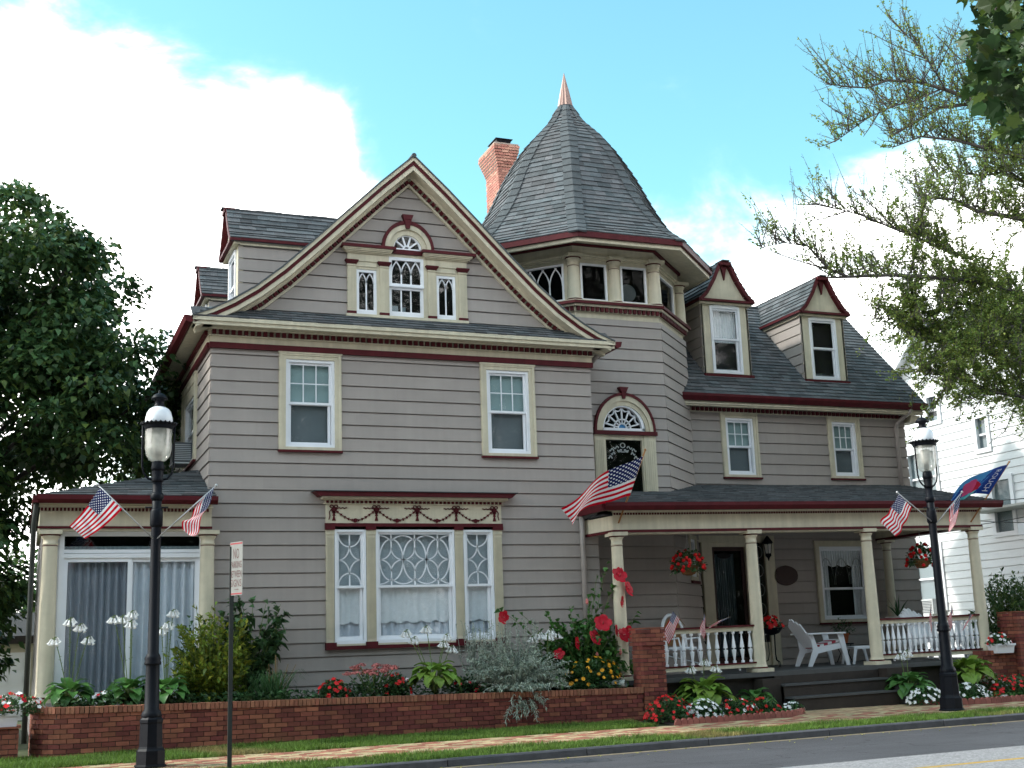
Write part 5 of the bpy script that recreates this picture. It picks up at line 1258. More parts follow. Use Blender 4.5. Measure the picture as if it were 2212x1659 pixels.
# ================================================================== STREET LAMPS
LAMP_MESH = {}
def lamp(x, y, label):
    z0 = gz(x, y); t = thing('street_lamp', (x, y, z0), label, 'street lamp', 'black lanterns on the pavement'); o = (x, y, z0)
    def part(key, name, mat, fn, smooth=False):
        if key not in LAMP_MESH:
            mb = MB(); fn(mb); q = mb.build(name, mat, t, smooth=smooth, origin=(0, 0, 0)); LAMP_MESH[key] = q.data; q.location = (0, 0, 0); WP[q] = Vector(o); return q
        return link(name, LAMP_MESH[key], o, t)
    part('b', 'base', 'black_iron', lambda m: (m.lathe([(.24, -.1), (.24, .03), (.215, .05), (.21, .24), (.185, .27), (.175, .30)], (0, 0, 0), 8, ph=R(22.5)), m.lathe([(.175, .30), (.165, .62), (.172, .64), (.172, .68), (.14, .72)], (0, 0, 0), 8, ph=R(22.5))))
    part('s', 'shaft', 'black_iron', lambda m: (m.lathe([(.14, .70), (.15, .73), (.14, .78), (.108, .82), (.098, 1.46), (.098, 1.47)], (0, 0, 0), 16), m.lathe([(.12, 1.46), (.125, 1.49), (.11, 1.52), (.12, 1.55), (.10, 1.60), (.082, 1.63), (.072, 3.55), (.07, 4.20)], (0, 0, 0), 16)), True)
    part('c', 'collar', 'black_iron', lambda m: (m.lathe([(.078, 3.50), (.095, 3.53), (.095, 3.74), (.078, 3.78)], (0, 0, 0), 12), m.lathe([(.075, 3.9), (.10, 3.94), (.10, 3.99), (.075, 4.03)], (0, 0, 0), 12), m.lathe([(.07, 4.18), (.10, 4.21), (.075, 4.25), (.09, 4.32), (.075, 4.38), (.085, 4.45)], (0, 0, 0), 12), m.tube([(-.17, 0, 3.80), (.17, 0, 3.80)], .014, 6)), True)
    def yoke(m):
        for a in (0, math.pi):
            c = math.cos(a); m.tube([(c*.06, 0, 4.22), (c*.14, 0, 4.24), (c*.205, 0, 4.32), (c*.232, 0, 4.44), (c*.235, 0, 4.75), (c*.235, 0, 5.06)], .016, 6)
    part('y', 'yoke', 'black_iron', yoke, True)
    part('h', 'hub', 'black_iron', lambda m: m.lathe([(.09, 4.36), (.10, 4.40), (.085, 4.50), (.05, 4.52), (.045, 4.66), (.055, 4.67)], (0, 0, 0), 12), True)
    part('m', 'mantle', 'mantle', lambda m: m.lathe([(.055, 4.66), (.075, 4.70), (.088, 4.78), (.09, 4.92), (.085, 4.93)], (0, 0, 0), 14), True)
    part('g', 'glass_globe', 'lamp_glass', lambda m: m.lathe([(.08, 4.50), (.13, 4.53), (.18, 4.60), (.20, 4.70), (.202, 5.04)], (0, 0, 0), 20, cap=False), True)
    def rim(m):
        V = []; n = 72
        for r, z in ((.20, 5.00), (.215, 5.0), (.235, 5.055), (.272, 5.08), (.272, 5.095), (.21, 5.085)):
            for k in range(n): a = 2*math.pi*k/n; w_ = (.014*math.cos(a*24) if r > .25 else 0); V.append(((r+w_*.5)*math.cos(a), (r+w_*.5)*math.sin(a), z+w_))
        m.add(V, [(i*n+k, i*n+(k+1) % n, i*n+n+(k+1) % n, i*n+n+k) for i in range(5) for k in range(n)])
    part('r', 'scalloped_rim', 'black_iron', rim)
    part('d', 'dome', 'globe', lambda m: m.lathe([(.205, 5.07), (.208, 5.13), (.205, 5.18), (.185, 5.26), (.15, 5.32), (.09, 5.355)], (0, 0, 0), 20), True)
    part('k', 'cap', 'black_iron', lambda m: m.lathe([(.095, 5.34), (.085, 5.37), (.068, 5.40), (.066, 5.47), (.125, 5.475), (.122, 5.50), (.09, 5.545), (.04, 5.57), (.018, 5.575), (.02, 5.60), (.004, 5.63)], (0, 0, 0), 16), True)
    return t
LA, LB = Vector((-1.24, -3.35)), Vector((13.18, -3.55))
lamp(LA.x, LA.y, 'black iron street lamp at the left in front of the sunroom, two flags on it')
lamp(LB.x, LB.y, 'black iron street lamp at the right in front of the porch rail')

# ================================================================== FLAGS
def uv_material(name, build):
    M = bpy.data.materials.new(name); M.use_nodes = True; t = M.node_tree; t.nodes.clear(); L = t.links.new
    uv = t.nodes.new('ShaderNodeUVMap'); sp = t.nodes.new('ShaderNodeSeparateXYZ'); L(uv.outputs[0], sp.inputs[0])
    def mt(op, a, b=None):
        n = t.nodes.new('ShaderNodeMath'); n.operation = op
        for i, v in enumerate((a, b)):
            if v is None: continue
            if hasattr(v, 'is_linked'): L(v, n.inputs[i])
            else: n.inputs[i].default_value = v
        return n.outputs[0]
    def mix(f, a, b):
        n = t.nodes.new('ShaderNodeMixRGB'); L(f, n.inputs[0])
        for i, v in ((1, a), (2, b)):
            if hasattr(v, 'is_linked'): L(v, n.inputs[i])
            else: n.inputs[i].default_value = (*v, 1)
        return n.outputs[0]
    c = build(sp.outputs[0], sp.outputs[1], mt, mix)
    d = t.nodes.new('ShaderNodeBsdfPrincipled'); d.inputs['Roughness'].default_value = .6; d.inputs['Specular IOR Level'].default_value = .2; L(c, d.inputs['Base Color'])
    tr = t.nodes.new('ShaderNodeBsdfTranslucent'); L(c, tr.inputs[0]); ms = t.nodes.new('ShaderNodeMixShader'); ms.inputs[0].default_value = .4
    L(d.outputs[0], ms.inputs[1]); L(tr.outputs[0], ms.inputs[2]); o = t.nodes.new('ShaderNodeOutputMaterial'); L(ms.outputs[0], o.inputs[0]); return M
def us(u, v, mt, mix):
    red = mt('COMPARE', mt('MODULO', mt('FLOOR', mt('MULTIPLY', v, 12.999)), 2.0), 0.0)
    base = mix(red, (.90, .90, .92), (.66, .0, .018))
    can = mt('MULTIPLY', mt('LESS_THAN', u, .40), mt('GREATER_THAN', v, 6/13))
    cu = mt('MULTIPLY', u, 6/.4); cv = mt('MULTIPLY', mt('SUBTRACT', v, 6/13), 5/(7/13))
    def dots(off):
        a = mt('SUBTRACT', mt('FRACT', mt('ADD', cu, off)), .5); b = mt('SUBTRACT', mt('FRACT', mt('ADD', cv, off)), .5)
        return mt('LESS_THAN', mt('ADD', mt('MULTIPLY', a, a), mt('MULTIPLY', b, b)), .035)
    st = mt('MAXIMUM', dots(0.0), dots(.5))
    return mix(can, base, mix(st, (.012, .020, .115), (.85, .85, .88)))
MT['us_flag'] = uv_material('us_flag', us)
def cloth(name, mat, parent, S, nu=28, nv=18, cells=None):
    V = []; UV = []
    for j in range(nv+1):
        for i in range(nu+1): u, v = i/nu, j/nv; V.append(tuple(S(u, v))); UV.append((u, v))
    F = [(j*(nu+1)+i, j*(nu+1)+i+1, (j+1)*(nu+1)+i+1, (j+1)*(nu+1)+i) for j in range(nv) for i in range(nu)]
    mb = MB().add(V, F); mats = mat if isinstance(mat, list) else [mat]
    if cells: mb.m = [cells((i+.5)/nu, (j+.5)/nv) for j in range(nv) for i in range(nu)]
    o = mb.build(name, mats, parent, smooth=True); l = o.data.uv_layers.new(name='UVMap')
    for p in o.data.polygons:
        for li in p.loop_indices: l.data[li].uv = UV[o.data.loops[li].vertex_index]
    return o
def flag(label, base, tip, H0, H1, F0_, F1, Yd, waves=2.2, amp=.06, sag=.04, group='flags on poles', mat='us_flag', pole='steel', pole_r=.011, bulge=0, fin=True, cells=None, ball='steel', skew=0):
    """base/tip: world points of the pole; H0/H1 hoist top/bottom, F0_/F1 fly top/bottom"""
    base, tip, H0, H1, F0_, F1 = map(Vector, (base, tip, H0, H1, F0_, F1))
    t = thing('flag', base, label, 'flag', group)
    MB().tube([base, tip], pole_r, 8).build('pole', pole, t, smooth=True)
    if fin: MB().lathe([(.004, -.02), (.02, -.012), (.024, .004), (.016, .02), (.003, .028)], tip, 10).build('finial', ball, t)
    nrm = (H1-H0).cross(F0_-H0).normalized()
    def S(u, v):
        p = H1.lerp(H0, v).lerp(F1.lerp(F0_, v), u)
        w_ = math.sin(u*waves*2*math.pi+v*2.4+skew)*amp*(u**.8)+math.sin(v*5+u*3)*amp*.35*u
        return p+nrm*w_+Vector((0, 0, -sag*math.sin(math.pi*u)+bulge*math.sin(math.pi*u)*v))
    c = cloth('cloth', mat, t, S, cells=cells, nu=44, nv=26); return t, S, c
LZ = gz(LA.x, LA.y); la = Vector((LA.x, LA.y, 0))
A_ = lambda x, y, Y=LA.y: at(x, y, Y)
flag('American flag flying to the left from the left street lamp', A_(330, 1163, LA.y-.06), A_(211, 1047, LA.y-.10), A_(216, 1053, LA.y-.11), A_(264, 1100, LA.y-.09), A_(150, 1136, LA.y-.05), A_(184, 1164, LA.y-.12), -3.4, amp=.045)
flag('American flag hanging folded at the right of the left street lamp', A_(336, 1166, LA.y-.06), A_(467, 1049, LA.y-.12), A_(463, 1053, LA.y-.13), A_(430, 1084, LA.y-.10), A_(420, 1160, LA.y-.30), A_(391, 1140, LA.y+.10), -3.4, amp=.09, waves=1.6)
lb = LB.y; B_ = lambda x, y, d=0: at(x, y, lb+d)
flag('American flag flying to the left from the right street lamp', B_(2012, 1126, -.06), B_(1938, 1064, -.1), B_(1941, 1067, -.1), B_(1970, 1096, -.08), B_(1901, 1128, -.05), B_(1938, 1159, -.14), lb, amp=.04)
flag('American flag rolled in narrow folds at the right of the right street lamp', B_(2022, 1132, -.06), B_(2078, 1063, -.12), B_(2076, 1066, -.12), B_(2050, 1098, -.1), B_(2062, 1140, -.28), B_(2050, 1143, .12), lb, amp=.10, waves=1.8)
flag('large American flag on a wooden pole fixed to the left porch column', at(1336, 1130, PY-.16), at(1394, 972, PY-1.0), at(1389, 985, PY-.95), at(1361, 1071, PY-.50), at(1212, 1098, PY-.80), at(1232, 1133, PY-.35), -1.4, amp=.13, waves=1.15, sag=-.10, pole='wood_pole', pole_r=.017, ball='wood_pole', skew=2.6)
# blue decorative flag at the right porch corner
def beach(u, v):
    if u < .30: return 0
    if .34 < u < .56 and .2 < v < .30+.5*(u-.30)/.26*.9 and v < .72: return 1
    if .56 <= u < .80 and .25 < v < .85-.5*abs(u-.64): return 2
    if v > .70 and u > .38: return 3
    if v < .24 and .38 < u < .95: return 4
    return 3 if (u*7+v*3) % 1 < .35 else 0
mk('flag_blue', (.010, .045, .26), .6, .08, 5, trans=.4); mk('flag_red', (.45, .004, .03), .6, .08, 5, trans=.4); mk('flag_pink', (.62, .07, .19), .6, .08, 5, trans=.4); mk('flag_sky', (.06, .26, .55), .6, .08, 5, trans=.4); mk('flag_teal', (.10, .42, .45), .6, .08, 5, trans=.4)
ft, S_, _ = flag('blue decorative flag with red and teal design on the right porch column', at(2097, 1128, PY-.16), at(2180, 998, PY-.75), at(2177, 1004, PY-.74), at(2136, 1068, PY-.45), at(2068, 1062, PY-.85), at(2052, 1098, PY-.30), -1.4, amp=.07, waves=1.1, sag=-.12, mat=['flag_blue', 'flag_red', 'flag_pink', 'flag_sky', 'flag_teal'], pole='wood_pole', pole_r=.016, ball='wood_pole', cells=beach)
def text_mesh(body, size=1.0):
    cu = bpy.data.curves.new('lettering', 'FONT'); cu.body = body; cu.size = size; cu.align_x = 'CENTER'; cu.align_y = 'CENTER'; cu.resolution_u = 2
    ob = bpy.data.objects.new('lettering', cu); col.objects.link(ob); dg = bpy.context.evaluated_depsgraph_get(); me = bpy.data.meshes.new_from_object(ob.evaluated_get(dg)); bpy.data.objects.remove(ob); bpy.data.curves.remove(cu)
    V = [v.co.copy() for v in me.vertices]; F = [tuple(p.vertices) for p in me.polygons]; bpy.data.meshes.remove(me); return V, F
V, F = text_mesh('ROUCH', .2)
wx = max(v.x for v in V)
P = []
for v in V:
    u_, v_ = .15-v.y*.85, .5-v.x/wx*.40; q = S_(u_, v_); e = 1e-3; nn = (S_(u_+e, v_)-q).cross(S_(u_, v_+e)-q).normalized(); nn = nn if nn.dot(CAM_P-q) > 0 else -nn; P.append(q+nn*.012)
MB().add(P, F).build('lettering', 'white', ft)
# small flags stuck to the porch rail
def small(label, x, y, dx, dy, fx, fy, hx, hy, d=0):
    Y = PY-.12+d
    flag(label, at(x, y, Y), at(x+dx, y+dy, Y-.05), at(x+dx, y+dy, Y-.06), at(x+dx*.45, y+dy*.45, Y-.05), at(x+dx+fx, y+dy+fy, Y-.09), at(x+dx*.45+fx*.9+hx, y+dy*.45+fy+hy, Y-.05), Y, amp=.025, waves=1.2, sag=.0, group='small flags along the porch rail', pole='dry_stem', pole_r=.005, fin=False)
small('small flag clipped to the left porch rail, leaning left over the balusters', 1480, 1352, -26, -32, -22, 50, -2, 4)
small('small American flag standing on the left porch rail, near the middle', 1526, 1352, -4, -28, -10, 40, 8, 2)
small('small American flag sticking out to the right from the left porch rail', 1530, 1350, 46, -17, -40, 22, -4, 4)
small('small flag leaning on the right porch rail behind the lamp post', 2060, 1332, -4, -26, -8, 40, 4, 4)
small('small American flag spread flat over the right porch rail', 2108, 1332, -12, -6, -12, 30, -16, 8)
small('narrow folded flag hanging from the right porch rail left of the lamp', 2008, 1335, 3, -28, -2, 40, 6, 6)

# ================================================================== NO PARKING SIGN
sx, sy = at(497, 1560, -4.45).x, -4.45; zg = gz(sx, sy)
st_ = thing('parking_sign', (sx, sy, zg), 'narrow NO PARKING sign on a dark steel post by the kerb', 'sign')
top = at(500, 1172, sy); bot = at(497, 1287, sy-0.0)
mb = MB(); mb.box(sx-.03, sx+.03, sy-.004, sy+.004, zg-.3, top.z-.06); mb.box(sx-.03, sx-.022, sy+.004, sy+.03, zg-.3, top.z-.06); mb.box(sx+.022, sx+.03, sy+.004, sy+.03, zg-.3, top.z-.06); mb.build('post', 'green_iron', st_)
ang = R(-63); ux = Vector((math.cos(ang), math.sin(ang), 0)); un_ = Vector((ux.y, -ux.x, 0))
sw_, shh = .30, top.z-bot.z; cc = Vector((sx, sy-.02, (top.z+bot.z)/2))+ux*.10
fsn = Frame((cc.x-ux.x*sw_/2, cc.y-ux.y*sw_/2), ux)
mb = MB(); fsn.box(mb, 0, sw_, 0, .004, cc.z-shh/2, cc.z+shh/2); mb.build('sign_plate', 'sign_face', st_)
mb = MB(); fsn.box(mb, .008, sw_-.008, .004, .006, cc.z+shh/2-.035, cc.z+shh/2-.015); fsn.box(mb, .008, sw_-.008, .004, .006, cc.z-shh/2+.012, cc.z-shh/2+.032); mb.build('border', 'sign_red', st_)
for body, zz, sz, sxx in (('NO', .205, .17, .62), ('PARKING', .05, .115, .58), ('BETWEEN', -.085, .115, .56), ('SIGNS', -.215, .12, .62)):
    V, F = text_mesh(body, sz); wx = max(v.x for v in V)*2; k = min(1, .26/wx) if body != 'NO' else .55
    MB().add([fsn.p(sw_/2+v.x*k, .0065, cc.z+zz+v.y*1.25) for v in V], F).build('lettering', 'sign_text', st_)
mb = MB(); fsn.poly(mb, [(.09, cc.z-.30), (.21, cc.z-.292), (.21, cc.z-.308)], .004, .0065); mb.build('arrow', 'sign_text', st_)

# ================================================================== PORCH FURNITURE
FZ = .425
def local(o, ang):
    M = Matrix.Translation(o) @ Matrix.Rotation(ang, 4, 'Z'); return lambda p: M @ Vector(p)
def adirondack(x, y, ang, label, sc_=1.0):
    z = pz(x, FZ); t = thing('garden_chair', (x, y, z), label, 'chair', 'white plastic porch chairs'); W_ = local(Vector((x, y, z)), ang); W = lambda p: W_(Vector(p)*sc_)
    def mbx(fn, name): mb = MB(); fn(mb); mb.warp(W); return mb.build(name, 'plastic', t)
    def back(m):
        for k in range(6):
            v = -.225+k*.09; h = .90-.10*abs(k-2.5)/2.5*1.2
            m.prism([(-.20, v-.042, .36), (-.20, v+.042, .36), (-.20-.42*(h-.36)/.6, v+.042*1.12, h), (-.20-.42*(h-.36)/.6-.012, v, h+.03), (-.20-.42*(h-.36)/.6, v-.042*1.12, h)], (-.025, 0, -.01))
        m.box(-.36, -.33, -.25, .25, .55, .62)
    mbx(back, 'backrest')
    def seat(m):
        for k in range(5): a = -.20+k*.105; m.prism([(a, -.25, .30+.12*(a+.2)/.52), (a+.095, -.25, .30+.12*(a+.295)/.52), (a+.095, .25, .30+.12*(a+.295)/.52), (a, .25, .30+.12*(a+.2)/.52)], (0, 0, .02))
    mbx(seat, 'seat')
    for s_ in (-1, 1):
        mbx(lambda m: m.prism([(-.42, s_*.33-.05, .60), (.36, s_*.33-.06, .60), (.40, s_*.33, .60), (.36, s_*.33+.06, .60), (-.42, s_*.33+.05, .60)], (0, 0, .03)), 'arm')
        mbx(lambda m: m.prism([(.22, s_*.30, .60), (.34, s_*.30, .60), (.44, s_*.30, 0), (.37, s_*.30, 0)], (0, s_*.035, 0)), 'leg')
        mbx(lambda m: m.prism([(.30, s_*.26, .43), (.30, s_*.26, .33), (-.20, s_*.26, .24), (-.34, s_*.26, 0), (-.42, s_*.26, 0), (-.30, s_*.26, .30), (-.34, s_*.26, .60), (-.28, s_*.26, .60), (-.20, s_*.26, .36)], (0, s_*.035, 0)), 'leg')
    return t, W
ch1, W1 = adirondack(13.18, .45, R(-8), 'white plastic slatted garden chair seen side-on with striped cushion, beside the porch steps', 1.12)
cu_ = thing('seat_cushion', W1((.05, 0, .36)), 'maroon striped cushion on the white garden chair', 'cushion')
mb = MB()
for k in range(6): mb.prism([(-.20+k*.085, -.22, .335+.02*k), (-.115+k*.085, -.22, .355+.02*k), (-.115+k*.085, -.22, .40+.02*k), (-.20+k*.085, -.22, .38+.02*k)], (0, .44, 0), k % 2)
mb.warp(W1); mb.build('pad', ['cushion', 'lace'], cu_)
adirondack(15.98, .10, R(-82), 'white plastic fan-backed chair behind the right porch rail', 1.28)
ot = thing('footstool', (14.1, .35, pz(14, FZ)), 'low white plastic footstool in front of the garden chair', 'stool'); W2 = local(Vector((14.14, .35, pz(14, FZ))), R(-6))
mb = MB()
for k in range(4): mb.box(-.26+k*.13, -.14+k*.13, -.24, .24, .36, .385)
mb.box(-.28, .28, -.25, -.22, .32, .36); mb.box(-.28, .28, .22, .25, .32, .36); mb.warp(W2); mb.build('seat', 'plastic', ot)
for a in (-1, 1):
    for b in (-1, 1): mb = MB(); mb.prism([(a*.20, b*.22, .34), (a*.27, b*.22, .34), (a*.34, b*.22, 0), (a*.29, b*.22, 0)], (0, b*.03, 0)); mb.warp(W2); mb.build('leg', 'plastic', ot)
# round-backed wicker chair
x, y = 9.62, .15; z = pz(x, FZ)+.10; wc_ = thing('wicker_chair', (x, y, z), 'white round-backed wicker chair with brown woven back behind the left rail', 'chair'); W3 = local(Vector((x, y, z)), R(12))
mb = MB(); mb.tube([(.30*math.cos(t), .25+.10*(math.sin(t)), .62+.50*math.sin(t)) for t in np.linspace(-.35, math.pi+.35, 22)], .035, 8); mb.warp(W3); mb.build('back_hoop', 'white', wc_, smooth=True)
mb = MB(); mb.prism([(.26*math.cos(t), .28, .62+.45*math.sin(t)) for t in np.linspace(-.3, math.pi+.3, 16)], (0, .02, .0)); mb.warp(W3); mb.build('back_weave', 'wicker', wc_)
mb = MB(); mb.lathe([(.28, .40), (.30, .43), (.28, .46)], (0, 0, 0), 18); mb.warp(W3); mb.build('seat', 'white', wc_)
for a in (-1, 1):
    for b in (-1, 1): mb = MB(); mb.tube([(a*.22, b*.2, .41), (a*.27, b*.25, 0)], .02, 8); mb.warp(W3); mb.build('leg', 'white', wc_)
    mb = MB(); mb.tube([(a*.25, -.22, .12), (-a*.25, .22, .30)], .012, 6); mb.tube([(a*.25, .2, .62), (a*.27, -.2, .64), (a*.25, -.24, .42)], .018, 6); mb.warp(W3); mb.build('brace', 'white', wc_)
# plant stand
x, y = 12.50, 1.25; z = pz(x, FZ); ps = thing('plant_stand', (x, y, z), 'black wire plant stand with bowl beside the front door', 'plant stand')
mb = MB(); mb.lathe([(.03, .70), (.16, .74), (.24, .84), (.25, .86), (.22, .85), (.14, .77)], (x, y, z), 14); mb.build('bowl', 'black_iron', ps, smooth=True)
for k in range(3):
    a = k*2.094+.4; c, s_ = math.cos(a), math.sin(a); MB().tube([(x+c*.11, y+s_*.11, z+.75), (x+c*.09, y+s_*.09, z+.3), (x+c*.12, y+s_*.12, z+.16), (x+c*.22, y+s_*.22, z+.12), (x+c*.25, y+s_*.25, z+.04), (x+c*.21, y+s_*.21, z+.0)], .009, 6).build('leg', 'black_iron', ps)
# wire table with potted plant under the window
x, y = 14.75, 1.75; z = pz(x, FZ); wt_ = thing('wire_table', (x, y, z), 'small dark wire table under the porch window', 'table')
mb = MB(); mb.lathe([(.22, .40), (.23, .42), (.22, .43)], (x, y, z), 16); mb.build('top', 'black_iron', wt_)
for k in range(3): a = k*2.094; MB().tube([(x+.2*math.cos(a), y+.2*math.sin(a), z+.41), (x+.1*math.cos(a), y+.1*math.sin(a), z+.2), (x+.2*math.cos(a), y+.2*math.sin(a), z)], .01, 6).build('leg', 'black_iron', wt_)
POT = Vector((x, y, z+.43))
# urn with spiky plant behind the right rail
x, y = 16.0, 1.3; z = pz(x, FZ); ur = thing('urn', (x, y, z), 'pale round urn behind the right porch rail', 'urn'); URN = Vector((x, y, z+.98))
MB().lathe([(.16, 0), (.17, .05), (.09, .12), (.08, .45), (.12, .62), (.26, .72), (.30, .85), (.28, .95), (.31, .98), (.26, .97)], (x, y, z), 18).build('bowl', 'eaves_grey', ur, smooth=True)
# flower boxes
def flower_box(x0, x1, y0, y1, z0, z1, label):
    t = thing('flower_box', ((x0+x1)/2, (y0+y1)/2, z0), label, 'flower box')
    mb = MB(); mb.add([(x0+.03, y0+.03, z0), (x1-.03, y0+.03, z0), (x1-.03, y1-.03, z0), (x0+.03, y1-.03, z0), (x0, y0, z1), (x1, y0, z1), (x1, y1, z1), (x0, y1, z1)], [(3, 2, 1, 0), (0, 1, 5, 4), (1, 2, 6, 5), (2, 3, 7, 6), (3, 0, 4, 7)]); mb.build('box', 'plastic', t)
    mb = MB(); mb.box(x0-.015, x1+.015, y0-.015, y0, z1-.04, z1); mb.box(x0-.015, x0, y0, y1, z1-.04, z1); mb.box(x1, x1+.015, y0, y1, z1-.04, z1); mb.box(x0, x1, y0, y1, z1-.06, z1-.05); mb.build('lip', 'plastic', t); return t
flower_box(-3.85, -3.05, -1.35, -1.0, .125, .34, 'white flower box on the low brick pier at the left edge')
flower_box(16.45, 16.95, -1.30, -1.0, .60, .80, 'white flower box standing beside the right brick pier')
dp = thing('drain_pipe', (7.35, -1.2, .28), 'grey corrugated drain pipe end lying on the planter next to the brick pier', 'pipe')
mb = MB(); n = 12; P0, P1 = Vector((7.15, -1.0, .33)), Vector((7.50, -1.42, .35))
mb.tube([P0.lerp(P1, k/n) for k in range(n+1)], [.068+.006*(k % 2) for k in range(n+1)], 14, cap=False); mb.build('pipe', 'rubber_pipe', dp)
MB().tube([P0.lerp(P1, .7), P0.lerp(P1, .72)], .062, 14).build('bore', 'dark', dp)
# ================================================================== PLANTS
RG = np.random.default_rng(21)
def unit(a): return a/np.maximum(np.linalg.norm(a, axis=-1, keepdims=True), 1e-9)
def leaf_quads(P, D, L, W, up=None, fold=.15, droop=.15, rg=RG):
    """rhombic leaves: base P, direction D, length L, width W -> verts, quads"""
    n = len(P); D = unit(D); up = np.tile([0, 0, 1.], (n, 1)) if up is None else up; up = unit(up+rg.normal(0, .35, (n, 3)))
    S = unit(np.cross(D, up)); Nn = np.cross(S, D); L = np.broadcast_to(L, n)[:, None]; W = np.broadcast_to(W, n)[:, None]
    V = np.stack([P, P+D*L*.45+S*W*.5+Nn*L*fold*.5, P+D*L-np.array([0, 0, 1])*L*droop, P+D*L*.45-S*W*.5+Nn*L*fold*.5], 1)
    return V.reshape(-1, 3), np.arange(4*n).reshape(-1, 4)
def put_leaves(name, parent, P, D, L, W, mat, tone=None, shade=None, fold=.15, droop=.15, up=None, kind=True):
    V, F = leaf_quads(P, D, L, W, up, fold, droop); n = len(P)
    o = raw_mesh(name, V, F, mat, {'shade': np.repeat(RG.random(n) if shade is None else shade, 4), 'tone': np.repeat(RG.random(n)**2 if tone is None else tone, 4)}, parent)
    return stuff(o) if kind else o
def plant(name, pos, label, cat='plant', group=None): return thing(name, pos, label, cat, group)
def blossoms(parent, C, Nn, r, mat, petals=5, name='blossoms', cup=.15):
    """small flat flowers: C centres, Nn facing"""
    n = len(C); Nn = unit(Nn); a = unit(np.cross(Nn, RG.normal(size=(n, 3)))); b = np.cross(Nn, a); r = np.broadcast_to(r, n)[:, None]
    V = []; F = []; k = 0
    Vs = [C]
    for q in range(petals*2):
        t = math.pi*q/petals; rr = r*(1.0 if q % 2 == 0 else .72); Vs.append(C+(a*math.cos(t)+b*math.sin(t))*rr+Nn*r*cup*(1 if q % 2 == 0 else .3))
    m = petals*2+1; V = np.stack(Vs, 1).reshape(-1, 3)
    F = np.concatenate([np.stack([np.arange(n)*m, np.arange(n)*m+1+q, np.arange(n)*m+1+(q+1) % (m-1)], 1) for q in range(m-1)])
    sh = np.repeat(RG.random(n), m)
    return stuff(raw_mesh(name, V, F, mat, {'shade': sh, 'tone': sh*0}, parent))
def dome(c, rx, ry, h, n, inner=.6, low=-.1):
    d = unit(RG.normal(size=(n, 3))); d[:, 2] = np.abs(d[:, 2])*(1-low)+low; d = unit(d); s = RG.uniform(inner, 1, n)[:, None]
    return np.array(c)+d*s*np.array([rx, ry, h]), d
def mound(label, c, rx, ry, h, n, L, W, mat, fl=(), cat='flowers', name='flower_clump', group='bedding flowers', tone=None, stems=True):
    t = plant(name, c, label, cat, group); P, D = dome(c, rx, ry, h, n, .45, .0); D2 = D+RG.normal(0, .6, D.shape); D2[:, 2] += .15
    put_leaves('foliage', t, P, D2, RG.uniform(L*.7, L*1.2, n), RG.uniform(W*.8, W*1.2, n), mat, tone)
    for (m_, k, r, petals) in fl:
        k = int(k*1.15); r = r*1.25; Q, E_ = dome(c, rx*1.04, ry*1.04, h*1.08, k, .93, .12); E_[:, 1] -= .5; E_[:, 2] += .3; blossoms(t, Q, E_+RG.normal(0, .25, E_.shape), RG.uniform(r*.8, r*1.2, k), m_, petals)
    return t
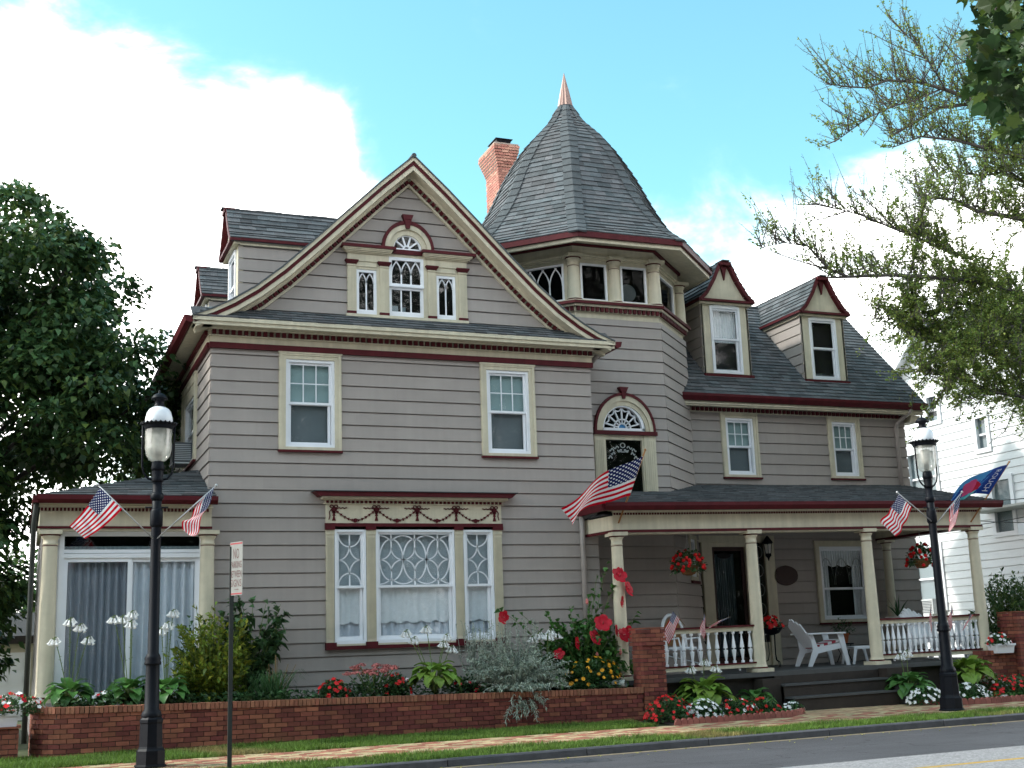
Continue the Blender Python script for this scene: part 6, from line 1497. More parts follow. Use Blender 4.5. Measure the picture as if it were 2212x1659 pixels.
# --- hostas: every leaf its own piece
def hosta_leaf(seed):
    rg = random.Random(seed); V = []; F = []; n = 6
    for i in range(n+1):
        t = i/n; w_ = .5*(math.sin(math.pi*min(t*.92+.06, 1))**.8)*(1-.25*t); x = t; z = .30*math.sin(t*2.2)-.34*t*t
        V += [(x, w_*.80, z+.07+.02*rg.uniform(-1, 1)), (x, 0, z), (x, -w_*.80, z+.07+.02*rg.uniform(-1, 1))]
    for i in range(n): a = i*3; F += [(a, a+1, a+4, a+3), (a+1, a+2, a+5, a+4)]
    return V, F
HL = {}
def hosta(label, c, r, n, mat, scapes=(), L=.24, key='a', cat='plant'):
    c = Vector(c); r *= 1.4; L *= 1.12; n = int(n*1.75); scapes = [(a*1.1, b, h*1.22, l) for a, b, h, l in scapes]; t = plant('hosta', c, label, cat, 'hostas')
    for q in range(4):
        if (mat, q) not in HL:
            V, F = hosta_leaf(q+5); me = bpy.data.meshes.new('leaf'); me.from_pydata(V, [], F); me.materials.append(MT[mat]); me.polygons.foreach_set('use_smooth', [True]*len(F))
            for nm in ('shade', 'tone'): a = me.attributes.new(nm, 'FLOAT', 'POINT'); a.data.foreach_set('value', np.full(len(V), (q+.5)/4))
            HL[(mat, q)] = me
    rg = random.Random(hash(label) % 1000 if False else len(label)*7+int(c.x*10))
    st = MB()
    for k in range(n):
        a = 2.4*k+rg.uniform(-.3, .3); ring = k/n; el = lerp(.15, 1.15, 1-ring); d = r*lerp(.15, .62, ring); z = lerp(.42, .26, ring)*r*1.9
        p = c+Vector((d*math.cos(a), d*math.sin(a), z)); o = link('leaf', HL[(mat, k % 4)], p, t); s = L*rg.uniform(.8, 1.15); o.scale = (s, s, s); o.rotation_euler = (rg.uniform(-.25, .25), -lerp(.55, -.80, ring**.8)+rg.uniform(-.2, .2), a+rg.uniform(-.3, .3))
        st.tube([c, c+Vector((d*.5*math.cos(a), d*.5*math.sin(a), z*.7)), p], .006, 4)
    st.build('leaf_stalks', 'stem', t)
    for (dx, dy, h, lean) in scapes:
        P = [c+Vector((dx*f*.6+lean*f*f, dy*f, h*f)) for f in np.linspace(0, 1, 7)]; mb = MB(); mb.tube(P, .007, 5, 0)
        for k in range(9):                              # buds along the upper stem
            f = .5+.4*k/9; p = c+Vector((dx*f*.6+lean*f*f, dy*f, h*f)); a = k*2.4; mb.tube([p, p+Vector((.03*math.cos(a), .03*math.sin(a), .012))], [.005, .002], 4, 0)
        for k in range(7):                              # open bells hanging at the tip
            a = k*.9+dx; b0 = P[-1]+Vector((0, 0, -.02*k*.4)); d = Vector((math.cos(a), math.sin(a), 0)); e = b0+d*.045+Vector((0, 0, .0)); M_ = Matrix.Rotation(a, 3, 'Z') @ Matrix.Rotation(R(150), 3, 'Y')
            mb.tube([b0, e], .004, 4, 0); mb.lathe([(.004, 0), (.011, .02), (.013, .06), (.024, .095), (.034, .105)], e, 6, 1, M=M_, cap=False)
        mb.build('flower_stalk', ['stem', 'white_petal'], t)
    return t
ps_ = lambda x, y, Y: at(x, y, Y)
def base(x, Y, z): p = at(x, 1500, Y); return Vector((p.x, Y, z))
hosta('green hosta at the left end of the brick planter with nodding white flowers', base(150, -.95, .34), .30, 22, 'leaf_hosta', [(-.25, 0, .95, -.1), (-.05, .05, 1.2, .0), (.12, .05, 1.12, .05), (.3, 0, .95, .06)])
hosta('green hosta left of the lamp post in the planter with white flower stalks', base(280, -1.0, .34), .30, 24, 'leaf_hosta', [(-.35, .1, 1.22, -.05), (-.25, .1, 1.22, .02), (-.02, .0, 1.15, .0), (.06, .1, 1.28, -.03)])
hosta('green hosta just right of the lamp post in the planter', base(358, -1.15, .34), .28, 22, 'leaf_hosta', [(-.1, .1, 1.05, -.02), (.08, .1, 1.28, .05), (.0, .1, 1.12, .02)])
hosta('lime green hosta in the middle of the planter under the triple window', base(940, -1.15, .30), .40, 34, 'leaf_lime', [(-.55, .2, .95, -.1), (-.32, .2, .85, -.1), (-.05, .2, 1.0, -.05), (.25, .2, .78, .08), (.36, .2, .88, .08), (.42, .2, .70, .12)])
hosta('large lime hosta in front of the left porch rail', base(1520, -1.45, -.30), .48, 40, 'leaf_lime', [(-.3, 0, .75, -.05), (.1, .1, .85, .05), (.3, 0, .75, .1)], L=.27)
hosta('green hosta right of the porch steps', base(1965, -1.6, -.28), .40, 30, 'leaf_hosta', [(-.1, .1, .8, 0), (.1, .1, .85, .05)], L=.27)
hosta('tall lime hosta right of the right lamp post', base(2095, -1.35, -.12), .46, 38, 'leaf_lime', [], L=.27)
hosta('small green hosta between the lime hosta and the porch steps', base(1630, -1.4, -.30), .28, 18, 'leaf_hosta', [])
hosta('dark green leafy plant beside the brick pier in the left bed', base(1465, -1.35, -.30), .30, 20, 'leaf_hosta', [], L=.2)
hosta('green hosta behind the pale flowers at the right end of the planter', base(1180, -1.0, .25), .26, 16, 'leaf_hosta', [(-.25, .1, .85, -.02), (-.1, .1, .9, 0), (.1, 0, .88, .02), (.25, .1, .95, .02), (.4, .1, .9, .04)])
# --- low leaves filling the soil between the planted clumps
def cover(label, regions, n, hz, L, mat):
    P = []
    for x0, x1, y0, y1, z, f in regions: k = int(n*f); P.append(np.c_[RG.uniform(x0, x1, k), RG.uniform(y0, y1, k), z+RG.uniform(0, hz, k)**1.3])
    P = np.concatenate(P); D = RG.normal(size=P.shape); D[:, 2] = np.abs(D[:, 2])*.5; o = put_leaves('ground_cover', None, P, D, RG.uniform(L*.6, L*1.2, len(P)), RG.uniform(L*.4, L*.7, len(P)), mat); o['label'] = label; o['category'] = 'ground cover'
cover('low leafy ground cover filling the brick planter', [(-2.5, 1.2, -1.45, -.4, .32, .45), (1.2, 5.0, -1.40, -.3, .29, .2), (5.0, 7.6, -1.42, -.4, .22, .35)], 5200, .26, .10, 'leaf_dark')
cover('low green leaves between the flowers of the two front beds', [(7.9, 10.6, -2.5, -1.3, -.36, .5), (14.1, 17.6, -2.4, -1.1, -.30, .5)], 3600, .20, .09, 'leaf_hosta')
# --- bedding flowers
IW = ('white_petal', 'red_petal')
def bed(label, x, y, Y, rx, h, fl, mat='leaf_dark', n=500, z=None, ry=None):
    p = at(x, y, Y); zz = gz(p.x, Y)+.03 if z is None else z; mound(label, (p.x, Y, zz), rx*1.15, ry or rx*.75, h*1.2, n, .075, .05, mat, fl)
bed('red and white impatiens in the planter left of the lamp post', 232, 1500, -1.15, .26, .22, [('red_petal', 10, .03, 5), ('white_petal', 10, .035, 5)], z=.34)
bed('red geraniums in the planter left of the pink sedum', 722, 1490, -1.2, .26, .26, [('red_petal', 26, .036, 5)], z=.32)
bed('red geraniums in the planter right of the pink sedum', 858, 1485, -1.25, .22, .32, [('red_petal', 22, .034, 5), ('white_petal', 3, .03, 5)], z=.30)
bed('dark red flowers at the right of the lime planter hosta', 1010, 1475, -1.1, .26, .28, [('crimson_petal', 12, .03, 5)], z=.28)
bed('mass of red impatiens at the left end of the left flower bed', 1446, 1530, -2.25, .44, .36, [('red_petal', 75, .032, 5)], n=700)
bed('white impatiens in the left flower bed below the lime hosta', 1520, 1530, -2.25, .34, .28, [('white_petal', 80, .032, 5)], n=500)
bed('mixed red and white impatiens in the middle of the left flower bed', 1590, 1525, -2.2, .42, .26, [('red_petal', 36, .03, 5), ('white_petal', 14, .03, 5)], n=500)
bed('red impatiens near the right end of the left flower bed', 1650, 1520, -2.1, .30, .26, [('red_petal', 26, .03, 5)], n=400)
bed('small white impatiens at the right tip of the left flower bed', 1712, 1525, -2.2, .22, .16, [('white_petal', 26, .03, 5)], n=250)
bed('white impatiens left of the right lamp post', 2000, 1490, -2.1, .38, .26, [('white_petal', 60, .032, 5)], n=500)
bed('white impatiens right of the right lamp post', 2090, 1480, -2.1, .46, .28, [('white_petal', 80, .032, 5)], n=600)
bed('pale white flowers behind the right bed near the brick pier', 2140, 1450, -1.6, .32, .40, [('white_petal', 40, .032, 5)], n=400)
bed('red impatiens at the right end of the right flower bed', 2190, 1465, -1.9, .50, .38, [('red_petal', 60, .034, 5)], n=700)
bed('red and white flowers spilling from the left flower box', 30, 1500, -1.18, .44, .26, [('red_petal', 14, .045, 5), ('crimson_petal', 6, .045, 5), ('white_petal', 40, .036, 5)], z=.30, n=500)
bed('red and white flowers in the right flower box', 2160, 1400, -1.16, .26, .20, [('red_petal', 14, .035, 5), ('white_petal', 16, .035, 5)], z=.77, n=300)
# --- pink sedum
sp = base(805, -1.15, .30); t = mound('pink flat-headed sedum in the planter under the triple window', sp, .50, .34, .48, 500, .08, .05, 'leaf_dark', cat='flowers', name='sedum', group=None)
for k in range(19):
    a = k*2.4; rr = .46*math.sqrt((k+.5)/19); c = sp+Vector((rr*math.cos(a), rr*math.sin(a)*.7, .56-.30*rr+.07*math.sin(k*5))); hd, hn = dome(c, .10, .09, .05, 60, .5, -.1); blossoms(t, hd, hn, RG.uniform(.012, .022, 60), 'pink_petal', 4, 'flower_head'); MB().tube([sp, c], .006, 4).build('stem', 'stem', t)
# --- shrubs built from stems with leaves along them
def shrub(name, label, c, tips, n_leaf, L, W, mat, f0=.35, tone=None, cat='shrub', spread=.7, stem='stem', thick=.010, group=None, up=.25, droop=.25):
    c = Vector(c); t = plant(name, c, label, cat, group); P = []; D = []; mb = MB()
    for tip in tips:
        tip = Vector(tip); mid = c.lerp(tip, .5)+Vector((0, 0, (tip-c).length*.10)); cv = [c.lerp(mid, f).lerp(mid.lerp(tip, f), f) for f in np.linspace(0, 1, 6)]; mb.tube(cv, [thick*(1-.13*k) for k in range(6)], 4, cap=False)
        f = RG.uniform(f0, 1.03, n_leaf)
        for q in f: p = c.lerp(mid, q).lerp(mid.lerp(tip, q), q); P.append(p); D.append((tip-c).normalized())
    P = np.array(P); D = np.array(D); n = len(P); P += RG.normal(0, .02, P.shape); D = D+RG.normal(0, spread, D.shape); D[:, 2] += up
    mb.build('stems', stem, t); put_leaves('foliage', t, P, D, RG.uniform(L*.65, L*1.2, n), RG.uniform(W*.7, W*1.2, n), mat, tone, droop=droop)
    return t
def dome_tips(c, rx, ry, h, n, low=.05):
    P, _ = dome(c, rx, ry, h, n, .82, low); return P
def ball_tips(c, rx, ry, h, n): d = unit(RG.normal(size=(n, 3))); return np.array(c)+d*np.array([rx, ry, h])*RG.uniform(.7, 1.03, n)[:, None]
c = base(455, -.75, .30); shrub('evergreen_shrub', 'yellow-green leafy shrub between the lamp post and the sign in the planter', c, ball_tips(c+Vector((0, 0, .78)), .74, .45, .86, 210), 20, .14, .06, 'leaf_bush', .3, cat='shrub')
c = base(535, -.45, .30); shrub('leafy_shrub', 'tall dark green shrub behind the sign post against the siding', c, ball_tips(c+Vector((.1, 0, 1.15)), .62, .35, .85, 50), 18, .21, .115, 'leaf_dark', .35, droop=.5)
c = base(415, -.45, .30); shrub('leafy_shrub', 'dark stemmed shrub at the right edge of the sliding door', c, dome_tips(c, .36, .26, 1.68, 26, .3), 13, .15, .06, 'leaf_dark', .45, droop=.5)
c = base(590, -1.05, .30); t = plant('daylily', c, 'clump of strap-leaved daylilies in the planter right of the sign', 'plant'); mb = MB(); tn = []
for k in range(170):
    a = random.uniform(0, 2*math.pi); d = random.uniform(.15, .62); h = random.uniform(.30, .66); w_ = .014; o = c+Vector((random.gauss(0, .10), random.gauss(0, .05), 0)); sd = Vector((-math.sin(a), math.cos(a), 0))*w_; V = []
    for f in np.linspace(0, 1, 6): q = o+Vector((d*f*math.cos(a), d*f*math.sin(a)*.7, h*(1.75*f-1.1*f*f*f))); V += [q-sd*(1-f*.9), q+sd*(1-f*.9)]
    mb.add(V, [(2*i, 2*i+1, 2*i+3, 2*i+2) for i in range(5)]); tn += [min(1, random.random()**3)]*len(V)
stuff(mb.build('strap_leaves', 'leaf_dark', t, attrs={'shade': np.array([.8]*len(tn)), 'tone': np.array(tn)}))
for k in range(9): a = random.uniform(-.25, .45); MB().tube([c, c+Vector((a*.7, 0, .4)), c+Vector((a, .05, random.uniform(.5, .85)))], .005, 4).build('dry_stalk', 'dry_stem', t)
# hibiscus with big red flowers
c = base(1262, -.75, .25); t = shrub('hibiscus', 'tall red hibiscus bush by the left porch column', c, list(dome_tips(c, 1.22, .45, 1.40, 190, .02))+[tuple(at(x, y, -.8)) for x, y in ((1310, 1222), (1290, 1240), (1330, 1250), (1275, 1290), (1350, 1300), (1120, 1320), (1085, 1320), (1180, 1325), (1230, 1310), (1375, 1330), (1365, 1350))], 19, .17, .09, 'leaf_hosta', .25, droop=.4, group=None)
def big_flower():
    mb = MB()
    for k in range(5):
        a = k*2*math.pi/5; V = []; m_ = 5
        for i in range(m_+1):
            f = i/m_; w_ = .62*math.sin(math.pi*min(.15+f*.72, 1))
            for s_ in (-1, 0, 1): V.append((f*math.cos(a)-s_*w_*math.sin(a)*.8, f*math.sin(a)+s_*w_*math.cos(a)*.8, .18*f*f+.05*abs(s_)+.03*k/5+.06*math.sin(i*2+k)))
        F = []
        for i in range(m_): F += [(3*i, 3*i+3, 3*i+4, 3*i+1), (3*i+1, 3*i+4, 3*i+5, 3*i+2)]
        mb.add(V, F, 0)
    mb.tube([(0, 0, .02), (0, 0, .45)], [.05, .03], 6, 1); o = mb.build('flower', ['crimson_petal', 'pink_petal'], None, smooth=True, origin=(0, 0, 0), attrs={'shade': .5}); d = o.data; bpy.data.objects.remove(o); return d
BF = big_flower()
for k, (x, y, r, ax, ay) in enumerate(((1337, 1243, .17, 1.2, .1), (1356, 1272, .16, 1.3, .6), (1342, 1299, .12, 1.7, .9), (1302, 1347, .18, 1.15, -.2), (1284, 1378, .16, 1.2, .4), (1245, 1389, .13, 1.5, .8), (1086, 1333, .13, 1.7, .3), (1208, 1413, .11, 1.4, -.5), (1346, 1372, .15, 1.3, .3), (1358, 1366, .13, 1.6, -.6), (1330, 1362, .13, 1.5, .9))):
    o = link('flower', BF, at(x, y, -1.0-.03*(k % 3)), t); o.scale = (r, r, r); o.rotation_euler = (ax, ay*.3, ay)
for x, y in ((1268, 1299), (1290, 1415), (1340, 1408)): MB().lathe([(.01, -.06), (.03, -.03), (.028, .02), (.006, .06)], at(x, y, -1.0), 8).build('bud', 'pink_petal', t, attrs={'shade': .7})
# black-eyed susans
c = base(1285, -1.2, .25); t = mound('yellow black-eyed susans in the planter next to the brick pier', c, .66, .28, .60, 700, .10, .04, 'leaf_dark', [('yellow_petal', 48, .032, 7)], name='daisy_clump', group=None)
Q, E_ = dome(c, .57, .26, .60, 24, .95, .1); mb = MB()
# silver trailing mound over the wall
c = base(1120, -1.25, .26); t = plant('lavender', c, 'silvery grey trailing plant spilling over the planter wall', 'plant'); P = []; D = []; mb = MB()
for k in range(420):
    a = random.uniform(0, 2*math.pi); d = random.uniform(.30, 1.08); h = random.uniform(.35, 1.15)*(1-.45*d); front = math.sin(a) < -.1
    tip = c+Vector((d*math.cos(a), d*math.sin(a)*.60, h if not front else h*.75-.10*random.random()))
    if front and random.random() < .28 and abs(math.cos(a)) < .75: tip = c+Vector((d*.7*math.cos(a), -.50-.08*random.random(), -random.uniform(.10, .50)))
    if tip.y < -1.62: tip.z = min(tip.z, .35)
    mid = c.lerp(tip, .5)+Vector((0, 0, .22)); mb.tube([c.lerp(mid, f).lerp(mid.lerp(tip, f), f) for f in (0, .25, .5, .75, 1)], [.006, .006, .005, .004, .003], 4, cap=False)
    for q in RG.uniform(.35, 1, 30): P.append(c.lerp(mid, q).lerp(mid.lerp(tip, q), q)); D.append(tip-mid)
P = np.array(P); D = unit(np.array(D))*.5+RG.normal(0, .7, (len(P), 3)); mb.build('stems', 'leaf_silver', t, attrs={'shade': .6, 'tone': .5}); put_leaves('foliage', t, P, D, RG.uniform(.05, .09, len(P)), .020, 'leaf_silver')
t = plant('lavender', c+Vector((.1, .4, 0)), 'upright greyish lavender stalks behind the trailing silver plant', 'plant'); P = []; mb = MB()
for k in range(150):
    o = c+Vector((random.uniform(-.8, .6), random.uniform(.2, .6), 0)); tip = o+Vector((random.gauss(0, .12), random.gauss(0, .06), random.uniform(.7, 1.35))); mb.tube([o, tip], .004, 4, cap=False)
    for q in RG.uniform(.4, 1, 14): P.append(o.lerp(tip, q))
P = np.array(P); mb.build('stems', 'leaf_silver', t, attrs={'shade': .5, 'tone': .6}); put_leaves('foliage', t, P, RG.normal(0, 1, P.shape)+[0, 0, .8], RG.uniform(.05, .08, len(P)), .020, 'leaf_silver', tone=np.full(len(P), .8))
# hanging baskets
def basket(x, y, Y, label, hang):
    p = at(x, y, Y); t = thing('hanging_basket', p, label, 'hanging basket', 'hanging baskets'); top = Vector((p.x, p.y, pz(p.x, 3.48)))
    MB().lathe([(.05, -.20), (.13, -.17), (.19, -.06), (.20, 0), (.17, .0)], p, 14).build('bowl', 'wicker', t)
    for k in range(3): a = k*2.094; MB().tube([p+Vector((.19*math.cos(a), .19*math.sin(a), 0)), p+Vector((0, 0, .5)), top], .004, 4).build('chain', 'steel', t)
    P, D = dome(p+Vector((0, 0, -.05)), .34, .34, .38, 330, .5, -.25); put_leaves('foliage', t, P, D+RG.normal(0, .5, D.shape), RG.uniform(.06, .11, len(P)), RG.uniform(.05, .08, len(P)), 'leaf_dark')
    Q, E_ = dome(p+Vector((0, 0, -.05)), .36, .36, .40, 34, .9, -.35); E_[:, 1] -= .4; mb = MB()
    for q in Q: mb.lathe([(.008, -.035), (.034, -.015), (.040, .01), (.028, .032), (.006, .042)], q, 8)
    stuff(mb.build('blossoms', 'red_petal', t, attrs={'shade': .6}))
basket(1487, 1222, -.35, 'hanging basket of red flowers near the front door', 0); basket(1991, 1208, -.35, 'hanging basket of red flowers by the right lamp post', 0)
# potted plants on the porch
mound('red geraniums in the wire stand by the front door', (12.50, 1.25, pz(12.5, FZ)+.84), .28, .26, .26, 160, .07, .05, 'leaf_dark', [('red_petal', 26, .05, 5)], name='geranium', group=None)
pt_ = thing('flower_pot', POT, 'terracotta pot with green plant on the wire table', 'pot'); MB().lathe([(.09, 0), (.13, .18), (.145, .19), (.145, .23), (.12, .23)], POT, 14).build('pot', 'terracotta', pt_)
P, D = dome(POT+Vector((0, 0, .22)), .25, .25, .35, 120, .3, .1); put_leaves('foliage', pt_, P, D+RG.normal(0, .4, D.shape), .10, .03, 'leaf_dark')
t = plant('spiky_plant', URN, 'spiky dark green plant growing from the pale urn', 'plant'); mb = MB()
for k in range(26):
    a = k*2.4; el = random.uniform(.5, 1.4); L_ = random.uniform(.35, .6); d = Vector((math.cos(a)*math.cos(el), math.sin(a)*math.cos(el), math.sin(el))); s_ = Vector((-math.sin(a), math.cos(a), 0))*.014; q = URN+d*L_*.6; e = URN+d*L_+Vector((0, 0, -.05)); mb.add([URN-s_, URN+s_, q+s_*.8, q-s_*.8, e], [(0, 1, 2, 3), (3, 2, 4)])
stuff(mb.build('leaves', 'leaf_dark', t, attrs={'shade': .3, 'tone': .2}))
rk_ = at(2166, 1473, -2.3); MB().lathe([(.06, -.05), (.10, .0), (.095, .05), (.05, .085), (.01, .09)], (rk_.x, -2.3, gz(rk_.x, -2.3)+.04), 9).build('rock', 'rock'); tag(bpy.data.objects['rock'], 'rounded pale stone in the right flower bed behind the edging', 'stone')
# fallen leaves along the gutter
mb = MB(); n = 150
P = np.c_[RG.uniform(2, 22, n), -5.05-np.abs(RG.normal(0, .25, n)), np.zeros(n)]; P[:, 2] = [rz(a, b)+.012 for a, b, _ in P]
o = put_leaves('fallen_leaves', None, P, RG.normal(size=(n, 3))*[1, 1, .1], RG.uniform(.03, .06, n), .025, 'leaf_bush', tone=np.full(n, .9)); o['label'] = 'scattered fallen leaves in the road gutter'; o['category'] = 'leaves'
# ================================================================== TREES
def tree_limbs(mb, lines, n=7):
    for P, r0, r1 in lines: mb.tube(P, [lerp(r0, r1, k/(len(P)-1)) for k in range(len(P))], n, cap=True)
# --- big maple at the left
mp_ = thing('maple_tree', (-6.0, 6.2, -.35), 'large dark green maple tree at the left behind the sunroom', 'tree')
TC_ = Vector((-6.0, 6.2, 0)); mb = MB(); tree_limbs(mb, [([TC_+Vector((0, 0, -.5)), TC_+Vector((.05, 0, 1.4)), TC_+Vector((0, .1, 3.2))], .38, .28)], 10)
rg = np.random.default_rng(5); cl_ = []
cc_ = np.array([-4.95, 5.6, 6.5]); rad = np.array([5.05, 4.2, 5.6])
for k in range(430):
    d = unit(rg.normal(size=3)); s = rg.uniform(.5, 1.0); p = cc_+d*rad*s*(1+.10*math.sin(3*d[0]+5*d[2]))
    if p[2] < .9 or (p[0] > -3.7 and p[2] < 5.2-.5*(p[0]+3.7)*0) : continue
    cl_.append((p, d, rg.uniform(.50, .95)))
for k in range(110):
    p = np.array([rg.uniform(-9.5, -3.7), rg.uniform(3.0, 8.0), rg.uniform(1.3, 5.5)]); cl_.append((p, unit(rg.normal(size=3)+np.array([.4, -.8, 0])), rg.uniform(.5, .9)))
P = []; D = []; Sh = []
for p, d, r in cl_:
    n = int(330*r); e = unit(rg.normal(size=(n, 3))*[1, 1, .8]+d*.55+[0, 0, .25]); q = p+e*rg.uniform(.35, 1, n)[:, None]*r*np.array([1.15, 1.15, .72]); P.append(q); D.append(e*[1, 1, .3]+rg.normal(0, .45, e.shape)+[0, 0, -.35]); Sh.append(np.clip(rg.normal(.5, .25, n), 0, 1))
for p, d, r in cl_[:300:15]: mb.tube([TC_+Vector((0, .1, 3.0)), TC_+Vector((0, 0, 3.2)).lerp(Vector(p)-TC_, .5), Vector(p)], [.10, .06, .02], 5)
for a in range(6): e = Vector((2.2*math.cos(a), 2.2*math.sin(a), 6.5+a % 3)); mb.tube([TC_+Vector((0, .1, 3.0)), TC_+e*.5+Vector((0, 0, 1.5)), TC_+e], [.17, .10, .04], 6)
mb.build('trunk', 'bark', mp_)
P = np.concatenate(P); D = np.concatenate(D); put_leaves('crown', mp_, P, D, rg.uniform(.11, .19, len(P)), rg.uniform(.10, .17, len(P)), 'leaf_maple', shade=np.concatenate(Sh), tone=rg.random(len(P))**2.5, droop=.3, kind=False)
# --- lower trees far behind on the left
def blob_tree(name, label, c, rx, rz_, zc, n, L, mat, seed, group=None):
    t = thing(name, (c[0], c[1], -.4), label, 'tree', group); g = np.random.default_rng(seed); P = []; D = []; K = 26
    for k in range(K):
        d = unit(g.normal(size=3)); p = np.array([c[0], c[1], zc])+d*np.array([rx, rx, rz_])*g.uniform(.4, .95); m_ = n//K; e = unit(g.normal(size=(m_, 3))+[0, 0, .2]); P.append(p+e*g.uniform(.4, 1, m_)[:, None]*rx*.38); D.append(e+g.normal(0, .5, e.shape))
    P = np.concatenate(P); D = np.concatenate(D); keep = P[:, 2] > .2; P, D = P[keep], D[keep]
    put_leaves('crown', t, P, D, g.uniform(L*.7, L*1.2, len(P)), g.uniform(L*.6, L, len(P)), mat, kind=False); MB().tube([(c[0], c[1], -.6), (c[0], c[1], zc)], [rx*.10, rx*.04], 8).build('trunk', 'bark', t)
p = at(300, 1030, 26); blob_tree('far_tree', 'small green tree top showing between maple and sunroom roof', (p.x, 26), 2.2, 2.2, p.z-1.6, 2600, .22, 'leaf_near', 3)
p = at(40, 1320, 24); blob_tree('far_tree', 'shadowy shrubby tree behind the garage at the left', (p.x-.5, 24), 3.2, 2.6, 3.2, 3000, .24, 'leaf_maple', 4)
# --- garage
gp = at(0, 1390, 13); g_ = thing('garage', (gp.x-1, 15, -.4), 'white garage with panelled door and dark roof at the far left', 'garage'); gx0, gx1 = at(-130, 1400, 13).x, at(78, 1400, 13).x; zt = at(30, 1408, 13).z
mb = MB(); mb.box(gx0, gx1, 13.0, 18, -.4, zt+.2); mb.build('wall', 'cream', g_)
mb = MB(); mb.box(gx0-.2, gx1+.2, 12.7, 18.3, zt+.20, zt+.40); mb.prism([(gx0-.2, 12.7, zt+.4), (gx0-.2, 18.3, zt+.4), (gx0-.2, 15.5, zt+1.1)], (gx1-gx0+.4, 0, 0)); mb.build('roof', 'step', g_)
mb = MB(); mb.box(gx0+.2, gx1-.12, 12.95, 12.999, -.35, zt-.02); dr_ = mb.build('door', 'white_siding', g_, attrs={'shade': .4})
for i in range(5):
    for j in range(4): a = gx0+.3+i*(gx1-gx0-.5)/5; mb = MB(); mb.box(a, a+(gx1-gx0-.5)/5-.12, 12.935, 12.951, -.25+j*(zt+.2)/4, -.25+(j+1)*(zt+.2)/4-.12); mb.build('panel', 'white_siding', dr_, attrs={'shade': .6})

# --- small-leaved spreading tree at the right
gk = thing('ginkgo_tree', (20.6, -.2, -.3), 'spreading tree with bare upright twigs and small leaves at the right', 'tree')
mb = MB(); tw = MB(); P = []; D = []; rg = np.random.default_rng(9); random.seed(19)
def limb(pts, Y0, Y1, r0, r1): return ([at(x, y, lerp(Y0, Y1, k/(len(pts)-1))) for k, (x, y) in enumerate(pts)], r0, r1)
trunk = [Vector((20.6, -.2, -.6)), Vector((20.5, -.2, 2.5)), Vector((20.7, -.1, 5.0)), Vector((20.6, 0, 7.5)), Vector((20.8, .1, 10.5)), Vector((20.7, .2, 13))]
LIMBS = [limb([(2330, 420), (2212, 340), (2120, 318), (2067, 303), (1990, 295), (1930, 318)], 0, -1.4, .09, .012),
 limb([(2340, 560), (2212, 473), (2110, 456), (2060, 431), (2017, 427), (1985, 436)], .2, -.6, .11, .015),
 limb([(2320, 300), (2190, 235), (2102, 223), (2029, 233), (1970, 268), (1924, 295)], 0, -.2, .09, .03),
 limb([(2330, 290), (2180, 230), (2102, 217), (2044, 194), (1986, 178), (1920, 173), (1873, 190), (1784, 182)], 0, -1.0, .10, .008),
 limb([(2029, 194), (1978, 217), (1924, 231), (1873, 256), (1803, 307)], -.4, -1.2, .035, .008),
 limb([(2340, 690), (2212, 640), (2130, 612), (2044, 601), (1928, 594), (1842, 598), (1790, 600)], .2, -1.6, .12, .02),
 limb([(2100, 560), (2040, 540), (1978, 512), (1928, 493), (1866, 466), (1819, 454), (1761, 438)], -.3, -1.4, .05, .008),
 limb([(1830, 597), (1792, 582), (1769, 559), (1745, 532), (1695, 524), (1640, 536)], -1.5, -2.0, .045, .006),
 limb([(1967, 590), (1978, 540), (1988, 480), (1996, 427)], -.9, -.9, .045, .02),
 limb([(2340, 850), (2230, 800), (2140, 760), (2057, 732), (2020, 732), (1974, 720), (1952, 708)], .1, -.5, .14, .075),
 limb([(2200, 740), (2142, 687), (2112, 659), (2069, 656), (2032, 671), (1999, 690), (1962, 691), (1886, 687)], 0, -.7, .07, .010),
 limb([(1980, 722), (1972, 690), (1968, 650), (1975, 610)], -.45, -.6, .04, .02),
 limb([(2330, 480), (2250, 420), (2180, 370), (2120, 380), (2050, 370), (1990, 400)], .4, .8, .06, .008),
 limb([(2340, 880), (2240, 860), (2160, 850), (2090, 830), (2030, 800), (1990, 800)], 0, -1.2, .07, .008),
 limb([(2300, 700), (2220, 690), (2150, 720), (2080, 780), (2040, 840)], -.3, -1.5, .05, .006),
 limb([(2340, 200), (2250, 120), (2180, 90), (2110, 130), (2060, 140)], .3, 0, .07, .01),
 limb([(2044, 194), (2010, 140), (1975, 90), (1950, 70)], -.5, -.9, .03, .006),
 limb([(2340, 780), (2260, 740), (2190, 700), (2120, 640), (2060, 590)], .6, 1.2, .08, .01)]
tree_limbs(mb, [(trunk, .36, .10)], 12); tree_limbs(mb, [(a, b*.75, c) for a, b, c in LIMBS], 7)
def twig(p, d, L_, leafy, r=.006):
    d = d.normalized(); side = Vector((rg.normal(), rg.normal(), rg.normal()))*.10; e = p+d*L_+side*L_*1.2+Vector((0, 0, -.02*L_)); mid = p.lerp(e, .5)+side*L_*.6; tw.tube([p, mid, e], [r, r*.7, r*.35], 4, cap=False)
    for f in np.linspace(.08, .98, int(L_*30)):
        q = p.lerp(mid, f).lerp(mid.lerp(e, f), f)
        if rg.random() < leafy*1.0:
            for _ in range(rg.integers(2, 6)): P.append(q+Vector(rg.normal(0, .025, 3))); D.append(rg.normal(size=3)+np.array([0, 0, .3]))
        elif rg.random() < .4: tw.tube([q, q+Vector(rg.normal(0, .03, 3))], .004, 3, cap=False)
    return e
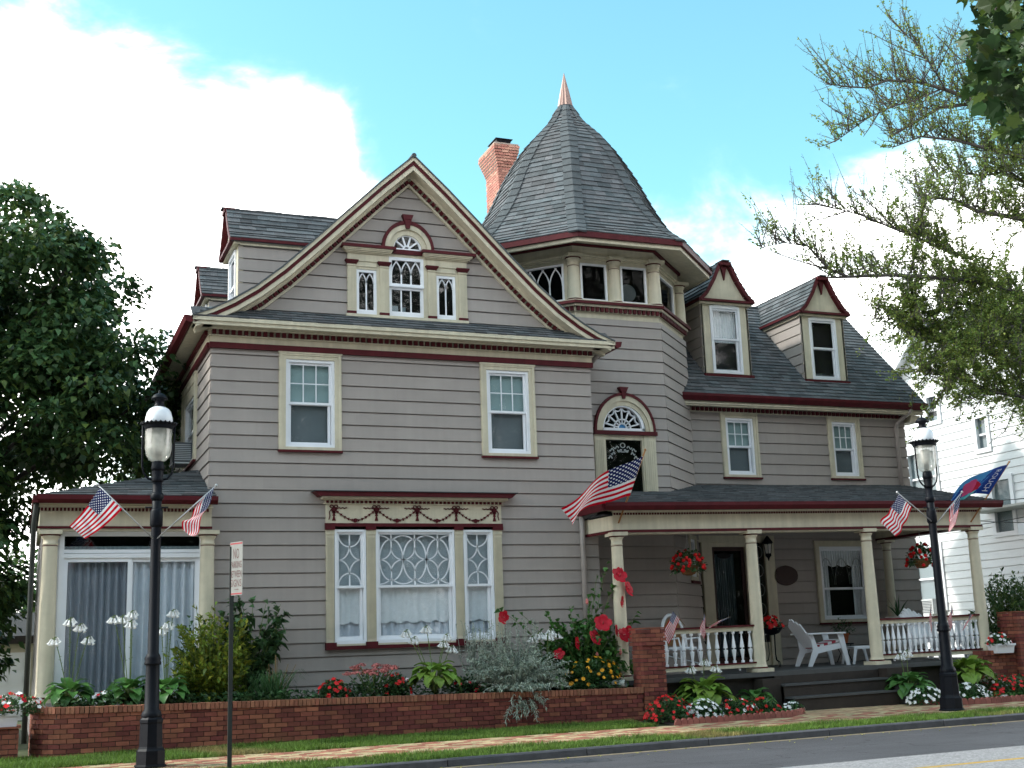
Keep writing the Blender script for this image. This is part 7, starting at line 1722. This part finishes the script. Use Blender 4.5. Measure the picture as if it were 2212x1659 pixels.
for li, (Lp, r0, r1) in enumerate(LIMBS):
    ln = poly_len([(p.x, p.z) for p in Lp]); tot = ln[-1]; k = 0
    for s in np.arange(.3, tot, .105):
        i = max(j for j in range(len(ln)-1) if ln[j] <= s); f = (s-ln[i])/(ln[i+1]-ln[i]); p = Lp[i].lerp(Lp[i+1], f); t = (Lp[i+1]-Lp[i]).normalized(); out = s/tot
        px, py = proj(p); dense = min(max((px-1800)/380+(py-520)/520, .0), 1.0); leafy = (.20+.5*dense+rg.uniform(-.15, .15))*(0.12 if rg.random() < .34-.2*dense else 1)
        for q in range(2 if dense < .5 else 3):
            d = t*rg.uniform(.2, .7)+Vector((rg.normal(0, .35), rg.normal(0, .55), rg.uniform(.55, 1.6) if q < 2 else rg.uniform(-.9, .3))); L_ = rg.uniform(.35, 1.15)*(1.1-.3*out)*(1 if dense > .4 else 1.15)
            e = twig(p, d, L_*(1.25 if leafy < .1 else 1), leafy, .011)
            if dense > .35 and rg.random() < .8: twig(p.lerp(e, .5), d+Vector(rg.normal(0, .6, 3)), L_*.6, leafy, .005)
for li, (Lp, r0, r1) in enumerate(LIMBS):            # side branches between the limbs, carrying the twigs
    ln = poly_len([(p.x, p.z) for p in Lp]); tot = ln[-1]
    for s in np.arange(.5, tot, .42):
        i = max(j for j in range(len(ln)-1) if ln[j] <= s); f = (s-ln[i])/(ln[i+1]-ln[i]); p = Lp[i].lerp(Lp[i+1], f); t = (Lp[i+1]-Lp[i]).normalized()
        px, py = proj(p); low = py > 560 and px > 1940
        d = (t*rg.uniform(.4, 1.0)+Vector((rg.normal(-.1, .3), rg.normal(0, .5), rg.uniform(-1.1, .5) if low else rg.uniform(-.35, 1.2)))).normalized(); L_ = rg.uniform(.7, 1.7)*(1.1-.4*s/tot); sag = Vector((0, 0, -.25*L_ if low else .1*L_))
        if px < 1790: L_ *= .6
        cv = [p+d*L_*g_+sag*g_*g_ for g_ in (0, .25, .5, .75, 1)]; tw.tube(cv, [.020, .016, .013, .010, .006], 5, cap=False)
        for g_ in np.arange(.15, 1.0, .13/L_):
            q = p+d*L_*g_+sag*g_*g_; dense = min(max((px-1800)/380+(py-520)/520, .0), 1.0)
            twig(q, d*.5+Vector((rg.normal(0, .4), rg.normal(0, .5), rg.uniform(-.6, .7) if low else rg.uniform(.1, 1.3))), rg.uniform(.18, .6), (.13+.46*dense)*(.3 if rg.random() < .3 else 1), .008)
mb.build('trunk', 'grey_bark', gk); tw.build('twigs', 'grey_bark', gk)
# leafy masses hanging low at the right
for k in range(190):
    x = rg.uniform(1930, 2330); y = rg.uniform(590, 930)
    if y > 640+(x-1900)*.9 and rg.random() < .75: continue
    if (x-1930)/300+(y-560)/400 < .25: continue
    if y > 870 and x < 2080: continue
    p = at(x, y, rg.uniform(-1.3, .9)); n = rg.integers(12, 28)
    for _ in range(n): P.append(p+Vector(rg.normal(0, .13, 3))+Vector((0, 0, rg.uniform(-.15, .05)))); D.append(rg.normal(size=3)+np.array([0, 0, -.2]))
for k in range(900):                                # the side of the crown turned away from the picture
    d = unit(rg.normal(size=3)); p = Vector((22.0, .3, 8.2))+Vector(d*np.array([3.4, 2.6, 4.6]))*rg.uniform(.35, 1)
    if proj(p)[0] < 2280: continue
    for _ in range(14): P.append(p+Vector(rg.normal(0, .16, 3))); D.append(rg.normal(size=3))
P = np.array([tuple(q) for q in P]); D = np.array([tuple(q) for q in D])
put_leaves('crown', gk, P, D, rg.uniform(.045, .075, len(P)), rg.uniform(.04, .07, len(P)), 'leaf_ginkgo', kind=False, tone=rg.random(len(P))**1.5)
# --- near maple bough in the top right corner
nm = thing('maple_tree', (8.2, -16.5, -.7), 'near maple bough with large leaves in the top right corner', 'tree'); rg = np.random.default_rng(12)
trk = [Vector((8.2, -16.5, -1)), Vector((8.1, -16.4, 3)), Vector((8.0, -16.3, 6.5)), Vector((7.6, -16, 9.0))]
NY = -15.2
lm = [([Vector((8.1, -16.4, 3.6)), at(2330, 130, NY-.3), at(2240, 100, NY-.1), at(2170, 60, NY)], .07, .012), ([Vector((8.0, -16.3, 5.0)), at(2330, 20, NY), at(2230, -20, NY), at(2150, 20, NY)], .06, .01), ([Vector((8.1, -16.4, 3.4)), at(2330, 230, NY), at(2250, 225, NY+.1), at(2180, 215, NY)], .05, .01)]
mb = MB(); tree_limbs(mb, [(trk, .26, .12)]+lm, 8); mb.build('trunk', 'bark', nm)
def maple_leaf():
    P = []; pts = [(0, 0), (.22, -.08), (.42, .12), (.30, .22), (.62, .42), (.40, .46), (.46, .66), (.22, .62), (0, 1.0)]
    return pts+[(-x, y) for x, y in pts[-2:0:-1]]
ML = maple_leaf(); mV = []; mF = []; sh = []; tn = []
def add_leaf(p, d, n, L_):
    d = d.normalized(); s = d.cross(n).normalized(); n2 = s.cross(d); k = len(mV); cv = rg.uniform(-.25, .25)
    for x, y in ML: mV.append(tuple(p+d*y*L_+s*x*L_+n2*L_*(cv*(y*y)+.25*abs(x)-.12)))
    m_ = len(ML); mF.append(tuple(range(k, k+m_))); a, b = rg.random(), rg.random()**2.2; sh.extend([a]*m_); tn.extend([b]*m_)
for k in range(1500):
    x, y = rg.uniform(2085, 2420), rg.uniform(-120, 285)
    lim = 2092+ (max(0, 40-y)*.15 if y < 60 else 0)+ (0 if y < 200 else (y-200)*.9)+22*math.sin(y*.06)+15*math.sin(y*.13+1)
    if x < lim+rg.uniform(-6, 30): continue
    p = at(x, y, NY+rg.uniform(-.9, 1.3)); add_leaf(p, Vector((rg.normal(0, .7), rg.normal(0, .7), -.6+rg.normal(0, .5))), Vector((rg.normal(0, .5), -.3+rg.normal(0, .5), .8)), rg.uniform(.10, .19))
for x, y in ((2105, 18), (2112, 40), (2118, 46), (2098, 135), (2103, 160), (2088, 195), (2110, 200)): add_leaf(at(x, y-8, NY), Vector((rg.normal(0, .3), 0, -1)), Vector((.3, -.8, .4)), .15)
for k in range(420):                                # the rest of its crown above and right of the picture
    d = unit(rg.normal(size=3)); p = Vector((7.6, -15.8, 8.8))+Vector(d*np.array([2.8, 2.8, 2.6]))*rg.uniform(.5, 1)
    q = proj(p)
    if q[0] < 2240 and q[1] > -40: continue
    for _ in range(4): add_leaf(p+Vector(rg.normal(0, .3, 3)), Vector(rg.normal(size=3))+Vector((0, 0, -.4)), Vector((0, 0, 1))+Vector(rg.normal(0, .4, 3)), rg.uniform(.12, .2))
o = MB().add(mV, mF).build('crown', 'leaf_near', nm, attrs={'shade': np.array(sh), 'tone': np.array(tn)})
# --- evergreen shrub by the right pier
c = Vector((18.3, .2, -.25)); shrub('evergreen_shrub', 'dark evergreen shrub behind the right brick pier', c, dome_tips(c, 1.2, .9, 2.75, 330, -.02), 40, .15, .05, 'leaf_maple', .3, cat='shrub', spread=.8)

# ================================================================== WHITE NEIGHBOURING HOUSE
nh = thing('white_house', (25, 5, -.3), 'white clapboard house next door at the right edge', 'house'); XN = 22.0
FN = Frame((XN, 12), (0, -1))                       # left wall: u = 12 - Y
NB = Pieces(nh, 'siding_board', 'white_siding', 300)
def nwin(px0, py0, px1, py1):
    a, b = at_x(px0, py0, XN), at_x(px1, py1, XN); return (12-a.y, 12-b.y, min(a.z, b.z), max(a.z, b.z))
NW = [nwin(1970, 1165, 2045, 1322), nwin(1963, 985, 2030, 1082), nwin(2143, 1040, 2196, 1152), nwin(2003, 860, 2030, 912), nwin(2108, 905, 2138, 972)]
NW[0] = (NW[0][0], NW[0][1], 1.75, 3.55); 
tmp = Pieces(nh, 'siding_board', 'white_siding'); back = MB(); yA = 5.9; zE, zR = 7.6, 10.2
def nl(z): return 3.0 if z < zE else 3.0+(z-zE)*1.06
def nr(z): return 10.2 if z < zE else 10.2-(z-zE)*1.25
siding(tmp, None, FN, -.3, zR-.35, nl, nr, NW, step=.22, back=back, proud=.022); nwall = back.build('wall', 'white_siding', nh, attrs={'shade': .5})
for V, F, _, s, t in tmp.L: NB.L.append((V, F, nwall, s, t))
NB.finish()
for (a, b, z0, z1) in NW:
    mb = MB(); rect_ring(mb, FN, a-.12, b+.12, z0-.05, z1+.12, .13, 0, .06); wd = mb.build('window', 'white', nh)
    mb = MB(); FN.box(mb, a, b, -.05, -.02, (z0+z1)/2-.03, (z0+z1)/2+.03); mb.build('sash', 'white', wd)
    mb = MB(); FN.box(mb, a, b, -.06, -.05, z0, z1); mb.build('pane', 'dark_glass', wd); mb = MB(); FN.box(mb, a, b, -.4, -.38, z0, z1); mb.build('room_shadow_panel', 'dark', wd)  # last panel is near-black to paint the room's shade
def ny(u): return 12-u
mb = MB()
for sgn, (ua, ub) in ((1, (3.0, 3.0+(zR-zE)*1.06)), (-1, (10.2, 10.2-(zR-zE)*1.25))):
    e = -.35 if sgn > 0 else .35
    mb.prism([(XN-.35, ny(ua+e), zE-.05), (XN-.35, ny(ub), zR), (XN-.35, ny(ub), zR+.14), (XN-.35, ny(ua+e), zE+.12)], (6, 0, 0))
mb.build('roof', 'roof_felt', nh)
mb = MB()
for sgn, (ua, ub) in ((1, (3.0, 3.0+(zR-zE)*1.06)), (-1, (10.2, 10.2-(zR-zE)*1.25))):
    e = -.35 if sgn > 0 else .35
    mb.prism([(XN-.40, ny(ua+e), zE-.25), (XN-.40, ny(ub), zR-.2), (XN-.40, ny(ub), zR+.06), (XN-.40, ny(ua+e), zE+.04)], (.05, 0, 0)); mb.prism([(XN-.35, ny(ua+e), zE-.12), (XN-.35, ny(ub), zR-.06), (XN-.35, ny(ub), zR-.02), (XN-.35, ny(ua+e), zE-.08)], (.35, 0, 0))
mb.box(XN-.02, XN+.1, 1.72, 1.84, -.3, 7.6); mb.build('rake_board', 'white', nh)
mb = MB(); mb.box(XN+.1, 29, 1.8, 9, -.3, 7.4); mb.build('wall', 'white_siding', nh, attrs={'shade': .5})
# its front porch
pzt = at_x(2180, 1100, 22).z
mb = MB(); mb.prism([(21.2, -1.6, 3.72), (21.2, 1.8, 4.45), (21.2, 1.8, 4.35), (21.2, -1.6, 3.62)], (8, 0, 0)); mb.box(21.2, 29, 1.80, 4.6, 4.28, 4.34); mb.build('porch_roof', 'eaves_grey', nh)
mb = MB(); mb.box(21.12, 29, -1.72, -1.55, 3.50, 3.72); mb.box(21.12, 21.28, -1.55, 2.6, 3.50, 3.80); mb.box(21.25, 29, -1.45, -1.2, 3.1, 3.5); mb.box(21.28, 21.45, -1.2, 2.6, 3.12, 3.5); mb.build('porch_beam', 'white', nh)
mb = MB()
for k in range(40): mb.box(21.262, 21.28, -1.2+k*.095, -1.15+k*.095, 3.38, 3.47)
stuff(mb.build('dentils', 'white', nh))
mb = MB(); mb.box(21.4, 29, -1.4, 1.8, 3.42, 3.46); mb.box(21.4, 29, -1.4, 1.8, .2, .35); mb.box(23.3, 23.4, -1.0, 1.8, .35, 3.4); mb.build('porch_floor', 'porch_grey', nh)
mb = MB()
for k in range(26): mb.lathe([(.03, .45), (.03, 1.15)], (21.5, -1.2+k*.11, 0), 6)
mb.box(21.46, 21.54, -1.3, 1.8, 1.15, 1.22); mb.box(21.46, 21.54, -1.3, 1.8, .40, .45); mb.build('railing', 'white', nh)
a = at_x(2003, 1300, 21.7); mb = MB(); mb.box(21.6, XN, a.y-.35, a.y+.35, 1.62, 2.05, 0)
for k in range(8): mb.box(21.59, 21.6, a.y-.3, a.y+.3, 1.66+.045*k, 1.68+.045*k, 1)
mb.build('air_conditioner', ['ac_pale', 'ac_metal'], nh)
# cables across the gap
for i, (x0, y0, x1, y1) in enumerate(((1960, 1076, 2300, 1068), (1962, 1104, 2300, 1128), (1968, 1142, 2300, 1098))):
    A, B = at(x0, y0, 5), at(x1, y1, -3); P = [A.lerp(B, f)+Vector((0, 0, -.12*math.sin(math.pi*f))) for f in np.linspace(0, 1, 9)]
    o = MB().tube(P, .009, 5).build('utility_cable', 'black_iron'); tag(o, ('upper', 'middle', 'lower')[i]+' thin dark cable crossing in front of the white house', 'cable', 'cables at the right')
# ================================================================== TREES ACROSS THE STREET (unseen behind the viewer: added, and sized to darken the porch and panes)
rg = np.random.default_rng(33); P = []; D = []
for k in range(48):
    x = -58+k*2.6+rg.normal(0, .8); y = -34+rg.normal(0, 2.5); h = rg.uniform(17, 22)
    for q in range(32):
        c = np.array([x+rg.normal(0, 1.6), y+rg.normal(0, 1.4), rg.uniform(.4, 1)*h-1.2 if q > 11 else rg.uniform(-.2, 7.5)]); m_ = 95; P.append(c+rg.normal(0, 1.05, (m_, 3))); D.append(rg.normal(size=(m_, 3)))
P = np.concatenate(P); P[:, 2] = np.maximum(P[:, 2], -.4); D = np.concatenate(D)
o = put_leaves('unseen_trees_across_street', None, P, D, rg.uniform(.4, .8, len(P)), rg.uniform(.35, .65, len(P)), 'leaf_wood'); o['label'] = 'unseen row of dark trees opposite, added and sized to darken the porch'; o['category'] = 'trees'
